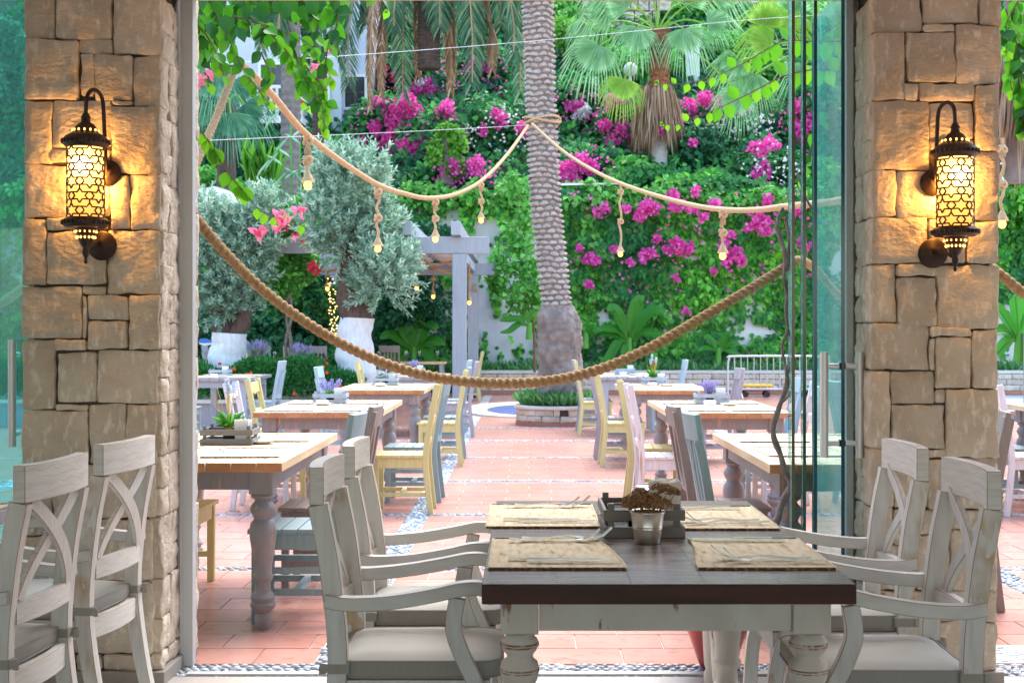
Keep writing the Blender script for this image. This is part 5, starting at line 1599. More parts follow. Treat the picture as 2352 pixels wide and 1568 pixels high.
for j in range(nz + 1):
    z = z0t + (z1t - z0t) * j / nz
    x, r = prof_at(z); row0 = (z - z0t) / ring
    for i in range(seg):
        th = 2 * math.pi * i / seg
        row = row0 + .42 * mnoise.noise(Vector((math.cos(th) * 1.1, math.sin(th) * 1.1, z * 1.3))); ri = math.floor(row); v = row - ri
        b = 0
        for sft in (0, 1):
            rj = ri - sft; vv = v + sft
            u = (th / (2 * math.pi) * 9 + (rj % 2) * .5 + mnoise.noise(Vector((rj * .7, 3, 1))) * .15) % 1
            w_ = abs(2 * u - 1)
            lens = 1 - w_ ** 2
            c = .50 + .32 * lens
            q = (vv - c) / (.34 + .25 * lens)
            am_ = .72 + .6 * mnoise.noise(Vector((math.floor(th / (2 * math.pi) * 9 + (rj % 2) * .5) * 3.1, rj * 1.7, 4)))
            b = max(b, am_ * lens ** .6 * max(0, 1 - q * q) if q < 0 else lens ** .6 * max(0, 1 - (q * 2.6) ** 2))
        nse = mnoise.noise(Vector((math.cos(th) * 2.5, math.sin(th) * 2.5, z * 9)))
        rr = r - .036 + .062 * b + .016 * nse; bs_.append(b)
        zo = z - .012 * b
        vs.append((x + rr * math.cos(th) - PX, rr * math.sin(th), zo - .262))
mb.add(vs, [(j * seg + i, j * seg + (i + 1) % seg, (j + 1) * seg + (i + 1) % seg, (j + 1) * seg + i) for j in range(nz) for i in range(seg)])
tk = mb.build('trunk', ['bark_palm', 'boot'], trunk, smooth=80)
tk.data.polygons.foreach_set('material_index', [1 if bs_[j * seg + i] > .30 else 0 for j in range(nz) for i in range(seg)])
vs = []; nz = 70; z1b = z0t + .03
for j in range(nz + 1):
    z = .262 + (z1b - .262) * j / nz; x, r = prof_at(z)
    for i in range(72):
        th = 2 * math.pi * i / 72; p = Vector((math.cos(th) * 1.3, math.sin(th) * 1.3, z * 2.2))
        rr = r * (1 + .20 * mnoise.noise(p) + .14 * mnoise.noise(p * 3.3) + .09 * mnoise.noise(p * 8) + .05 * mnoise.noise(p * 19))
        rr *= 1.0
        vs.append((x + rr * math.cos(th) - PX, rr * math.sin(th), z - .262))
MB().add(vs, [(j * 72 + i, j * 72 + (i + 1) % 72, (j + 1) * 72 + (i + 1) % 72, (j + 1) * 72 + i) for j in range(nz) for i in range(72)]).build('root_boss', 'palm_root', trunk, smooth=80)

# ---- feather fronds
def frond_mesh(name, pts, L, n, mat, droop=.6, parent=None, wd=.035, spread=.75):
    C = catmull(pts, 6); C = resample(C, .05); m = len(C)
    idx = np.linspace(m * .12, m - 1, n).astype(int)
    P, U = [], []
    for k in idx:
        p = C[k]; t = (C[min(k + 1, m - 1)] - C[max(k - 1, 0)]).normalized()
        s = t.cross(Vector((0, 0, 1)));
        if s.length < .1: s = t.cross(Vector((0, 1, 0)))
        s.normalize()
        f = k / m; l = L * (.55 + .9 * math.sin(min(1, f * 1.1) * math.pi) * .6)
        for sg in (-1, 1):
            u = (s * sg * spread + t * .55 + Vector((0, 0, -droop)) + Vector(sph(1)[0]) * .12)
            P.append(tuple(p)); U.append(tuple(u.normalized() * l))
    P, U = np.array(P), np.array(U); Ls = np.linalg.norm(U, axis=1)
    o = leaf_mesh(name, P, U, sph(len(P)) * .5 + np.array([0, -1, .4]), Ls, wd, mat, parent, droop=.15)
    mb = MB(); mb.tube([p for p in C[::3]] + [C[-1]], .018, 5)
    st = mb.build('rib', 'straw_plain', o)
    for v in st.data.vertices: v.co -= parent.location if parent else Vector((0, 0, 0))
    return o

def feather_palm(label, px, py, d, ground_py, r=.2, fronds=(), bark='bark_dark'):
    top = W(px, py, d); base = W(px, ground_py, d)
    t = thing('palm_tree', label, 'palm tree', base)
    mb = MB(); pr_ = []
    k = 60
    for i in range(k + 1):
        z = (top.z - base.z) * i / k; pr_.append((r * (1 + .10 * (i % 2)) * (1.1 - .15 * i / k), z))
    mb.lathe(pr_, seg=14).build('trunk', bark, t, smooth=20)
    return t, top
tp, top = feather_palm('dark trunked feather palm whose brown dead fronds hang in at the top of the picture', 985, -90, 30, 160, .23)
specs = []
for (dx, tipx, tipy, mat, L) in ((-1, 1130, 150, 'dead_frond', .55), (0, 1035, 200, 'dead_frond', .5), (0, 925, 215, 'green_frond', .62), (0, 875, 210, 'dead_frond', .5), (0, 800, 190, 'green_frond', .62), (0, 960, 170, 'dead_frond', .45),
                                (0, 1180, 120, 'green_frond', .7), (0, 1150, 60, 'green_frond', .7), (0, 780, 90, 'green_frond', .7), (0, 730, 150, 'green_frond', .7), (0, 840, 60, 'green_frond', .6),
                                (0, 1090, 110, 'green_frond', .7), (0, 905, 60, 'green_frond', .62), (0, 1195, 210, 'green_frond', .6), (0, 1010, 60, 'green_frond', .6), (0, 850, 240, 'dead_frond', .4), (0, 1085, 190, 'green_frond', .6)):
    dd = 30 + R.uniform(-1.6, 1.2)
    mid = W(985 + (tipx - 985) * .75, -80 + R.uniform(-70, 10), (30 + dd) / 2)
    q3 = W(985 + (tipx - 985) * .98, -20 + (tipy + 20) * .35, dd)
    frond_mesh('frond', [top, mid, q3, W(tipx, tipy, dd)], L * 1.15, 46, mat, .8 if mat == 'green_frond' else 1.5, tp, .045, .62 if mat == 'dead_frond' else .8)
tp2, top2 = feather_palm('tall grey palm trunk behind the hanging bougainvillea leaves at the left', 668, -60, 27, 470, .19, bark='bark_palm')
for (tipx, tipy) in ((560, 60), (600, 110), (720, 90), (760, 40), (640, 100), (500, 40)):
    dd = 27 + R.uniform(-1.2, 1.4)
    frond_mesh('frond', [top2, W(668 + (tipx - 668) * .7, -110, dd), W(668 + (tipx - 668) * .95, tipy * .3, dd), W(tipx, tipy, dd)], .6, 60, 'green_frond', .9, tp2, .045)
tp3, top3 = feather_palm('slim dark palm trunk in front of the white hotel wall', 735, 120, 28, 430, .15)
for (tipx, tipy) in ((690, 60), (790, 150), (780, 60), (700, 170)):
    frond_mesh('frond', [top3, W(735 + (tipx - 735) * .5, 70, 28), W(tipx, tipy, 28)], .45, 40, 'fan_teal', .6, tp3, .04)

# ---- fan fronds
def fan_geo(P, U, hub, D, Sd, N, L, n, spread, fold=0):
    for i in range(n):
        a = (i / (n - 1) - .5) * 2 * math.radians(spread)
        l = L * (1 - .28 * abs(i / (n - 1) - .5) * 2) * R.uniform(.92, 1.06)
        dv = D * math.cos(a) + Sd * math.sin(a)
        P.append(tuple(hub)); U.append(tuple(dv * l))
def fan(parent, px, py, d, ang, lpx, mat, crown=None, spread=82, n=32, tilt=0.0):
    hub = W(px, py, d); L = lpx * .86 * d / F
    a = math.radians(ang)
    D = Vector((math.cos(a), -.25 + tilt, math.sin(a))).normalized()
    Nn = Vector((R.uniform(-.3, .3), -1, R.uniform(.1, .6))).normalized()
    Sd = D.cross(Nn).normalized(); Nn = Sd.cross(D)
    P, U = [], []
    fan_geo(P, U, hub, D, Sd, Nn, L, n, spread)
    P, U = np.array(P), np.array(U)
    # joined base then free drooping tips
    Ls = np.linalg.norm(U, axis=1)
    down = np.array([0, 0, -1.0])
    P2 = P + U * .52; U2 = nrm(U) * .55 + down * .75 + sph(len(P)) * .08
    Nv = np.array(Nn)[None] + sph(len(P)) * .12
    allP = np.vstack([P, P2]); allU = np.vstack([U * .62, U2]); allL = np.concatenate([Ls * .62, Ls * .60]); allN = np.vstack([Nv, Nv])
    wd = np.concatenate([Ls * .62 * .115, Ls * .026])
    o = leaf_mesh('frond', allP, allU, allN, allL, wd, mat, parent, droop=.03, fold=.3)
    if crown is not None:
        mb = MB(); mid = (hub + crown) / 2 + Vector((0, 0, .18))
        mb.tube(catmull([crown, mid, hub], 5), .022, 5)
        s = mb.build('stalk', 'fan_yellow', o)
        for v in s.data.vertices: v.co -= parent.location
    return o
def skirt(parent, c, r, L, n, mat='dead_frond'):
    a = rng.random(n) * 2 * np.pi; rr = r * rng.uniform(.5, 1.1, n)
    z = rng.uniform(-.25, .45, n)
    P = np.stack([c.x + rr * np.cos(a), c.y + rr * np.sin(a), c.z + z], 1)
    U = np.stack([np.cos(a) * .22, np.sin(a) * .22, -np.ones(n)], 1) + sph(n) * .09
    return leaf_mesh('dead_skirt', P, U, np.stack([np.cos(a), np.sin(a), np.zeros(n)], 1) + sph(n) * .5, L * rng.uniform(.6, 1.1, n), .05, mat, parent, droop=.05)

d0 = 31.5
wt = thing('fan_palm', 'tall fan palm with a brown skirt of dead leaves above the ivy wall', 'palm tree', W(1515, 385, d0))
cr = W(1510, 72, d0)
mb = MB(); prof = []
hh = cr.z - wt.location.z
for i in range(50):
    f = i / 49; prof.append(((.20 if f < .3 else .20 + .07 * (f - .3)) * (1 + (.14 * (i % 2) if f > .3 else .01 * (i % 2))), hh * f))
mb.lathe(prof[:16], seg=16).build('trunk', pm('grey_palm_trunk', (.50, .46, .45), .9, c2=(.36, .33, .32), ns=6, st=(1, 1, 6), bump=.5), wt)
mb = MB(); mb.lathe(prof[15:], seg=16).build('fibrous_trunk', pm('red_fibre', (.34, .13, .06), .95, c2=(.14, .06, .03), ns=14, bump=1), wt, smooth=20)
skirt(wt, W(1508, 232, d0), .40, 1.15, 420)
skirt(wt, W(1508, 240, d0), .30, 1.0, 260)
for (px, py, ang, lp, mat, dz) in ((1464, 63, -98, 140, 'fan', -.5), (1571, 67, -80, 140, 'fan', -.5), (1378, 105, -118, 165, 'fan', -.3), (1434, 182, -102, 120, 'fan_yellow', -.6),
        (1440, 20, 140, 130, 'fan', 0), (1500, 0, 95, 160, 'fan', .3), (1570, 5, 60, 150, 'fan', .2), (1625, 55, 10, 110, 'fan', 0), (1400, 35, 175, 130, 'fan', .3),
        (1700, 215, -118, 130, 'fan', .4), (1350, 60, -140, 90, 'fan', .6), (1520, -60, 80, 160, 'fan', .2), (1640, -10, 30, 140, 'fan', 0), (1400, -30, 150, 140, 'fan', 0)):
    fan(wt, px, py, d0 + dz, ang, lp, mat, cr)
d1 = 33.5
w2 = thing('fan_palm', 'yellow green fan palm seen partly through the folded glass panes', 'palm tree', W(1895, 470, d1))
cr2 = W(1890, 120, d1)
MB().lathe([(.22, 0), (.2, cr2.z - w2.location.z)], seg=12).build('trunk', 'bark_palm', w2)
skirt(w2, W(1890, 270, d1), .45, 1.5, 380)
for (px, py, ang, lp, mat) in ((1756, 60, 80, 130, 'fan_yellow'), (1770, 105, 150, 140, 'fan_yellow'), (1790, 60, 20, 120, 'fan_yellow'), (1850, 150, -95, 170, 'fan'), (1700, 140, -150, 120, 'fan'), (1900, 200, -80, 150, 'fan'), (1930, 60, 60, 150, 'fan'),
                              (1820, 30, 90, 130, 'fan'), (1970, 130, -30, 160, 'fan'), (1735, 170, -120, 130, 'fan'), (2000, 60, 30, 150, 'fan'), (1870, -30, 80, 150, 'fan')):
    fan(w2, px, py, d1 + R.uniform(-.7, .5), ang, lp, mat, cr2)
w3 = thing('fan_palm', 'fan palm with drooping blue green leaves at the left behind the rope', 'palm tree', W(520, 480, 24))
cr3 = W(520, 240, 24)
MB().lathe([(.18, 0), (.17, cr3.z - w3.location.z)], seg=12).build('trunk', 'bark_dark', w3)
for (px, py, ang, lp) in ((535, 185, -60, 150), (500, 170, -110, 150), (560, 240, -50, 140), (470, 230, -120, 160), (530, 260, -85, 140), (480, 150, 120, 100), (440, 180, 170, 130)):
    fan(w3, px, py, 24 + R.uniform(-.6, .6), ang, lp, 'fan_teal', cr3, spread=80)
w4 = thing('fan_palm', 'fan palm with a pale brown skirt seen outside the right pillar', 'palm tree', W(2335, 420, 17))
MB().lathe([(.15, 0), (.15, 2.6)], seg=12).build('trunk', 'bark_palm', w4)
skirt(w4, W(2335, 190, 17), .40, 1.15, 340)
for (px, py, ang, lp) in ((2335, 70, -90, 120), (2360, 100, -60, 140), (2310, 60, -120, 140), (2350, 0, 80, 150)):
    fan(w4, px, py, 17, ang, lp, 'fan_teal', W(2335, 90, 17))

# ================================================================== HILLSIDE SHRUBS, IVY, BOUGAINVILLEA
CL = [  # blossom clusters on the slope: px, py, radius px, colour
 (905,300,34,'pink'),(930,255,36,'pink'),(955,225,30,'pink'),(1010,235,32,'pink'),(1030,250,26,'pink'),(990,205,24,'pink'),(940,330,32,'pink'),(925,365,34,'pink'),(945,395,28,'pink'),(900,265,30,'pink'),
 (975,345,24,'pink'),(890,335,24,'pink'),(860,290,20,'pink'),(830,330,14,'pink'),(1145,272,20,'pink'),(1150,210,14,'pink'),(1120,155,14,'pink'),(1075,152,12,'pink'),(1030,365,16,'pink'),(1085,390,20,'pink'),
 (1100,375,14,'pink'),(1200,300,18,'pink'),(1045,385,14,'pink'),(1000,200,18,'white_fl'),(975,190,14,'white_fl'),(905,180,10,'red_fl'),(880,160,9,'red_fl'),(815,205,11,'red_fl'),(1130,235,12,'pink'),
 (1315,400,30,'pink'),(1335,375,22,'pink'),(1355,385,20,'pink'),(1320,240,20,'pink'),(1345,250,14,'white_fl'),(1332,270,18,'white_fl'),(1380,265,22,'pink'),(1405,235,20,'pink'),(1430,300,20,'pink'),(1445,315,16,'pink'),
 (1410,325,14,'pink'),(1560,220,16,'pink'),(1590,240,20,'pink'),(1620,230,18,'pink'),(1660,230,18,'pink'),(1700,250,16,'pink'),(1545,262,14,'pink'),(1520,300,12,'pink'),(1740,350,20,'pink'),(1750,385,22,'pink'),
 (1745,410,18,'pink'),(1770,330,16,'pink'),(1830,250,20,'pink'),(1840,300,24,'pink'),(1860,280,18,'pink'),(1390,290,16,'pink'),(1360,425,10,'pink'),(870,235,14,'pink'),(1110,300,12,'pink'),(1590,330,8,'pink')]
BUSH = [ # px, py, rx, ry, material, label
 (860,180,80,62,'boug','dark green bougainvillea bush beside the hotel window'),(880,300,95,85,'boug','bougainvillea bush with the largest cascade of magenta bracts'),(985,190,85,70,'boug','bougainvillea bush topped with white and magenta bracts'),
 (1000,320,90,85,'boug','bougainvillea bush spilling magenta bracts over the wall top'),(1120,180,85,70,'boug','dark green bougainvillea bush under the hanging dead palm fronds'),(1140,310,85,90,'boug','sparsely flowering bougainvillea bush left of the scaly palm trunk'),
 (1070,400,95,45,'boug','low bougainvillea bush on the wall top left of the palm trunk'),(1330,250,80,85,'boug','bougainvillea bush with white bracts right of the scaly palm trunk'),(1340,385,85,62,'boug','low bougainvillea bush with magenta bracts right of the palm trunk'),
 (1430,300,75,85,'boug','bougainvillea bush below the drooping fan leaves'),(1440,410,80,45,'ivy','mid green creeper mound on the wall top below the fan palm'),(1610,350,115,72,'dark_leaf','very dark shrub hollow behind the fan palm trunk'),
 (1600,272,85,36,'boug','bougainvillea bush below the white balustrade'),(1710,290,80,42,'boug','bougainvillea bush at the right end of the balustrade'),(1640,430,130,40,'ivy','long creeper mound on the wall top right of the fan palm'),
 (1770,390,75,80,'boug','bougainvillea bush with magenta bracts beside the glass doors'),(1850,290,80,100,'boug','bougainvillea bush seen through the folded glass doors'),(1340,120,75,90,'lime_leaf','bright lime green tree right of the scaly palm trunk'),
 (1290,40,60,60,'mid_leaf','light green treetop beside the palm trunk at the top of the picture'),(1130,60,90,70,'dark_leaf','dark shrub below the terrace with the towels'),(1410,170,70,60,'mid_leaf','mid green shrub beside the white globe lamp'),
 (560,350,120,60,'dark_leaf','dark clipped hedge below the hotel balcony'),(740,380,90,42,'dark_leaf','dark shrub in front of the hotel foundation'),(640,435,90,26,'lime_leaf','bright green low shrub above the wall at the left'),
 (1640,130,110,60,'mid_leaf','soft green shrub below the stone terrace wall'),(1760,170,80,60,'mid_leaf','green shrub behind the yellow green fan palm'),(1420,20,90,50,'dark_leaf','dark green shrub at the top between the stone walls'),
 (1620,20,130,50,'mid_leaf','green shrub above the stone terrace wall'),(1900,120,110,110,'mid_leaf','green trees behind the glass doors'),(1900,430,100,60,'ivy','creeper mound behind the glass doors'),(2320,330,70,120,'boug','dark creeper bank outside the right pillar'),
 (2340,480,70,110,'ivy','bright ivy bank outside the right pillar'),(470,430,70,40,'mid_leaf','green shrub beside the white sunshade top'),(20,250,120,200,'fan_teal','dark green trees seen through the teal glass at the left edge'),
 (2010,330,110,150,'boug','shrub bank behind the right door frame'),(330,300,170,170,'dark_leaf','shaded trees hidden behind the left pillar'),(2150,250,150,200,'boug','shrub bank hidden behind the right pillar'),(900,90,120,60,'dark_leaf','dark shrub between the palm trunks below the towels'),
 (1750,60,140,60,'boug','wooded slope at the top right'),(1500,150,90,60,'mid_leaf','green shrub behind the fan palm trunk')]
# low cover over the whole slope
n = 42000
x = rng.uniform(-16, 22, n); y = 30.1 + 14 * rng.random(n)
z = np.array([hill_z(a, b) for a, b in zip(x, y)]) + rng.uniform(0, .35, n)
o = leaf_mesh('slope_groundcover', np.stack([x, y, z], 1), sph(n) * .8 + np.array([0, -.3, .4]), sph(n) * .6 + np.array([0, -.6, .6]), rng.uniform(.12, .28, n), .13, 'boug')
tag(o, 'dark green ground cover over the hillside between the shrubs', 'ground cover', kind='stuff')
bush_objs = []
for (px, py, rx, ry, mat, lb) in BUSH:
    c, d = S(px, py, .3)
    t = thing('bush', lb, 'bush', (c.x, c.y, max(0, c.z - ry * d / F)))
    rr = (rx * d / F, 1.1, ry * d / F)
    area = rx * ry / 6000
    sz = .15 if mat in ('boug', 'ivy', 'mid_leaf', 'lime_leaf') else .13
    foliage('foliage', t, tuple(c), rr, 22, int(4200 * area + 1500), sz, mat, .75, .42, .6, .5)
    bush_objs.append((px, py, rx, ry, t, d))
for (px, py, r, col) in CL:
    best = min(bush_objs, key=lambda b: ((px - b[0]) / b[2]) ** 2 + ((py - b[1]) / b[3]) ** 2)
    t, d = best[4], best[5]
    dd = d - .95
    c = W(px, py, dd); rr = r * dd / F
    n = int(30 + r * r * .42); r = r * 1.12
    C, Rr = sub_blobs(tuple(c), (rr, .22, rr), 8, .45)
    P, N = blobs(C, Rr, max(3, n // 8), .5)
    leaf_mesh('blossom', P, N + sph(len(P)) * .8, N + np.array([0, -1, .2]), .085 * rng.uniform(.7, 1.3, len(P)), .075, col, t, fold=.3)

for (px, py, rx, ry, t, d) in bush_objs:      # sparse single bracts
    if not t['label'].lower().count('bougainvillea') or not (820 < px < 1900): continue
    k = 90; a = rng.random(k) * 6.283; q = np.sqrt(rng.random(k))
    P = np.array([tuple(W(px + rx * .85 * q_ * math.cos(a_), py + ry * .85 * q_ * math.sin(a_), d - 1.15)) for a_, q_ in zip(a, q)])
    leaf_mesh('single_blossom', P, sph(k), sph(k) + np.array([0, -1, .2]), .08, .07, 'pink' if px % 3 else 'white_fl', t, fold=.3)
# ivy over the retaining wall
n = 60000
x = rng.uniform(-13, 13, n); z = rng.uniform(.15, 4.55, n)
PXs = CX + x * F / WALL_Y; PYs = CY - (z - H) * F / WALL_Y
def nz2(x, z, s, o):
    return np.array([mnoise.noise(Vector((a * s, o, b * s))) for a, b in zip(x, z)])
n1 = nz2(x, z, .9, 3.0); n2 = nz2(x, z, 2.6, 8.0); n3 = nz2(x * 2.4, z * .6, 1.6, 5.0)
dens = .72 + 1.5 * n1 + .8 * n2
bare = (PXs > 1085) & (PXs < 1242) & (PYs > 500)
bare2 = (PXs > 1000) & (PXs < 1060) & (PYs < 545) & (PYs > 455)
bare3 = (PXs > 880) & (PXs < 1092) & (PYs > 640)
bare4 = (PXs > 1242) & (PYs > 735) & (n1 > .12)
bare5 = (PXs > 2250) & (PYs > 690)
dens = np.where(PXs > 1242, dens + .35, dens)
dens = np.where(bare, .02 + .9 * np.clip(n3 - .12, 0, 1) * 2, dens)
dens = np.where(bare2, .06, dens); dens = np.where(bare3, dens - .35, dens); dens = np.where(bare4, dens * .45, dens); dens = np.where(bare5, .08, dens)
keep = rng.random(n) < np.clip(dens, 0, 1)
x, z, n1, n2 = x[keep], z[keep], n1[keep], n2[keep]; n = len(x)
dep = np.clip(.12 + .55 * n2 + .35 * n1, .02, .6) * rng.random(n) ** .4
P = np.stack([x, WALL_Y - .02 - dep, z], 1)
U = np.stack([np.zeros(n), -np.full(n, .35), -np.ones(n)], 1) + sph(n) * .7
N = np.stack([np.zeros(n), -np.ones(n), np.full(n, .5)], 1) + sph(n) * .5
o = leaf_mesh('wall_ivy', P, U, N, rng.uniform(.08, .19, n), rng.uniform(.07, .15, n), 'ivy')
tag(o, 'green ivy and creeper covering the white retaining wall', 'ivy', kind='stuff')
# overhanging fringe along the wall top
C, Rr = [], []
for xx_ in np.arange(-12, 12, .28):
    if -1.55 < xx_ < -1.25: continue
    C.append((xx_ + R.uniform(-.1, .1), 29.45 + R.uniform(-.1, .2), 4.38 + R.uniform(-.22, .12))); Rr.append((R.uniform(.2, .4), R.uniform(.2, .4), R.uniform(.14, .34)))
P, N = blobs(C, Rr, 150, .5)
o = leaf_mesh('wall_top_creeper', P, N * .6 + sph(len(P)) * .7 + np.array([0, 0, -.5]), N + np.array([0, -.4, .6]), rng.uniform(.09, .17, len(P)), .12, 'mid_leaf')
tag(o, 'fringe of lighter creeper hanging over the top edge of the wall', 'creeper', kind='stuff')
# blossoms down the wall
cb = thing('climbing_bougainvillea', 'climbing bougainvillea with magenta sprays spread over the ivy wall on the right', 'bougainvillea', (3, 29.4, 0))
for (px, py, r) in ((1475,470,26),(1500,480,18),(1470,500,12),(1440,480,12),(1552,462,20),(1545,445,12),(1590,480,10),(1640,470,14),(1555,565,22),(1580,570,16),(1535,575,12),(1690,585,24),(1670,600,14),(1705,600,12),(1485,592,18),
                    (1495,580,12),(1745,510,22),(1740,490,14),(1755,535,14),(1350,590,12),(1365,600,14),(1352,650,9),(1575,712,8),(1620,500,12),(1390,480,10),(1370,487,8),(1330,570,8),(1660,560,12),(1720,520,12),(1550,640,8),
                    (1760,460,18),(1600,440,12),(1680,540,9),(1450,600,9),(1510,545,10),(1830,480,18),(1850,560,14),(1410,570,8),(1640,620,8)):
    c = W(px, py, 29.0); rr = r * 29 / F; n = int(14 + r * r * .28)
    C, Rr = sub_blobs(tuple(c), (rr, .15, rr), 5, .5); P, N = blobs(C, Rr, max(3, n // 5), .6)
    leaf_mesh('blossom', P, N + sph(len(P)) * .8, N + np.array([0, -1, .2]), .08 * rng.uniform(.7, 1.3, len(P)), .07, 'pink', cb, fold=.3)

k = 420; a = rng.uniform(1260, 1900, k); b = rng.uniform(440, 720, k)
ok = np.array([mnoise.noise(Vector((x_ * .012, y_ * .012, 2))) > .02 for x_, y_ in zip(a, b)])
P = np.array([tuple(W(x_, y_, 28.95)) for x_, y_ in zip(a[ok], b[ok])])
leaf_mesh('single_blossom', P, sph(len(P)), sph(len(P)) + np.array([0, -1, .2]), .08, .07, 'pink', cb, fold=.3)

# undergrowth at the foot of the wall, beyond the bench
n = 9000
P = np.stack([rng.uniform(-12, 13, n), rng.uniform(28.85, 29.5, n), np.full(n, .38) + rng.random(n) * .15], 1)
U = sph(n) * .6 + np.array([0, -.2, 1.0])
o = leaf_mesh('bed_plants', P, U, sph(n) + np.array([0, -.6, .3]), rng.uniform(.08, .26, n), .05, 'grass', droop=.3)
tag(o, 'grass and low plants in the bed at the foot of the ivy wall', 'undergrowth', kind='stuff')

# ---- generic leafy shrubs / trees nearer
def leafy(name, label, cat, base, lumps, mat, size, aspect, n, trunk=None, tmat='bark_dark', shell=.6, down=.2, group=None, part='foliage', rnd=.9, lk=14, lrs=.40, twigs=0):
    t = thing(name, label, cat, base, 0, group)
    C = [tuple(W(a, b, dd)) for (a, b, rx, ry, dd) in lumps]; Rr = [(rx * dd / F, (rx + ry) / 2 * dd / F, ry * dd / F) for (a, b, rx, ry, dd) in lumps]
    CC, RR = [], []
    if twigs:
        P, U = [], []; tot = sum(r[0] * r[2] for r in Rr)
        for c, r in zip(C, Rr):
            for q in range(int(twigs * r[0] * r[2] / tot)):
                dv = sph(1)[0]
                if dv[1] > .5: dv[1] *= -1
                p0 = np.array(c) + dv * np.array(r) * R.uniform(.35, .86)
                u = dv * .75 + np.array([0, -.1, R.uniform(.2, .9)]) + sph(1)[0] * .25; u /= np.linalg.norm(u)
                L_ = R.uniform(.18, .34); s1 = np.cross(u, sph(1)[0]); s1 /= np.linalg.norm(s1); s2 = np.cross(u, s1)
                for j in range(17):
                    f = (j + 1) / 17; an = j * 2.4
                    side = s1 * math.cos(an) + s2 * math.sin(an)
                    P.append(p0 + u * L_ * f); U.append(u * .8 + side * .65)
        P, U = np.array(P), np.array(U); m = len(P)
        leaf_mesh(part, P, U, sph(m) + np.array([0, -.4, .5]), size * rng.uniform(.6, 1.15, m), size * aspect, mat, t)
    for c, r in zip(C, Rr):
        a, b = sub_blobs(c, r, lk, lrs); CC.append(a); RR.append(b)
    CC, RR = np.vstack(CC), np.vstack(RR)
    P, N = blobs(CC, RR, max(2, n // len(CC)), shell)
    m = len(P); U = nrm(N * .6 + sph(m) * rnd + np.array([0, 0, -down])); NN = nrm(N + sph(m) * .6 + np.array([0, -.2, .35]))
    sz = size * rng.uniform(.6, 1.25, m)
    if not twigs: leaf_mesh(part, P, U, NN, sz, sz * aspect, mat, t)
    if trunk:
        for (pts, r0, r1, tm) in trunk:
            C = catmull([W(*p) for p in pts], 6); k = len(C)
            rr = [r0 + (r1 - r0) * i / (k - 1) for i in range(k)]
            rr = [q * (1 + .10 * mnoise.noise(Vector((i * .6, q * 9, 2)))) for i, q in enumerate(rr)]
            o = MB().tube(C, rr, 16).build('trunk' if r0 > .06 else 'branch', tm, t, world=True, smooth=80)
            if r0 > .12:
                for v in o.data.vertices:
                    p = Vector(v.co) * 4; k_ = mnoise.noise(p) * .05 + mnoise.noise(p * 2.5) * .025
                    v.co += Vector((v.co.x, v.co.y, 0)).normalized() * k_
    return t
OD = 19.75
leafy('olive_tree', 'large silvery olive tree with a thick whitewashed trunk in front of the pergola', 'olive tree', W(818, 905, OD) , [(800, 430, 95, 85, OD), (745, 515, 62, 62, OD - .3), (850, 520, 85, 70, OD + .1), (880, 640, 78, 82, OD - .3), (800, 560, 70, 55, OD - .2), (765, 385, 45, 40, OD), (905, 600, 50, 60, OD), (840, 390, 50, 40, OD)],
      'olive_leaf', .095, .33, 34000, [([(820, 905, OD), (818, 860, OD), (815, 800, OD), (818, 730, OD)], .32, .255, 'whitewash'), ([(818, 738, OD), (806, 690, OD), (800, 640, OD), (805, 580, OD), (800, 480, OD)], .245, .10, 'bark_olive'), ([(815, 640, OD), (850, 560, OD), (870, 470, OD)], .12, .05, 'bark_olive')], 'bark_olive', down=-.35, part='crown', rnd=.55, twigs=950)
OD2 = 19.8
leafy('olive_tree', 'smaller silvery olive tree at the left with a stout whitewashed trunk', 'olive tree', W(520, 905, OD2), [(530, 545, 85, 75, OD2), (480, 620, 70, 80, OD2), (590, 560, 55, 60, OD2), (560, 640, 60, 60, OD2), (510, 700, 70, 50, OD2), (470, 500, 50, 45, OD2), (600, 480, 40, 40, OD2)],
      'olive_leaf', .095, .33, 28000, [([(520, 905, OD2), (518, 860, OD2), (525, 810, OD2), (528, 765, OD2)], .29, .26, 'whitewash'), ([(515, 770, OD2), (500, 720, OD2), (505, 640, OD2)], .16, .07, 'bark_olive'), ([(540, 775, OD2), (560, 720, OD2), (555, 640, OD2)], .14, .06, 'bark_olive')], 'bark_olive', down=-.35, part='crown', rnd=.55, twigs=950)
leafy('bougainvillea', 'slim bougainvillea with red pink flowers climbing between the two olive trees', 'bougainvillea', W(665, 870, 20.4), [(665, 560, 45, 60, 20.4), (680, 500, 40, 45, 20.4), (655, 640, 45, 50, 20.4), (700, 610, 30, 40, 20.4)], 'mid_leaf', .09, .7, 5200,
      [([(660, 870, 20.4), (668, 790, 20.4), (658, 720, 20.4), (668, 640, 20.4)], .035, .02, 'dead_wood'), ([(668, 870, 20.5), (656, 790, 20.4), (670, 720, 20.4), (660, 640, 20.4)], .03, .02, 'dead_wood')])
bt = bpy.context.scene.objects['bougainvillea']
for (px, py, r) in ((690, 490, 8), (640, 500, 10), (715, 610, 9), (680, 545, 6), (655, 520, 7), (700, 560, 5), (725, 620, 7), (635, 560, 6)):
    c = W(px, py, 19.9); P, N = blobs([tuple(c)], [(r * 20 / F,) * 3], 26, .9)
    leaf_mesh('blossom', P, N, N + np.array([0, -1, 0]), .06, .05, 'red_fl', bt)
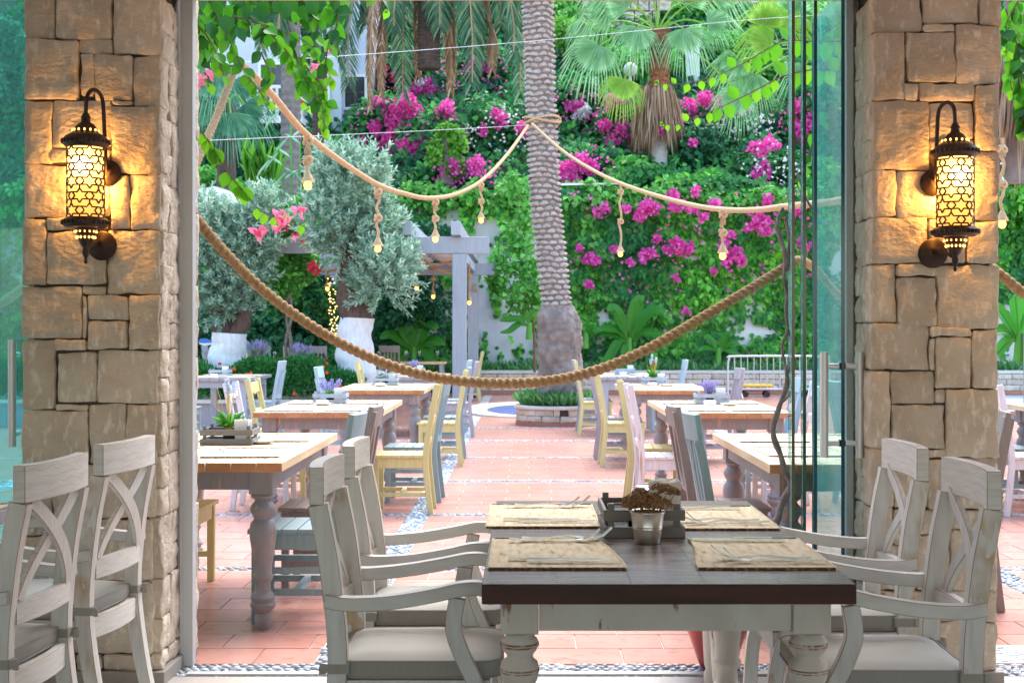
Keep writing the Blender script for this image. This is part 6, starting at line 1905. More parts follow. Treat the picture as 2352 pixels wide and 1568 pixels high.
leafy('sapling', 'slender light green mulberry sapling in front of the bare white wall', 'sapling', W(1228, 850, 27), [(1185, 430, 38, 45, 27), (1190, 510, 40, 42, 27), (1165, 590, 42, 42, 26.8), (1215, 620, 42, 40, 26.8), (1180, 680, 52, 45, 26.8), (1225, 700, 36, 42, 27), (1140, 650, 24, 30, 27), (1200, 560, 30, 30, 27), (1235, 660, 30, 25, 26.6)],
      'mid_leaf', .14, .75, 1700, [([(1228, 855, 27), (1226, 760, 27), (1215, 660, 27), (1195, 560, 27), (1188, 400, 27)], .028, .01, 'twig'), ([(1226, 730, 27), (1170, 650, 27), (1145, 600, 27)], .014, .006, 'twig'), ([(1222, 700, 27), (1245, 650, 27)], .012, .006, 'twig')], shell=.95)
leafy('shrub', 'dark leafy shrub under the pergola behind the olive trunk', 'shrub', W(930, 870, 27.5), [(930, 620, 80, 80, 28), (960, 700, 90, 70, 28), (900, 760, 60, 60, 28), (1000, 560, 60, 60, 28.2), (720, 760, 70, 60, 27), (690, 700, 60, 60, 27)], 'dark_leaf', .12, .7, 12000)
leafy('shrub', 'dark undergrowth behind the far garden tables at the left', 'shrub', W(600, 850, 26), [(600, 700, 90, 70, 27), (620, 780, 110, 60, 26.5), (480, 760, 80, 80, 27), (700, 620, 60, 80, 27), (560, 640, 90, 70, 28)], 'dark_leaf', .13, .7, 14000)
leafy('shrub', 'glossy green shrub at the foot of the whitewashed olive trunk', 'shrub', W(780, 890, 20.2), [(775, 840, 38, 45, 20.1), (800, 870, 40, 26, 20.1), (745, 860, 26, 30, 20.1), (855, 700, 1, 1, 20)], 'hedge_leaf', .09, .5, 2600)
leafy('shrub', 'dark green climber on the left side of the pergola', 'shrub', W(690, 760, 23.5), [(700, 640, 55, 60, 23.5), (650, 680, 50, 60, 23.5), (730, 690, 40, 50, 23.5)], 'boug', .11, .7, 5000)
leafy('shrub', 'bright creeper on the plastered post above the wall left of the palm', 'shrub', W(1030, 425, 30.3), [(1005, 350, 22, 50, 30.2), (1050, 330, 24, 40, 30.2), (1030, 300, 30, 16, 30.2), (1040, 390, 30, 30, 30.2)], 'lime_leaf', .11, .8, 1800,
      [([(1028, 425, 30.3), (1028, 310, 30.3)], .17, .15, 'bark_palm')])
# reed with broad arching blades beside the first hanging lamp
rd = thing('giant_reed', 'tall giant reed with arching striped blades beside the highest rope lamp', 'reed', W(675, 620, 20.8))
mb = MB(); P, U, Ls = [], [], []
for (bx_, tx, ty) in ((672, 668, 270), (680, 690, 330), (665, 650, 380)):
    C = catmull([W(bx_, 640, 20.8), W((bx_ + tx) / 2, (640 + ty) / 2, 20.8), W(tx, ty, 20.8)], 12); mb.tube(C, .014, 6)
    for k, p in enumerate(C[6::3]):
        sgn = 1 if k % 2 else -1; P.append(tuple(p)); U.append((sgn * .8, R.uniform(-.4, .1), .55)); Ls.append(.32)
        P.append((p.x + sgn * .17, p.y - .03, p.z + .11)); U.append((sgn * .75, -.2, -.9)); Ls.append(.42)
mb.build('cane', 'mid_leaf', rd, world=True)
leaf_mesh('blades', np.array(P), np.array(U), np.tile(np.array([[0, -1, .4]]), (len(P), 1)), np.array(Ls), .045, 'reed_leaf', rd, droop=.2)
sw = thing('yucca', 'green sword leaved plant above the wall beside the white sunshade', 'yucca', W(580, 440, 22))
P, U = [], []
for cx_ in (575, 595, 620):
    for k in range(14):
        P.append(tuple(W(cx_, 445, 22))); U.append((R.uniform(-.6, .6), R.uniform(-.3, .1), 1))
leaf_mesh('blades', np.array(P), np.array(U), sph(len(P)) + np.array([0, -1, 0]), rng.uniform(.5, 1.0, len(P)), .06, 'lime_leaf', sw, droop=.2)

# ---- marigold hedge
hd = thing('marigold_hedge', 'dense dark green hedge dotted with orange marigolds along the kerb', 'hedge', (-5.4, 19.6, .37))
n = 30000
x = rng.uniform(-8.2, -2.35, n); y = 18.92 + rng.random(n) ** 1.6 * 1.5
h = .52 + .07 * np.sin(x * 3.1) + .05 * np.sin(x * 7.7 + 1); h = h * np.clip((x + 2.2) * -1 / .5, .35, 1) ** .5
z = .36 + rng.random(n) ** .6 * h
f = y < 19.05
P = np.stack([x, y, z], 1); U = sph(n) * .9 + np.array([0, -.3, .8]); N = sph(n) + np.array([0, -.6, .4])
leaf_mesh('foliage', P, U, N, rng.uniform(.05, .10, n), .022, 'hedge_leaf', hd)
mb = MB(); k = 0
for i in range(34):
    xx_ = R.uniform(-5.4, -2.5); top_ = R.random() < .3
    c = Vector((xx_, 18.90 if not top_ else R.uniform(19, 19.8), R.uniform(.42, .84) if not top_ else R.uniform(.86, .93)))
    for q in range(16):
        v = Vector(sph(1)[0]); mb.ball(c + v * .018, .012, 5, 3)
    mb.build('marigold', 'orange_fl', hd, world=True); mb = MB()

# ---- banana plants
def banana(label, px, py, d, specs, stem=True, mat='banana'):
    base = W(px, py, d); t = thing('banana_plant', label, 'banana plant', base)
    if stem: MB().tube([base, base + Vector((.01, 0, .35))], [.07, .05], 10).build('stem', 'mid_leaf', t, world=True)
    for (ang, L, wd, lift) in specs:
        a = math.radians(ang); p0 = base + Vector((0, 0, .25 if stem else 0))
        dx = math.cos(a); dz = math.sin(a); dy = R.uniform(-.5, -.05)
        C = catmull([p0, p0 + Vector((dx * .35, dy * .3, dz * .35 + .14)) * L, p0 + Vector((dx * .75, dy * .7, dz * .72 + lift)) * L, p0 + Vector((dx * 1.05, dy, dz * .9 - .10 + lift * .2)) * L], 5)
        mb = MB(); k = len(C); vs = []
        for i, p in enumerate(C):
            f_ = i / (k - 1); w_ = wd * L * (math.sin(math.pi * min(1, max(0, (f_ - .12) / .88)) ** .8) ** .7 if f_ > .12 else .03) + .012
            tt = (C[min(i + 1, k - 1)] - C[max(i - 1, 0)]).normalized(); nn = Vector((0, -.75, .65)); s_ = tt.cross(nn).normalized(); up = s_.cross(tt)
            vs += [p + s_ * w_ + up * (.25 * w_ + R.uniform(-.008, .008)), p + s_ * w_ * .5 + up * w_ * .18, p, p - s_ * w_ * .5 + up * w_ * .18, p - s_ * w_ + up * (.25 * w_ + R.uniform(-.008, .008))]
        mb.add(vs, [(i * 5 + j, i * 5 + j + 1, i * 5 + j + 6, i * 5 + j + 5) for i in range(k - 1) for j in range(4)])
        lf = mb.build('leaf', mat, t, world=True, smooth=60)
        m2 = MB(); m2.tube([p - Vector((0, .006, 0)) for p in C], .008, 5)
        m2.v = [tuple(Vector(v) - t.location) for v in m2.v]; m2.build('midrib', 'lime_leaf', lf)
    return t
banana('broad leaved banana plant in front of the wall left of the pergola post', 950, 835, 27.8, [(150, .75, .2, .1), (115, .8, .2, .1), (80, .85, .21, .1), (50, .8, .2, .1), (20, .7, .2, .05), (180, .6, .18, -.1), (95, .55, .2, 0), (-5, .55, .2, -.25), (200, .5, .2, -.3), (60, .5, .2, -.1)])
banana('bright green banana plant with upright leaves right of the palm trunk', 1445, 812, 28.9, [(165, .65, .16, .1), (120, .95, .14, .15), (75, 1.15, .13, .1), (50, 1.1, .16, .05), (20, .75, .15, 0), (200, .7, .14, -.3), (150, .8, .14, 0), (250, .55, .16, -.4)])
banana('small banana plant left of the crowd barrier', 1650, 835, 29.0, [(170, .45, .15, .05), (130, .5, .15, .1), (60, .55, .15, .1), (25, .5, .16, .1), (0, .45, .15, -.05)])
banana('arching banana leaf plant just left of the palm foot', 1215, 780, 26.5, [(160, .6, .13, 0), (185, .55, .12, -.1), (100, .4, .12, 0)])
banana('banana leaves right behind the palm foot', 1345, 800, 28.5, [(60, .35, .2, 0), (30, .4, .2, 0)])
banana('large bright banana leaves outside the right pillar', 2340, 830, 16.5, [(135, .6, .14, .2), (100, .75, .14, .1), (160, .5, .16, 0), (60, .6, .15, .1), (200, .4, .16, -.1)])

# ================================================================== PERGOLA
pg = thing('pergola', 'blue grey wooden pergola with pale canopy cloth behind the big olive tree', 'pergola', (-2.8, 23.5, 0))
def pbx(nm, *a, m='p_grey'): return MB().bx(*a).build(nm, m, pg, world=True, bevel=.006)
for (x, y) in ((-1.01, 20.2), (-1.07, 26.9), (-4.65, 26.9), (-4.65, 20.2)):
    o = pbx('post', x - .105, x + .105, y - .105, y + .105, .05, 2.53 if y < 24 else 2.49)
    f = MB().bx(x - .06, x + .06, y - .06, y + .06, 0, .05); f.v = [tuple(Vector(v) - pg.location) for v in f.v]; f.build('foot', 'black', o)
pbx('beam', -4.85, -.56, 20.12, 20.28, 2.535, 2.79); pbx('beam', -4.85, -.62, 26.82, 26.98, 2.495, 2.74)
for x in (-1.05, -1.78, -2.6, -3.4, -4.2, -4.75):
    pbx('rafter', x - .07, x + .07, 19.8 if x > -2 else 20.15, 27.4, 2.795, 3.0)
pbx('side_beam', -1.10, -1.02, 20.30, 26.80, 2.55, 2.72)
for i in range(6):      # pleated cloth strips slung under the rafters
    y = 20.6 + i * 1.05
    for (xa, xb) in ((-1.72, -1.1), (-2.54, -1.85), (-3.34, -2.66)):
        n_ = 8; vs = []
        for j in range(n_ + 1):
            f_ = j / n_; sag = -.10 * math.sin(f_ * math.pi)
            for (yy, zz_) in ((y, 0), (y + .5, -.05), (y + .98, 0)):
                vs.append((xa + (xb - xa) * f_, yy, 2.80 + sag + zz_))
        MB().add(vs, [(j * 3 + q, j * 3 + q + 1, j * 3 + q + 4, j * 3 + q + 3) for j in range(n_) for q in range(2)]).build('canopy_cloth', 'cloth', pg, world=True)
for (px, py) in ((1090, 655), (1082, 663), (1093, 668)):
    o = MB().lathe([(.035, -.01), (.035, .01)], tuple(W(px, py, 26.75)), 12, Matrix.Rotation(math.radians(90), 3, 'X')).build('wood_disc', 'straw_plain', pg, world=True)
fl_ = thing('fairy_lights', 'strings of tiny warm fairy lights hanging beside the olive trunk', 'fairy lights', W(765, 650, 22))
mb = MB(); wr = MB()
for s_ in range(6):
    x0_ = 750 + s_ * 6 + R.uniform(-3, 3); y_ = 640; pts = []
    while y_ < 800 + R.uniform(-60, 20):
        p = W(x0_ + R.uniform(-4, 4) + (770 - x0_) * (y_ - 640) / 260, y_, 22 + R.uniform(-.2, .2)); pts.append(p)
        if R.random() < .8: mb.ball(p, .010, 5, 4)
        y_ += R.uniform(6, 13)
    if len(pts) > 2: wr.tube(pts, .003, 3)
mb.build('lights', 'fairy', fl_, world=True); wr.build('cable', 'black', fl_, world=True)
fs_ = thing('fish_ornament', 'blue and white wooden fish hanging from the left olive tree', 'ornament', W(468, 785, 20))
c = W(470, 785, 20)
MB().prism([(-.10, .01), (-.06, .05), (.02, .055), (.10, .02), (.14, -.01), (.09, -.04), (0, -.055), (-.07, -.03)], c, (1, 0, 0), (0, 0, 1), .02).build('body', 'plastic_blue', fs_, world=True)
MB().prism([(-.09, -.012), (-.02, -.02), (.14, -.012), (.09, -.046), (0, -.06), (-.07, -.036)], c - Vector((0, .012, 0)), (1, 0, 0), (0, 0, 1), .004).build('belly', 'white_paint', fs_, world=True)
MB().prism([(-.10, .012), (-.16, .07), (-.15, .02), (-.17, -.03), (-.10, -.005)], c, (1, 0, 0), (0, 0, 1), .016).build('tail', 'plastic_blue', fs_, world=True)
us = thing('sunshade_top', 'white domed sunshade top above the wall behind the left olive tree', 'sunshade', W(495, 470, 24))
MB().ball(W(498, 482, 24), (.50, .5, .42), 20, 12).build('dome', 'white_paint', us, world=True)
tag(MB().ball(W(570, 440, 26), (.22, .2, .06), 14, 8).build('swimming_ring', 'plastic_blue'), 'blue inflatable ring lying above the wall beside the white sunshade', 'swimming ring')

# ================================================================== BUILDINGS
hb = thing('hotel_building', 'pale blue grey hotel wing with dark windows and a white balcony behind the palms', 'building', (-6.8, 35, 5))
MB().bx(-11.5, -4.75, 34.0, 38, 4.0, 13.5).build('wall', 'hotel', hb, world=True)
MB().bx(-4.74, -4.05, 34.6, 38, 4.0, 13.5).build('side_wall', 'hotel', hb, world=True)
def window(x0p, x1p, y0p, y1p, d, nb=1):
    a, b = W(x0p, y1p, d), W(x1p, y0p, d)
    f = MB(); t_ = .07
    f.bx(a.x - t_, a.x, d - .06, d - .002, a.z - t_, b.z + t_); f.bx(b.x, b.x + t_, d - .06, d - .002, a.z - t_, b.z + t_)
    f.bx(a.x, b.x, d - .06, d - .002, b.z, b.z + t_); f.bx(a.x - .1, b.x + .1, d - .12, d - .002, a.z - t_ - .001, a.z)
    fo = f.build('window', 'white_paint', hb, world=True)
    g = MB().bx(a.x, b.x, d - .02, d - .004, a.z, b.z); g.v = [tuple(Vector(v) - hb.location) for v in g.v]; g.build('pane', 'dark_glass', fo)
    k = MB().bx((a.x + b.x) / 2 - .025, (a.x + b.x) / 2 + .025, d - .035, d - .021, a.z, b.z); k.bx(a.x, b.x, d - .036, d - .022, (a.z + b.z) / 2 - .02, (a.z + b.z) / 2 + .02)
    k.v = [tuple(Vector(v) - hb.location) for v in k.v]; k.build('muntin', 'dark_wood', fo)
window(793, 838, 178, 248, 34.6); window(700, 752, 172, 246, 34.0); window(600, 655, 150, 268, 34.0); window(610, 660, -30, 60, 34.0); window(700, 745, -20, 55, 34.0); window(480, 540, 150, 250, 34)
a = W(560, 272, 33); b = W(700, 272, 33)
MB().bx(a.x, b.x, 32.6, 33.98, a.z - .18, a.z).build('balcony_floor', 'white_paint', hb, world=True)
rl = MB(); rl.bx(a.x, b.x, 32.6, 32.68, a.z + .68, a.z + .76)
xx_ = a.x
while xx_ < b.x:
    rl.lathe([(.03, 0), (.055, .12), (.05, .25), (.03, .45), (.04, .68)], (xx_, 32.64, a.z), 8); xx_ += .15
rl.build('balustrade', 'white_paint', hb, world=True)
tw = MB().bx(W(672, 0, 32.5).x, W(698, 0, 32.5).x, 32.56, 32.59, W(0, 245, 32.5).z, W(0, 205, 32.5).z).build('towel', 'towel_red'); tag(tw, 'red towel hung over the hotel balcony rail', 'towel', 'towels drying on the balconies')
h2 = thing('terrace_house', 'white terrace house with railings high behind the palm fronds', 'building', (-2.6, 43, 9))
MB().bx(-7.5, 0.2, 44, 47, 6, 14).build('wall', 'hotel', h2, world=True)
zf = W(0, 112, 43).z
MB().bx(-7.5, .2, 42.6, 43.99, zf - .25, zf).build('balcony_floor', 'white_paint', h2, world=True)
rl = MB(); rl.bx(-7.5, .2, 42.6, 42.66, zf + .9, zf + .98)
for i in range(52): rl.bx(-7.45 + i * .148, -7.40 + i * .148, 42.61, 42.65, zf, zf + .9)
rl.build('railing', 'white_paint', h2, world=True)
for i in range(4): MB().bx(-7 + i * 1.9, -5.9 + i * 1.9, 43.95, 43.998, zf + .05, zf + 1.9).build('door', 'dark_glass', h2, world=True)
for lb, m_, x0p, x1p, y0p, y1p in (('pink and purple towel on the high railing left of the dark palm trunk', 'towel_pink', 808, 836, 40, 90), ('cyan towel on the high railing beside the pink one', 'towel_cyan', 872, 900, 35, 78),
                           ('blue towel on the high railing near the dark palm trunk', 'plastic_blue', 925, 955, 40, 75), ('lilac towel on the high railing right of the dark palm trunk', 'towel_pink', 1100, 1130, 45, 88)):
    a, b = W(x0p, y1p, 42.5), W(x1p, y0p, 42.5)
    n_ = 10; vs = []
    for j in range(n_ + 1):
        xx_ = a.x + (b.x - a.x) * j / n_; yy = 42.5 + .03 * math.sin(j * 1.9)
        vs += [(xx_, yy, a.z), (xx_, yy, b.z), (xx_, yy + .03, b.z), (xx_, yy + .03, a.z)]
    MB().add(vs, [(j * 4 + q, j * 4 + (q + 1) % 4, j * 4 + 4 + (q + 1) % 4, j * 4 + 4 + q) for j in range(n_) for q in range(4)] + [(0, 1, 2, 3), (n_ * 4 + 3, n_ * 4 + 2, n_ * 4 + 1, n_ * 4)]).build('towel', m_)
    tag(bpy.context.scene.objects[bpy.data.objects[-1].name] if False else [o for o in COL.objects if o.name.startswith('towel')][-1], lb, 'towel', 'towels drying on the balconies')
# right terrace with balustrade
h3 = thing('terrace_balustrade', 'white stone balustrade of the upper right terrace behind the bougainvillea', 'balustrade', (6.4, 38, 8))
a, b = W(1575, 238, 37.5), W(1800, 195, 37.5)
MB().bx(a.x, b.x + 1.5, 37.4, 37.7, b.z - .10, b.z).build('rail', 'white_paint', h3, world=True)
MB().bx(a.x, b.x + 1.5, 37.4, 37.7, a.z - .15, a.z - .03).build('base', 'white_paint', h3, world=True)
xx_ = a.x + .1; hh = b.z - a.z - .07
while xx_ < b.x + 1.4:
    MB().lathe([(.05, 0), (.05, .03), (.03, .06), (.075, hh * .35), (.045, hh * .7), (.03, hh * .85), (.05, hh)], (xx_, 37.55, a.z - .03), 10).build('baluster', 'white_paint', h3, world=True); xx_ += .235
tag(MB().bx(a.x - 1, b.x + 1.5, 38.3, 38.4, a.z, b.z + .7).build('reed_screen', pm('reed_screen', (.55, .42, .30), .9, c2=(.4, .3, .2), ns=5, st=(20, 1, 1))), 'pale reed screen behind the white balustrade', 'screen')
gl_ = thing('globe_lamp', 'white globe garden lamp beside the fan palm trunk', 'globe lamp', W(1448, 215, 32.5))
MB().ball(W(1448, 160, 32.5), .17, 16, 10).build('globe', 'white_paint', gl_, world=True)
MB().tube([W(1448, 215, 32.5), W(1448, 175, 32.5)], .03, 8).build('post', 'white_paint', gl_, world=True)
pl_ = thing('white_gatepost', 'white rendered gate post behind the fan leaves', 'gate post', W(1592, 200, 36))
MB().bx(W(1578, 0, 36).x, W(1606, 0, 36).x, 35.9, 36.2, W(0, 200, 36).z, W(0, 90, 36).z).build('post', 'white_paint', pl_, world=True)
# dry stone terrace walls high on the slope
for wi, (x0p, x1p, y0p, y1p, lb) in enumerate(((1340, 1510, -30, 135, 'dry stone terrace wall high on the slope right of the lime green tree'), (1610, 1850, -30, 95, 'dry stone terrace wall at the top right behind the palms'))):
    d = 40.2 if wi == 0 else 41
    t = thing('stone_wall', lb, 'stone wall', W((x0p + x1p) / 2, y1p, d), 0, 'dry stone terrace walls')
    a, b = W(x0p, y1p, d), W(x1p, y0p, d)
    MB().bx(a.x, b.x, d + .1, d + .6, a.z, b.z).build('core', 'mortar', t, world=True)
    z = a.z; k = 0
    while z < b.z - .1:
        hrow = R.uniform(.20, .34); x = a.x - R.uniform(0, .15)
        while x < b.x:
            w_ = R.uniform(.22, .5); vs, fs = stone_geo(w_ - .03, hrow - .03, .1, 2000 + k, round_=.04, rough=.04); k += 1
            o = MB().add(vs, fs).build('stone', 'pale_stone', t, smooth=60); o.location = Vector((x + w_ / 2, d + .02, z + hrow / 2)) - t.location
            x += w_
        z += hrow
tag(MB().prism([(-.75, 0), (.75, .03), (.6, .06), (-.7, .05)], W(1345, 428, 29.5), (1, 0, 0), (0, 0, 1), .3).build('surfboard', 'white_paint'), 'long white board lying on the wall top right of the palm trunk', 'board')
rl_ = thing('iron_railing', 'curved white iron railing outside the right pillar', 'railing', W(2340, 405, 18))
MB().tube([W(2295, 376, 18), W(2460, 376, 18)], .014, 6).build('rail', 'white_paint', rl_, world=True)
for i in range(8):
    px_ = 2303 + i * 18; MB().tube(catmull([W(px_, 376, 18), W(px_ + 5, 390, 17.9), W(px_ - 4, 402, 18.05), W(px_ + 2, 412, 18)], 5), .010, 6).build('baluster', 'white_paint', rl_, world=True)
mw = thing('mosaic_wall', 'rounded grey pebble dashed wall outside the right pillar', 'low wall', (6.4, 15.5, 0))
MB().lathe([(1.3, 0), (1.3, 1.35), (1.2, 1.42), (.01, 1.42)], (7.35, 15.8, 0), 40).build('wall', 'grey_mosaic', mw, world=True)
tag(MB().ball((4.55, 11.5, .62), (.35, .35, .10), 18, 8).build('inflatable', 'plastic_blue'), 'blue inflatable float outside the right pillar', 'pool float')

# ================================================================== TERRACE OBJECTS
pd = thing('pond', 'small round pool with a cream rim and blue mosaic behind the round planter', 'pool', (.2, 22.6, 0))
def ell(rx0, ry0, rx1, ry1, z0, z1, nm, m_):
    seg = 56; vs = []
    for (rx, ry, z) in ((rx0, ry0, z0), (rx1, ry1, z1)):
        for k in range(seg): vs.append((rx * math.cos(2 * math.pi * k / seg), ry * math.sin(2 * math.pi * k / seg), z))
    fs = [(k, (k + 1) % seg, seg + (k + 1) % seg, seg + k) for k in range(seg)]
    return MB().add(vs, fs).build(nm, m_, pd)
ell(1.28, 2.25, 1.28, 2.25, -.005, .03, 'outer_kerb', 'cream'); ell(1.28, 2.25, 1.08, 1.95, .030, .030, 'rim', 'cream'); ell(1.08, 1.95, .86, 1.6, .0305, .012, 'sloping_rim', pm('sand_rim', (.62, .50, .30), .6)); 
o = MB(); seg = 48; o.add([(.86 * math.cos(2 * math.pi * k / seg), 1.6 * math.sin(2 * math.pi * k / seg), .0125) for k in range(seg)], [tuple(range(seg))]); o.build('mosaic_bottom', 'mosaic', pd)
ba = thing('crowd_barrier', 'galvanised crowd barrier standing in front of the low stone wall', 'barrier', W(1750, 915, 26.3))
x0_, x1_ = W(1672, 0, 26.3).x, W(1905, 0, 26.3).x; zt_ = W(0, 818, 26.3).z
fr_ = catmull([(x0_, 26.3, .08), (x0_, 26.3, zt_ - .2), (x0_ + .03, 26.3, zt_ - .05), (x0_ + .15, 26.3, zt_), (x1_ - .15, 26.3, zt_), (x1_ - .03, 26.3, zt_ - .05), (x1_, 26.3, zt_ - .2), (x1_, 26.3, .08)], 4)
MB().tube(fr_, .022, 10).build('frame', 'barrier', ba, world=True); MB().tube([(x0_, 26.3, .2), (x1_, 26.3, .2)], .018, 8).build('lower_rail', 'barrier', ba, world=True)
xx_ = x0_ + .13
while xx_ < x1_ - .05: MB().tube([(xx_, 26.3, .2), (xx_, 26.3, zt_ - .01)], .009, 6).build('bar', 'barrier', ba, world=True); xx_ += .13
for xx_ in (x0_ + .25, x1_ - .25): MB().tube([(xx_, 26.0, .012), (xx_, 26.3, .2), (xx_, 26.6, .012)], .012, 6).build('foot', 'barrier', ba, world=True)
for lb, px, m_ in (('yellow topped hand cart behind the crowd barrier', 1735, 'plastic_yellow'), ('turquoise topped hand cart seen through the glass behind the crowd barrier', 1885, 'plastic_green')):
    c = W(px, 893, 27.2); t = thing('hand_cart', lb, 'cart', (c.x, 27.2, 0), 0, 'small carts by the low wall')
    MB().bx(-.33, .33, -.2, .2, .20, .27).build('tray', m_, t, bevel=.03)
    MB().bx(-.27, .27, -.16, .16, .13, .199).build('frame', 'black', t)
    for sx in (-.22, .22):
        for sy in (-.14, .14):
            MB().lathe([(.02, -.015), (.06, -.015), (.06, .015), (.02, .015)], (sx, sy, .062), 14, Matrix.Rotation(math.radians(90), 3, 'X')).build('wheel', 'black', t)
# garden tables beyond the hedge with wine glasses
gt = [(('grey garden table with wine glasses beyond the marigold hedge'), -4.9, 24.6, 1.3), (('wooden garden table with wine glasses left of the front pergola post'), -2.0, 25.6, .9), (('small grey garden table behind the olive trunk'), -2.9, 24.9, .5)]
for lb, x, y, w_ in gt:
    t = thing('garden_table', lb, 'table', (x, y, .12), 0, 'tables in the garden beyond the hedge')
    MB().bx(-w_ / 2, w_ / 2, -.35, .35, .60, .64).build('table_top', 'pine_plank' if x == -2.0 else 'p_grey', t, bevel=.004)
    for sx in (-1, 1):
        for sy in (-1, 1): MB().bx(sx * (w_ / 2 - .07) - .03, sx * (w_ / 2 - .07) + .03, sy * .28 - .03, sy * .28 + .03, -.12, .60).build('leg', 'p_grey', t)
gm = None
for (x, y, z, lb) in [(-5.3, 24.4, .765, 'leftmost wine glass on the grey garden table'), (-4.95, 24.45, .765, 'second wine glass from the left on the grey garden table'), (-4.62, 24.3, .765, 'third wine glass from the left on the grey garden table'),
        (-4.4, 24.7, .765, 'rightmost wine glass on the grey garden table'), (-2.3, 25.4, .765, 'left wine glass on the wooden table beside the pergola post'), (-2.05, 25.5, .765, 'middle wine glass on the wooden table beside the pergola post'),
        (-1.7, 25.45, .765, 'right wine glass on the wooden table beside the pergola post'), (-3.0, 24.7, .765, 'left wine glass on the small table behind the olive trunk'), (-2.75, 24.75, .765, 'right wine glass on the small table behind the olive trunk')]:
    if gm is None: gm = MB().lathe([(.032, 0), (.030, .004), (.005, .012), (.004, .09), (.02, .105), (.034, .14), (.034, .18), (.030, .21), (.029, .21), (.032, .18), (.031, .14), (.015, .108)], seg=14, cap=False).mesh('wine_glass', 'clear', 60)
    o = put('wine_glass', gm, None, (x, y, z)); tag(o, lb, 'wine glass', 'wine glasses on the garden tables')
index_kids()
for kd, x, y, rz, paint_, lb in (('scallop', -5.15, 23.9, PIh / 2, 'p_yellow', 'straw yellow garden chair directly left of the grey pergola post'), ('scallop', -4.15, 23.9, PIh / 2, 'p_yellow', 'straw yellow garden chair right of the rear pergola post beyond the hedge'), ('slat', -4.75, 23.85, PIh / 2, 'p_blue', 'blue grey garden chair between the two straw yellow ones'),
                                ('slat', -3.75, 23.9, PIh / 2, 'p_mauve', 'mauve garden chair left of the big olive trunk'), ('slat', -5.65, 24.3, 0, 'p_grey', 'slate grey garden chair at the left end of the garden table'), ('slat', -2.55, 25.0, PIh / 2, 'p_brown', 'brown garden chair behind the banana plant table'),
                                ('scallop', -7.0, 22.0, PIh / 2, 'p_white', 'pale garden chair behind the left olive tree')):
    dup(pr[kd], (x, y, .12), rz, lb, gC, paint_ if paint_ not in ('p_yellow', 'p_blue') else None)
# plants between hedge and garden tables
for (px, py, d, kd, lb) in ((590, 830, 22.4, 'lavender', 'silvery lavender plant beyond the hedge at the left'), (690, 838, 22.0, 'lavender', 'purple lavender plant beyond the hedge beside the pergola post')):
    t = thing('lavender_plant', lb, 'lavender', W(px, py, d))
    n = 120; U = sph(n) * .6 + np.array([0, 0, 1.0]); P = np.tile(np.array([tuple(t.location)]), (n, 1)) + sph(n) * .04
    leaf_mesh('leaves', P, U, sph(n), rng.uniform(.2, .38, n), .03, 'pale_grass', t); leaf_mesh('flowers', P[:60] + nrm(U[:60]) * .27, U[:60], sph(60), .10, .03, 'lavender', t)
# terracotta pots
for lb, px, py, d, s_ in (('terracotta pot on the garden bed at the left', 462, 880, 21, 1.0), ('small clay pot behind the hedge', 655, 850, 22.5, .6)):
    t = thing('clay_pot', lb, 'pot', W(px, py, d), 0, 'clay pots in the garden')
    MB().lathe([(.10 * s_, 0), (.15 * s_, .22 * s_), (.17 * s_, .23 * s_), (.17 * s_, .28 * s_), (.145 * s_, .28 * s_), (.13 * s_, .2 * s_)], seg=20, cap=False).build('body', 'clay', t)

# ---- red pot and white stool behind the dark table
rp = thing('red_pot', 'large glossy red planter pot partly hidden behind the dark table', 'pot', (.765, 5.27, 0.004))
MB().lathe([(.065, 0), (.075, .02), (.128, .17), (.185, .30), (.21, .36), (.225, .37), (.225, .40), (.20, .40), (.19, .3)], seg=36, cap=False).build('body', 'red_pot', rp)
MB().lathe([(.001, .35), (.195, .35)], seg=20, cap=False).build('soil', 'soil', rp)
st = thing('side_stool', 'white washed stool with turned legs behind the dark table near the red pot', 'stool', (.80, 4.86, 0))
MB().bx(-.15, .20, -.15, .17, .475, .51).build('seat', 'distress', st, bevel=.006); MB().bx(-.12, .17, -.12, .14, .42, .474).build('apron', 'distress', st)
for (x, y) in ((-.10, -.10), (.15, -.10), (-.10, .12), (.15, .12)):
    MB().lathe([(.018, 0), (.026, .02), (.028, .05), (.020, .07), (.026, .09), (.030, .16), (.034, .26), (.030, .30), (.022, .32), (.030, .335), (.022, .35), (.026, .37), (.026, .42)], (x, y, 0), 18).build('leg', 'distress', st)

# ---- dead twisted branch by the glass
db = thing('dead_branch', 'bare twisted grey branch standing beside the folded glass doors', 'branch', W(1780, 1190, 5.75))
def br(pts, r0, r1, d=5.72):
    P = resample(catmull([W(a, b, d + R.uniform(-.02, .02)) for a, b in pts], 8), .018); k = len(P)
    MB().tube([p + Vector((.003 * math.sin(i * .7), .003 * math.cos(i * .5), 0)) for i, p in enumerate(P)], [(r0 + (r1 - r0) * i / k) * (1 + .14 * math.sin(i * .9)) for i in range(k)], 9).build('branch', 'dead_wood', db, world=True, smooth=80)
br([(1775, 1215), (1800, 1150), (1815, 1110), (1800, 1070), (1780, 1010), (1778, 965), (1796, 920), (1806, 885), (1807, 862)], .0165, .0105)
br([(1807, 862), (1800, 825), (1798, 790), (1808, 755), (1806, 700), (1803, 640), (1804, 600)], .006, .009)
br([(1808, 862), (1816, 825), (1818, 790), (1809, 755)], .006, .005)
br([(1806, 615), (1803, 585), (1795, 550), (1783, 520), (1788, 500), (1800, 480)], .013, .006)
br([(1806, 615), (1812, 580), (1815, 550), (1806, 515), (1803, 500)], .011, .006)
br([(1795, 925), (1815, 900), (1822, 865), (1815, 840)], .006, .004); br([(1812, 955), (1825, 948)], .004, .002); br([(1783, 520), (1779, 500)], .003, .002)
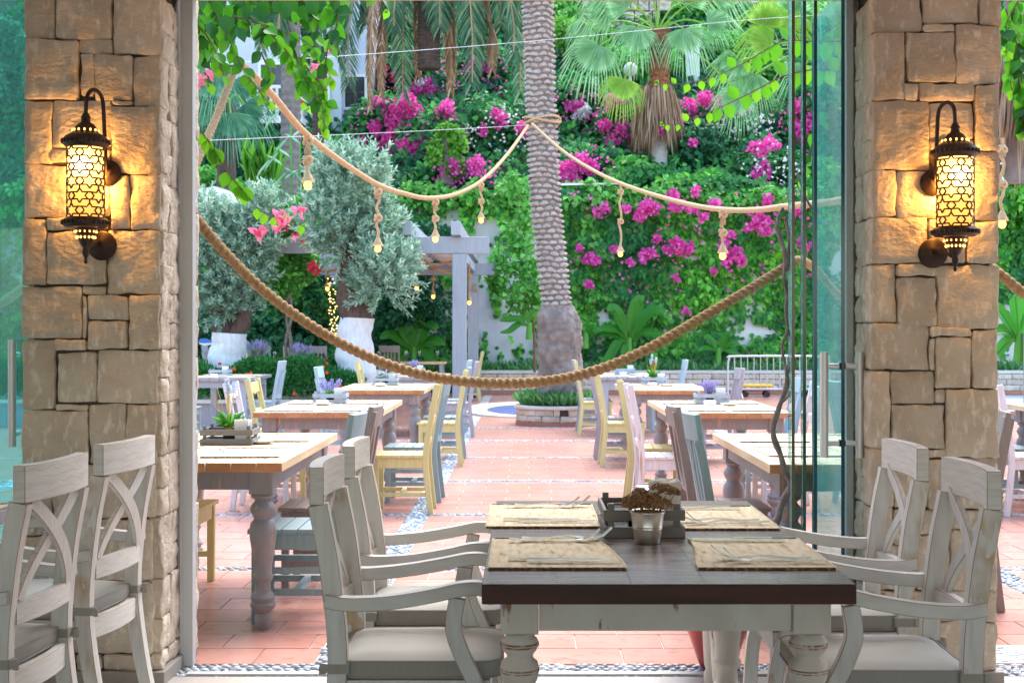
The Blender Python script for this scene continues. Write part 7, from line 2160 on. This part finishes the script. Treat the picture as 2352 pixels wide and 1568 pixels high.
br([(1830, 400), (1850, 450), (1870, 490)], .006, .005, 6.0); br([(1850, 560), (1848, 620), (1840, 700), (1850, 760)], .008, .006, 6.3)

# ================================================================== HANGING BOUGAINVILLEA NEAR THE CAMERA
def big_leaf(L=.075):
    mb = MB(); n_ = 7; vs = []
    wds = [0, .30, .44, .46, .36, .19, 0]
    for i in range(n_):
        f = i / (n_ - 1); w_ = wds[i] * L * .80; y = f * L; z = -.12 * L * f * f
        vs += [(-w_, y, z + .22 * w_), (-w_ * .5, y, z + .06 * w_), (0, y, z), (w_ * .5, y, z + .06 * w_), (w_, y, z + .22 * w_)]
    mb.add(vs, [(i * 5 + j, i * 5 + j + 1, i * 5 + j + 6, i * 5 + j + 5) for i in range(n_ - 1) for j in range(4)])
    return mb
BL = [leaf for leaf in (big_leaf(.075).mesh('leaf_blade', leaf_mat('leaf_a', [(.06, .28, .012)] * 2, .5, .32), 60), big_leaf(.075).mesh('leaf_blade', leaf_mat('leaf_b', [(.11, .38, .015)] * 2, .5, .32), 60),
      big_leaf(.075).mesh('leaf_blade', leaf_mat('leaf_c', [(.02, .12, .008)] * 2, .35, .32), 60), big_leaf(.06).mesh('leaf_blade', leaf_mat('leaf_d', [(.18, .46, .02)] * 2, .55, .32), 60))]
def one_leaf(par, p, direction, facing, s, which=None):
    y = Vector(direction).normalized(); f = Vector(facing); f = (f - y * f.dot(y)).normalized(); x = y.cross(f)
    m = Matrix((x, y, f)).transposed().to_4x4(); m = Matrix.Translation(Vector(p) - par.location) @ m @ Matrix.Scale(s, 4)
    return put('leaf', BL[R.randrange(3) if which is None else which], par, mat=m)
def sprig(par, pts, d, n, s0=1.0, s1=.6, r=.0035, tipn=4, droop=1.0, neat=False):
    P = resample(catmull([W(a, b, d) for a, b in pts], 8), .01)
    MB().tube(P[::2] + [P[-1]], [r * (1 - .7 * i / (len(P[::2]))) for i in range(len(P[::2]) + 1)], 6).build('stem', 'twig', par, world=True)
    for i in range(n):
        f = (i + .3) / n; k = min(len(P) - 1, int(f * len(P))); p = P[k]
        sg = 1 if i % 2 else -1
        if neat:
            dirn = Vector((sg * .12 + R.uniform(-.25, .25), R.uniform(-.15, .1), -1)) if i % 5 else Vector((-.5, -.1, .7))
            one_leaf(par, p, dirn, Vector((R.uniform(-.55, .55), -1, R.uniform(-.1, .4))), (s0 + (s1 - s0) * f ** 1.5) * R.uniform(.85, 1.1), 3 if f > .7 or R.random() < .45 else 1)  # brighter blades only: the light on these sprigs put into the colour
            continue
        dirn = Vector((sg * .35 + R.uniform(-.35, .35), R.uniform(-.4, .2), -droop * R.uniform(.5, 1.1) + (.35 if i % 2 else 0)))
        fac = Vector((R.uniform(-1.3, 1.3), -1, R.uniform(-.4, 1.2)))
        one_leaf(par, p, dirn, fac, s0 + (s1 - s0) * f + R.uniform(-.12, .12), 3 if f > .82 else None)
    for i in range(tipn):
        one_leaf(par, P[-1], Vector((R.uniform(-1, .2), -.2, R.uniform(-.6, .8))), (R.uniform(-.5, .5), -1, .3), .28, 3)
    return P
bo = thing('bougainvillea_branch', 'leafy bougainvillea mass with a few pink bracts hanging in at the top left', 'bougainvillea', W(600, -40, 6.3))
D = 6.3
for pts, n_, s0, s1 in (([(430, -30), (520, 30), (600, 55), (700, 95), (760, 160)], 26, 1.2, .8), ([(480, 0), (520, 80), (560, 160), (600, 215), (620, 240)], 18, 1.15, .9), ([(600, 55), (660, 120), (700, 180), (740, 240), (745, 300)], 22, 1.1, .9),
                        ([(690, -20), (730, 60), (700, 120), (690, 150)], 12, 1.1, .9), ([(760, -20), (775, 50), (755, 100), (750, 160), (770, 190)], 16, 1.2, .9), ([(452, 0), (455, 90), (470, 160), (480, 200)], 14, 1.2, .9),
                        ([(560, -20), (590, 60), (640, 90), (655, 140)], 14, 1.1, .8), ([(440, 40), (480, 90), (500, 130), (515, 175)], 12, 1.1, .8), ([(700, 150), (740, 200), (750, 250), (738, 290)], 12, 1.0, .7), ([(640, 100), (690, 150), (680, 200), (710, 250)], 12, 1.0, .8),
                        ([(800, -30), (880, -10), (890, 15), (888, 30)], 5, 1.1, 1.0), ([(600, 120), (620, 180), (590, 215)], 8, 1.0, .8)):
    sprig(bo, pts, D + R.uniform(-.25, .25), n_, s0, s1, .005, 2)
for i in range(85):
    px_ = 445 + R.random() ** 1.2 * 335; py_ = -50 + R.random() * (115 if px_ < 620 else 75)
    one_leaf(bo, W(px_, py_, D + R.uniform(-.3, .4)), (R.uniform(-.6, .6), R.uniform(-.3, .3), -1), (R.uniform(-1, 1), -1, R.uniform(-.4, 1)), R.uniform(.8, 1.3), R.choice((2, 2, 2, 0)))  # mostly the dark blade, so the shadow near the top is in the colour
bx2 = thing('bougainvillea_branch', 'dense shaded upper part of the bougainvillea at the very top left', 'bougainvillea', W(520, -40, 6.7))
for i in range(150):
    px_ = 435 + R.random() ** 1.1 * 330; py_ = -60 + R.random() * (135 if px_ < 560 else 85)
    one_leaf(bx2, W(px_, py_, 6.75 + R.uniform(-.3, .4)), (R.uniform(-.7, .7), R.uniform(-.4, .3), -1), (R.uniform(-1, 1), -1, R.uniform(-.4, 1)), R.uniform(1.1, 1.75), R.choice((2, 2, 2, 0)))  # shadow of the dense top painted by picking mostly dark blades
for k in range(9):
    MB().tube(catmull([W(430 + k * 35, -60, 6.7), W(460 + k * 33 + R.uniform(-20, 20), -10, 6.7), W(480 + k * 32 + R.uniform(-30, 30), 50 + R.uniform(-20, 30), 6.6)], 5), .005, 5).build('stem', 'twig', bx2, world=True)
def bract(par, px, py, d, s=1.0, n_=3):
    p = W(px, py, d)
    for k in range(n_):
        a = k * 2.1 + R.random(); P_ = np.array([tuple(p)] * 2); U_ = np.array([[math.cos(a), -.5, math.sin(a)]] * 2) + sph(2) * .2
        leaf_mesh('bract', P_[:1], U_[:1], np.array([[math.sin(a), -1, math.cos(a)]]), np.array([.036 * s]), .030 * s, 'pink_near', par, fold=.3)
for (px_, py_, s_) in ((462, 182, 1.2), (490, 170, 1.2), (458, 195, 1.0), (724, 158, .9), (758, 118, .6), (765, 190, .5)): bract(bo, px_, py_, 6.1, s_)
b2 = thing('bougainvillea_branch', 'thin bougainvillea sprig with pink bracts at its tip hanging diagonally beside the door post', 'bougainvillea', W(452, 290, 5.9))
sprig(b2, [(448, 285), (480, 325), (515, 385), (560, 440), (600, 485), (650, 505), (700, 520)], 5.9, 17, 1.3, .7, .004, 3, neat=True)
for (px_, py_, s_) in ((592, 528, 1.3), (600, 540, 1.2), (640, 490, 1.0), (648, 515, 1.2), (640, 525, 1.0), (683, 482, .9), (695, 488, 1.0), (668, 505, .6), (680, 548, .6), (650, 498, .9)): bract(b2, px_, py_, 5.85, s_)
b3 = thing('bougainvillea_branch', 'upper of the two thin leafy sprigs reaching in from the glass doors', 'bougainvillea', W(1870, 90, 6.4), 0)
sprig(b3, [(1960, 95), (1870, 95), (1800, 95), (1750, 120), (1700, 150), (1640, 175), (1580, 192), (1510, 192)], 6.2, 17, 1.3, .6, .004, 6, neat=True)
sprig(b3, [(1980, 20), (1920, 60), (1880, 100), (1850, 160)], 6.9, 9, 1.2, 1.0, .004, 0)
b4 = thing('bougainvillea_branch', 'lower of the two thin leafy sprigs reaching in from the glass doors', 'bougainvillea', W(1870, 160, 6.4), 0)
sprig(b4, [(1930, 165), (1870, 160), (1800, 175), (1740, 205), (1680, 235), (1620, 262), (1560, 285), (1522, 285)], 6.3, 18, 1.3, .6, .004, 6, neat=True)
sprig(b4, [(1960, 240), (1910, 250), (1880, 290), (1850, 380), (1840, 450)], 6.9, 10, 1.1, .8, .004, 0)
b5 = thing('bougainvillea_branch', 'dense leafy bougainvillea hanging outside the outer edge of the right pillar', 'bougainvillea', W(2350, 100, 5.9), 0)
for pts, n_ in (([(2310, 20), (2330, 80), (2345, 160), (2350, 240)], 20), ([(2300, 30), (2325, 100), (2320, 180), (2330, 220)], 18), ([(2340, 180), (2350, 250), (2342, 310)], 14), ([(2330, -20), (2360, 40), (2345, 120)], 12), ([(2340, 0), (2310, 60), (2312, 120)], 12)):
    sprig(b5, pts, 6.0 + R.uniform(-.2, .2), n_, 1.1, .9, .004, 1)
b6 = thing('young_leaf_shoot', 'two small green leaves sprouting from the dead branch where the thick rope is tied', 'shoot', W(1800, 590, 5.75))
for (dx, dz) in ((-.6, -.2), (.7, -.3)): one_leaf(b6, W(1800, 585, 5.75), (dx, -.2, dz), (0, -1, .3), .6, 1)
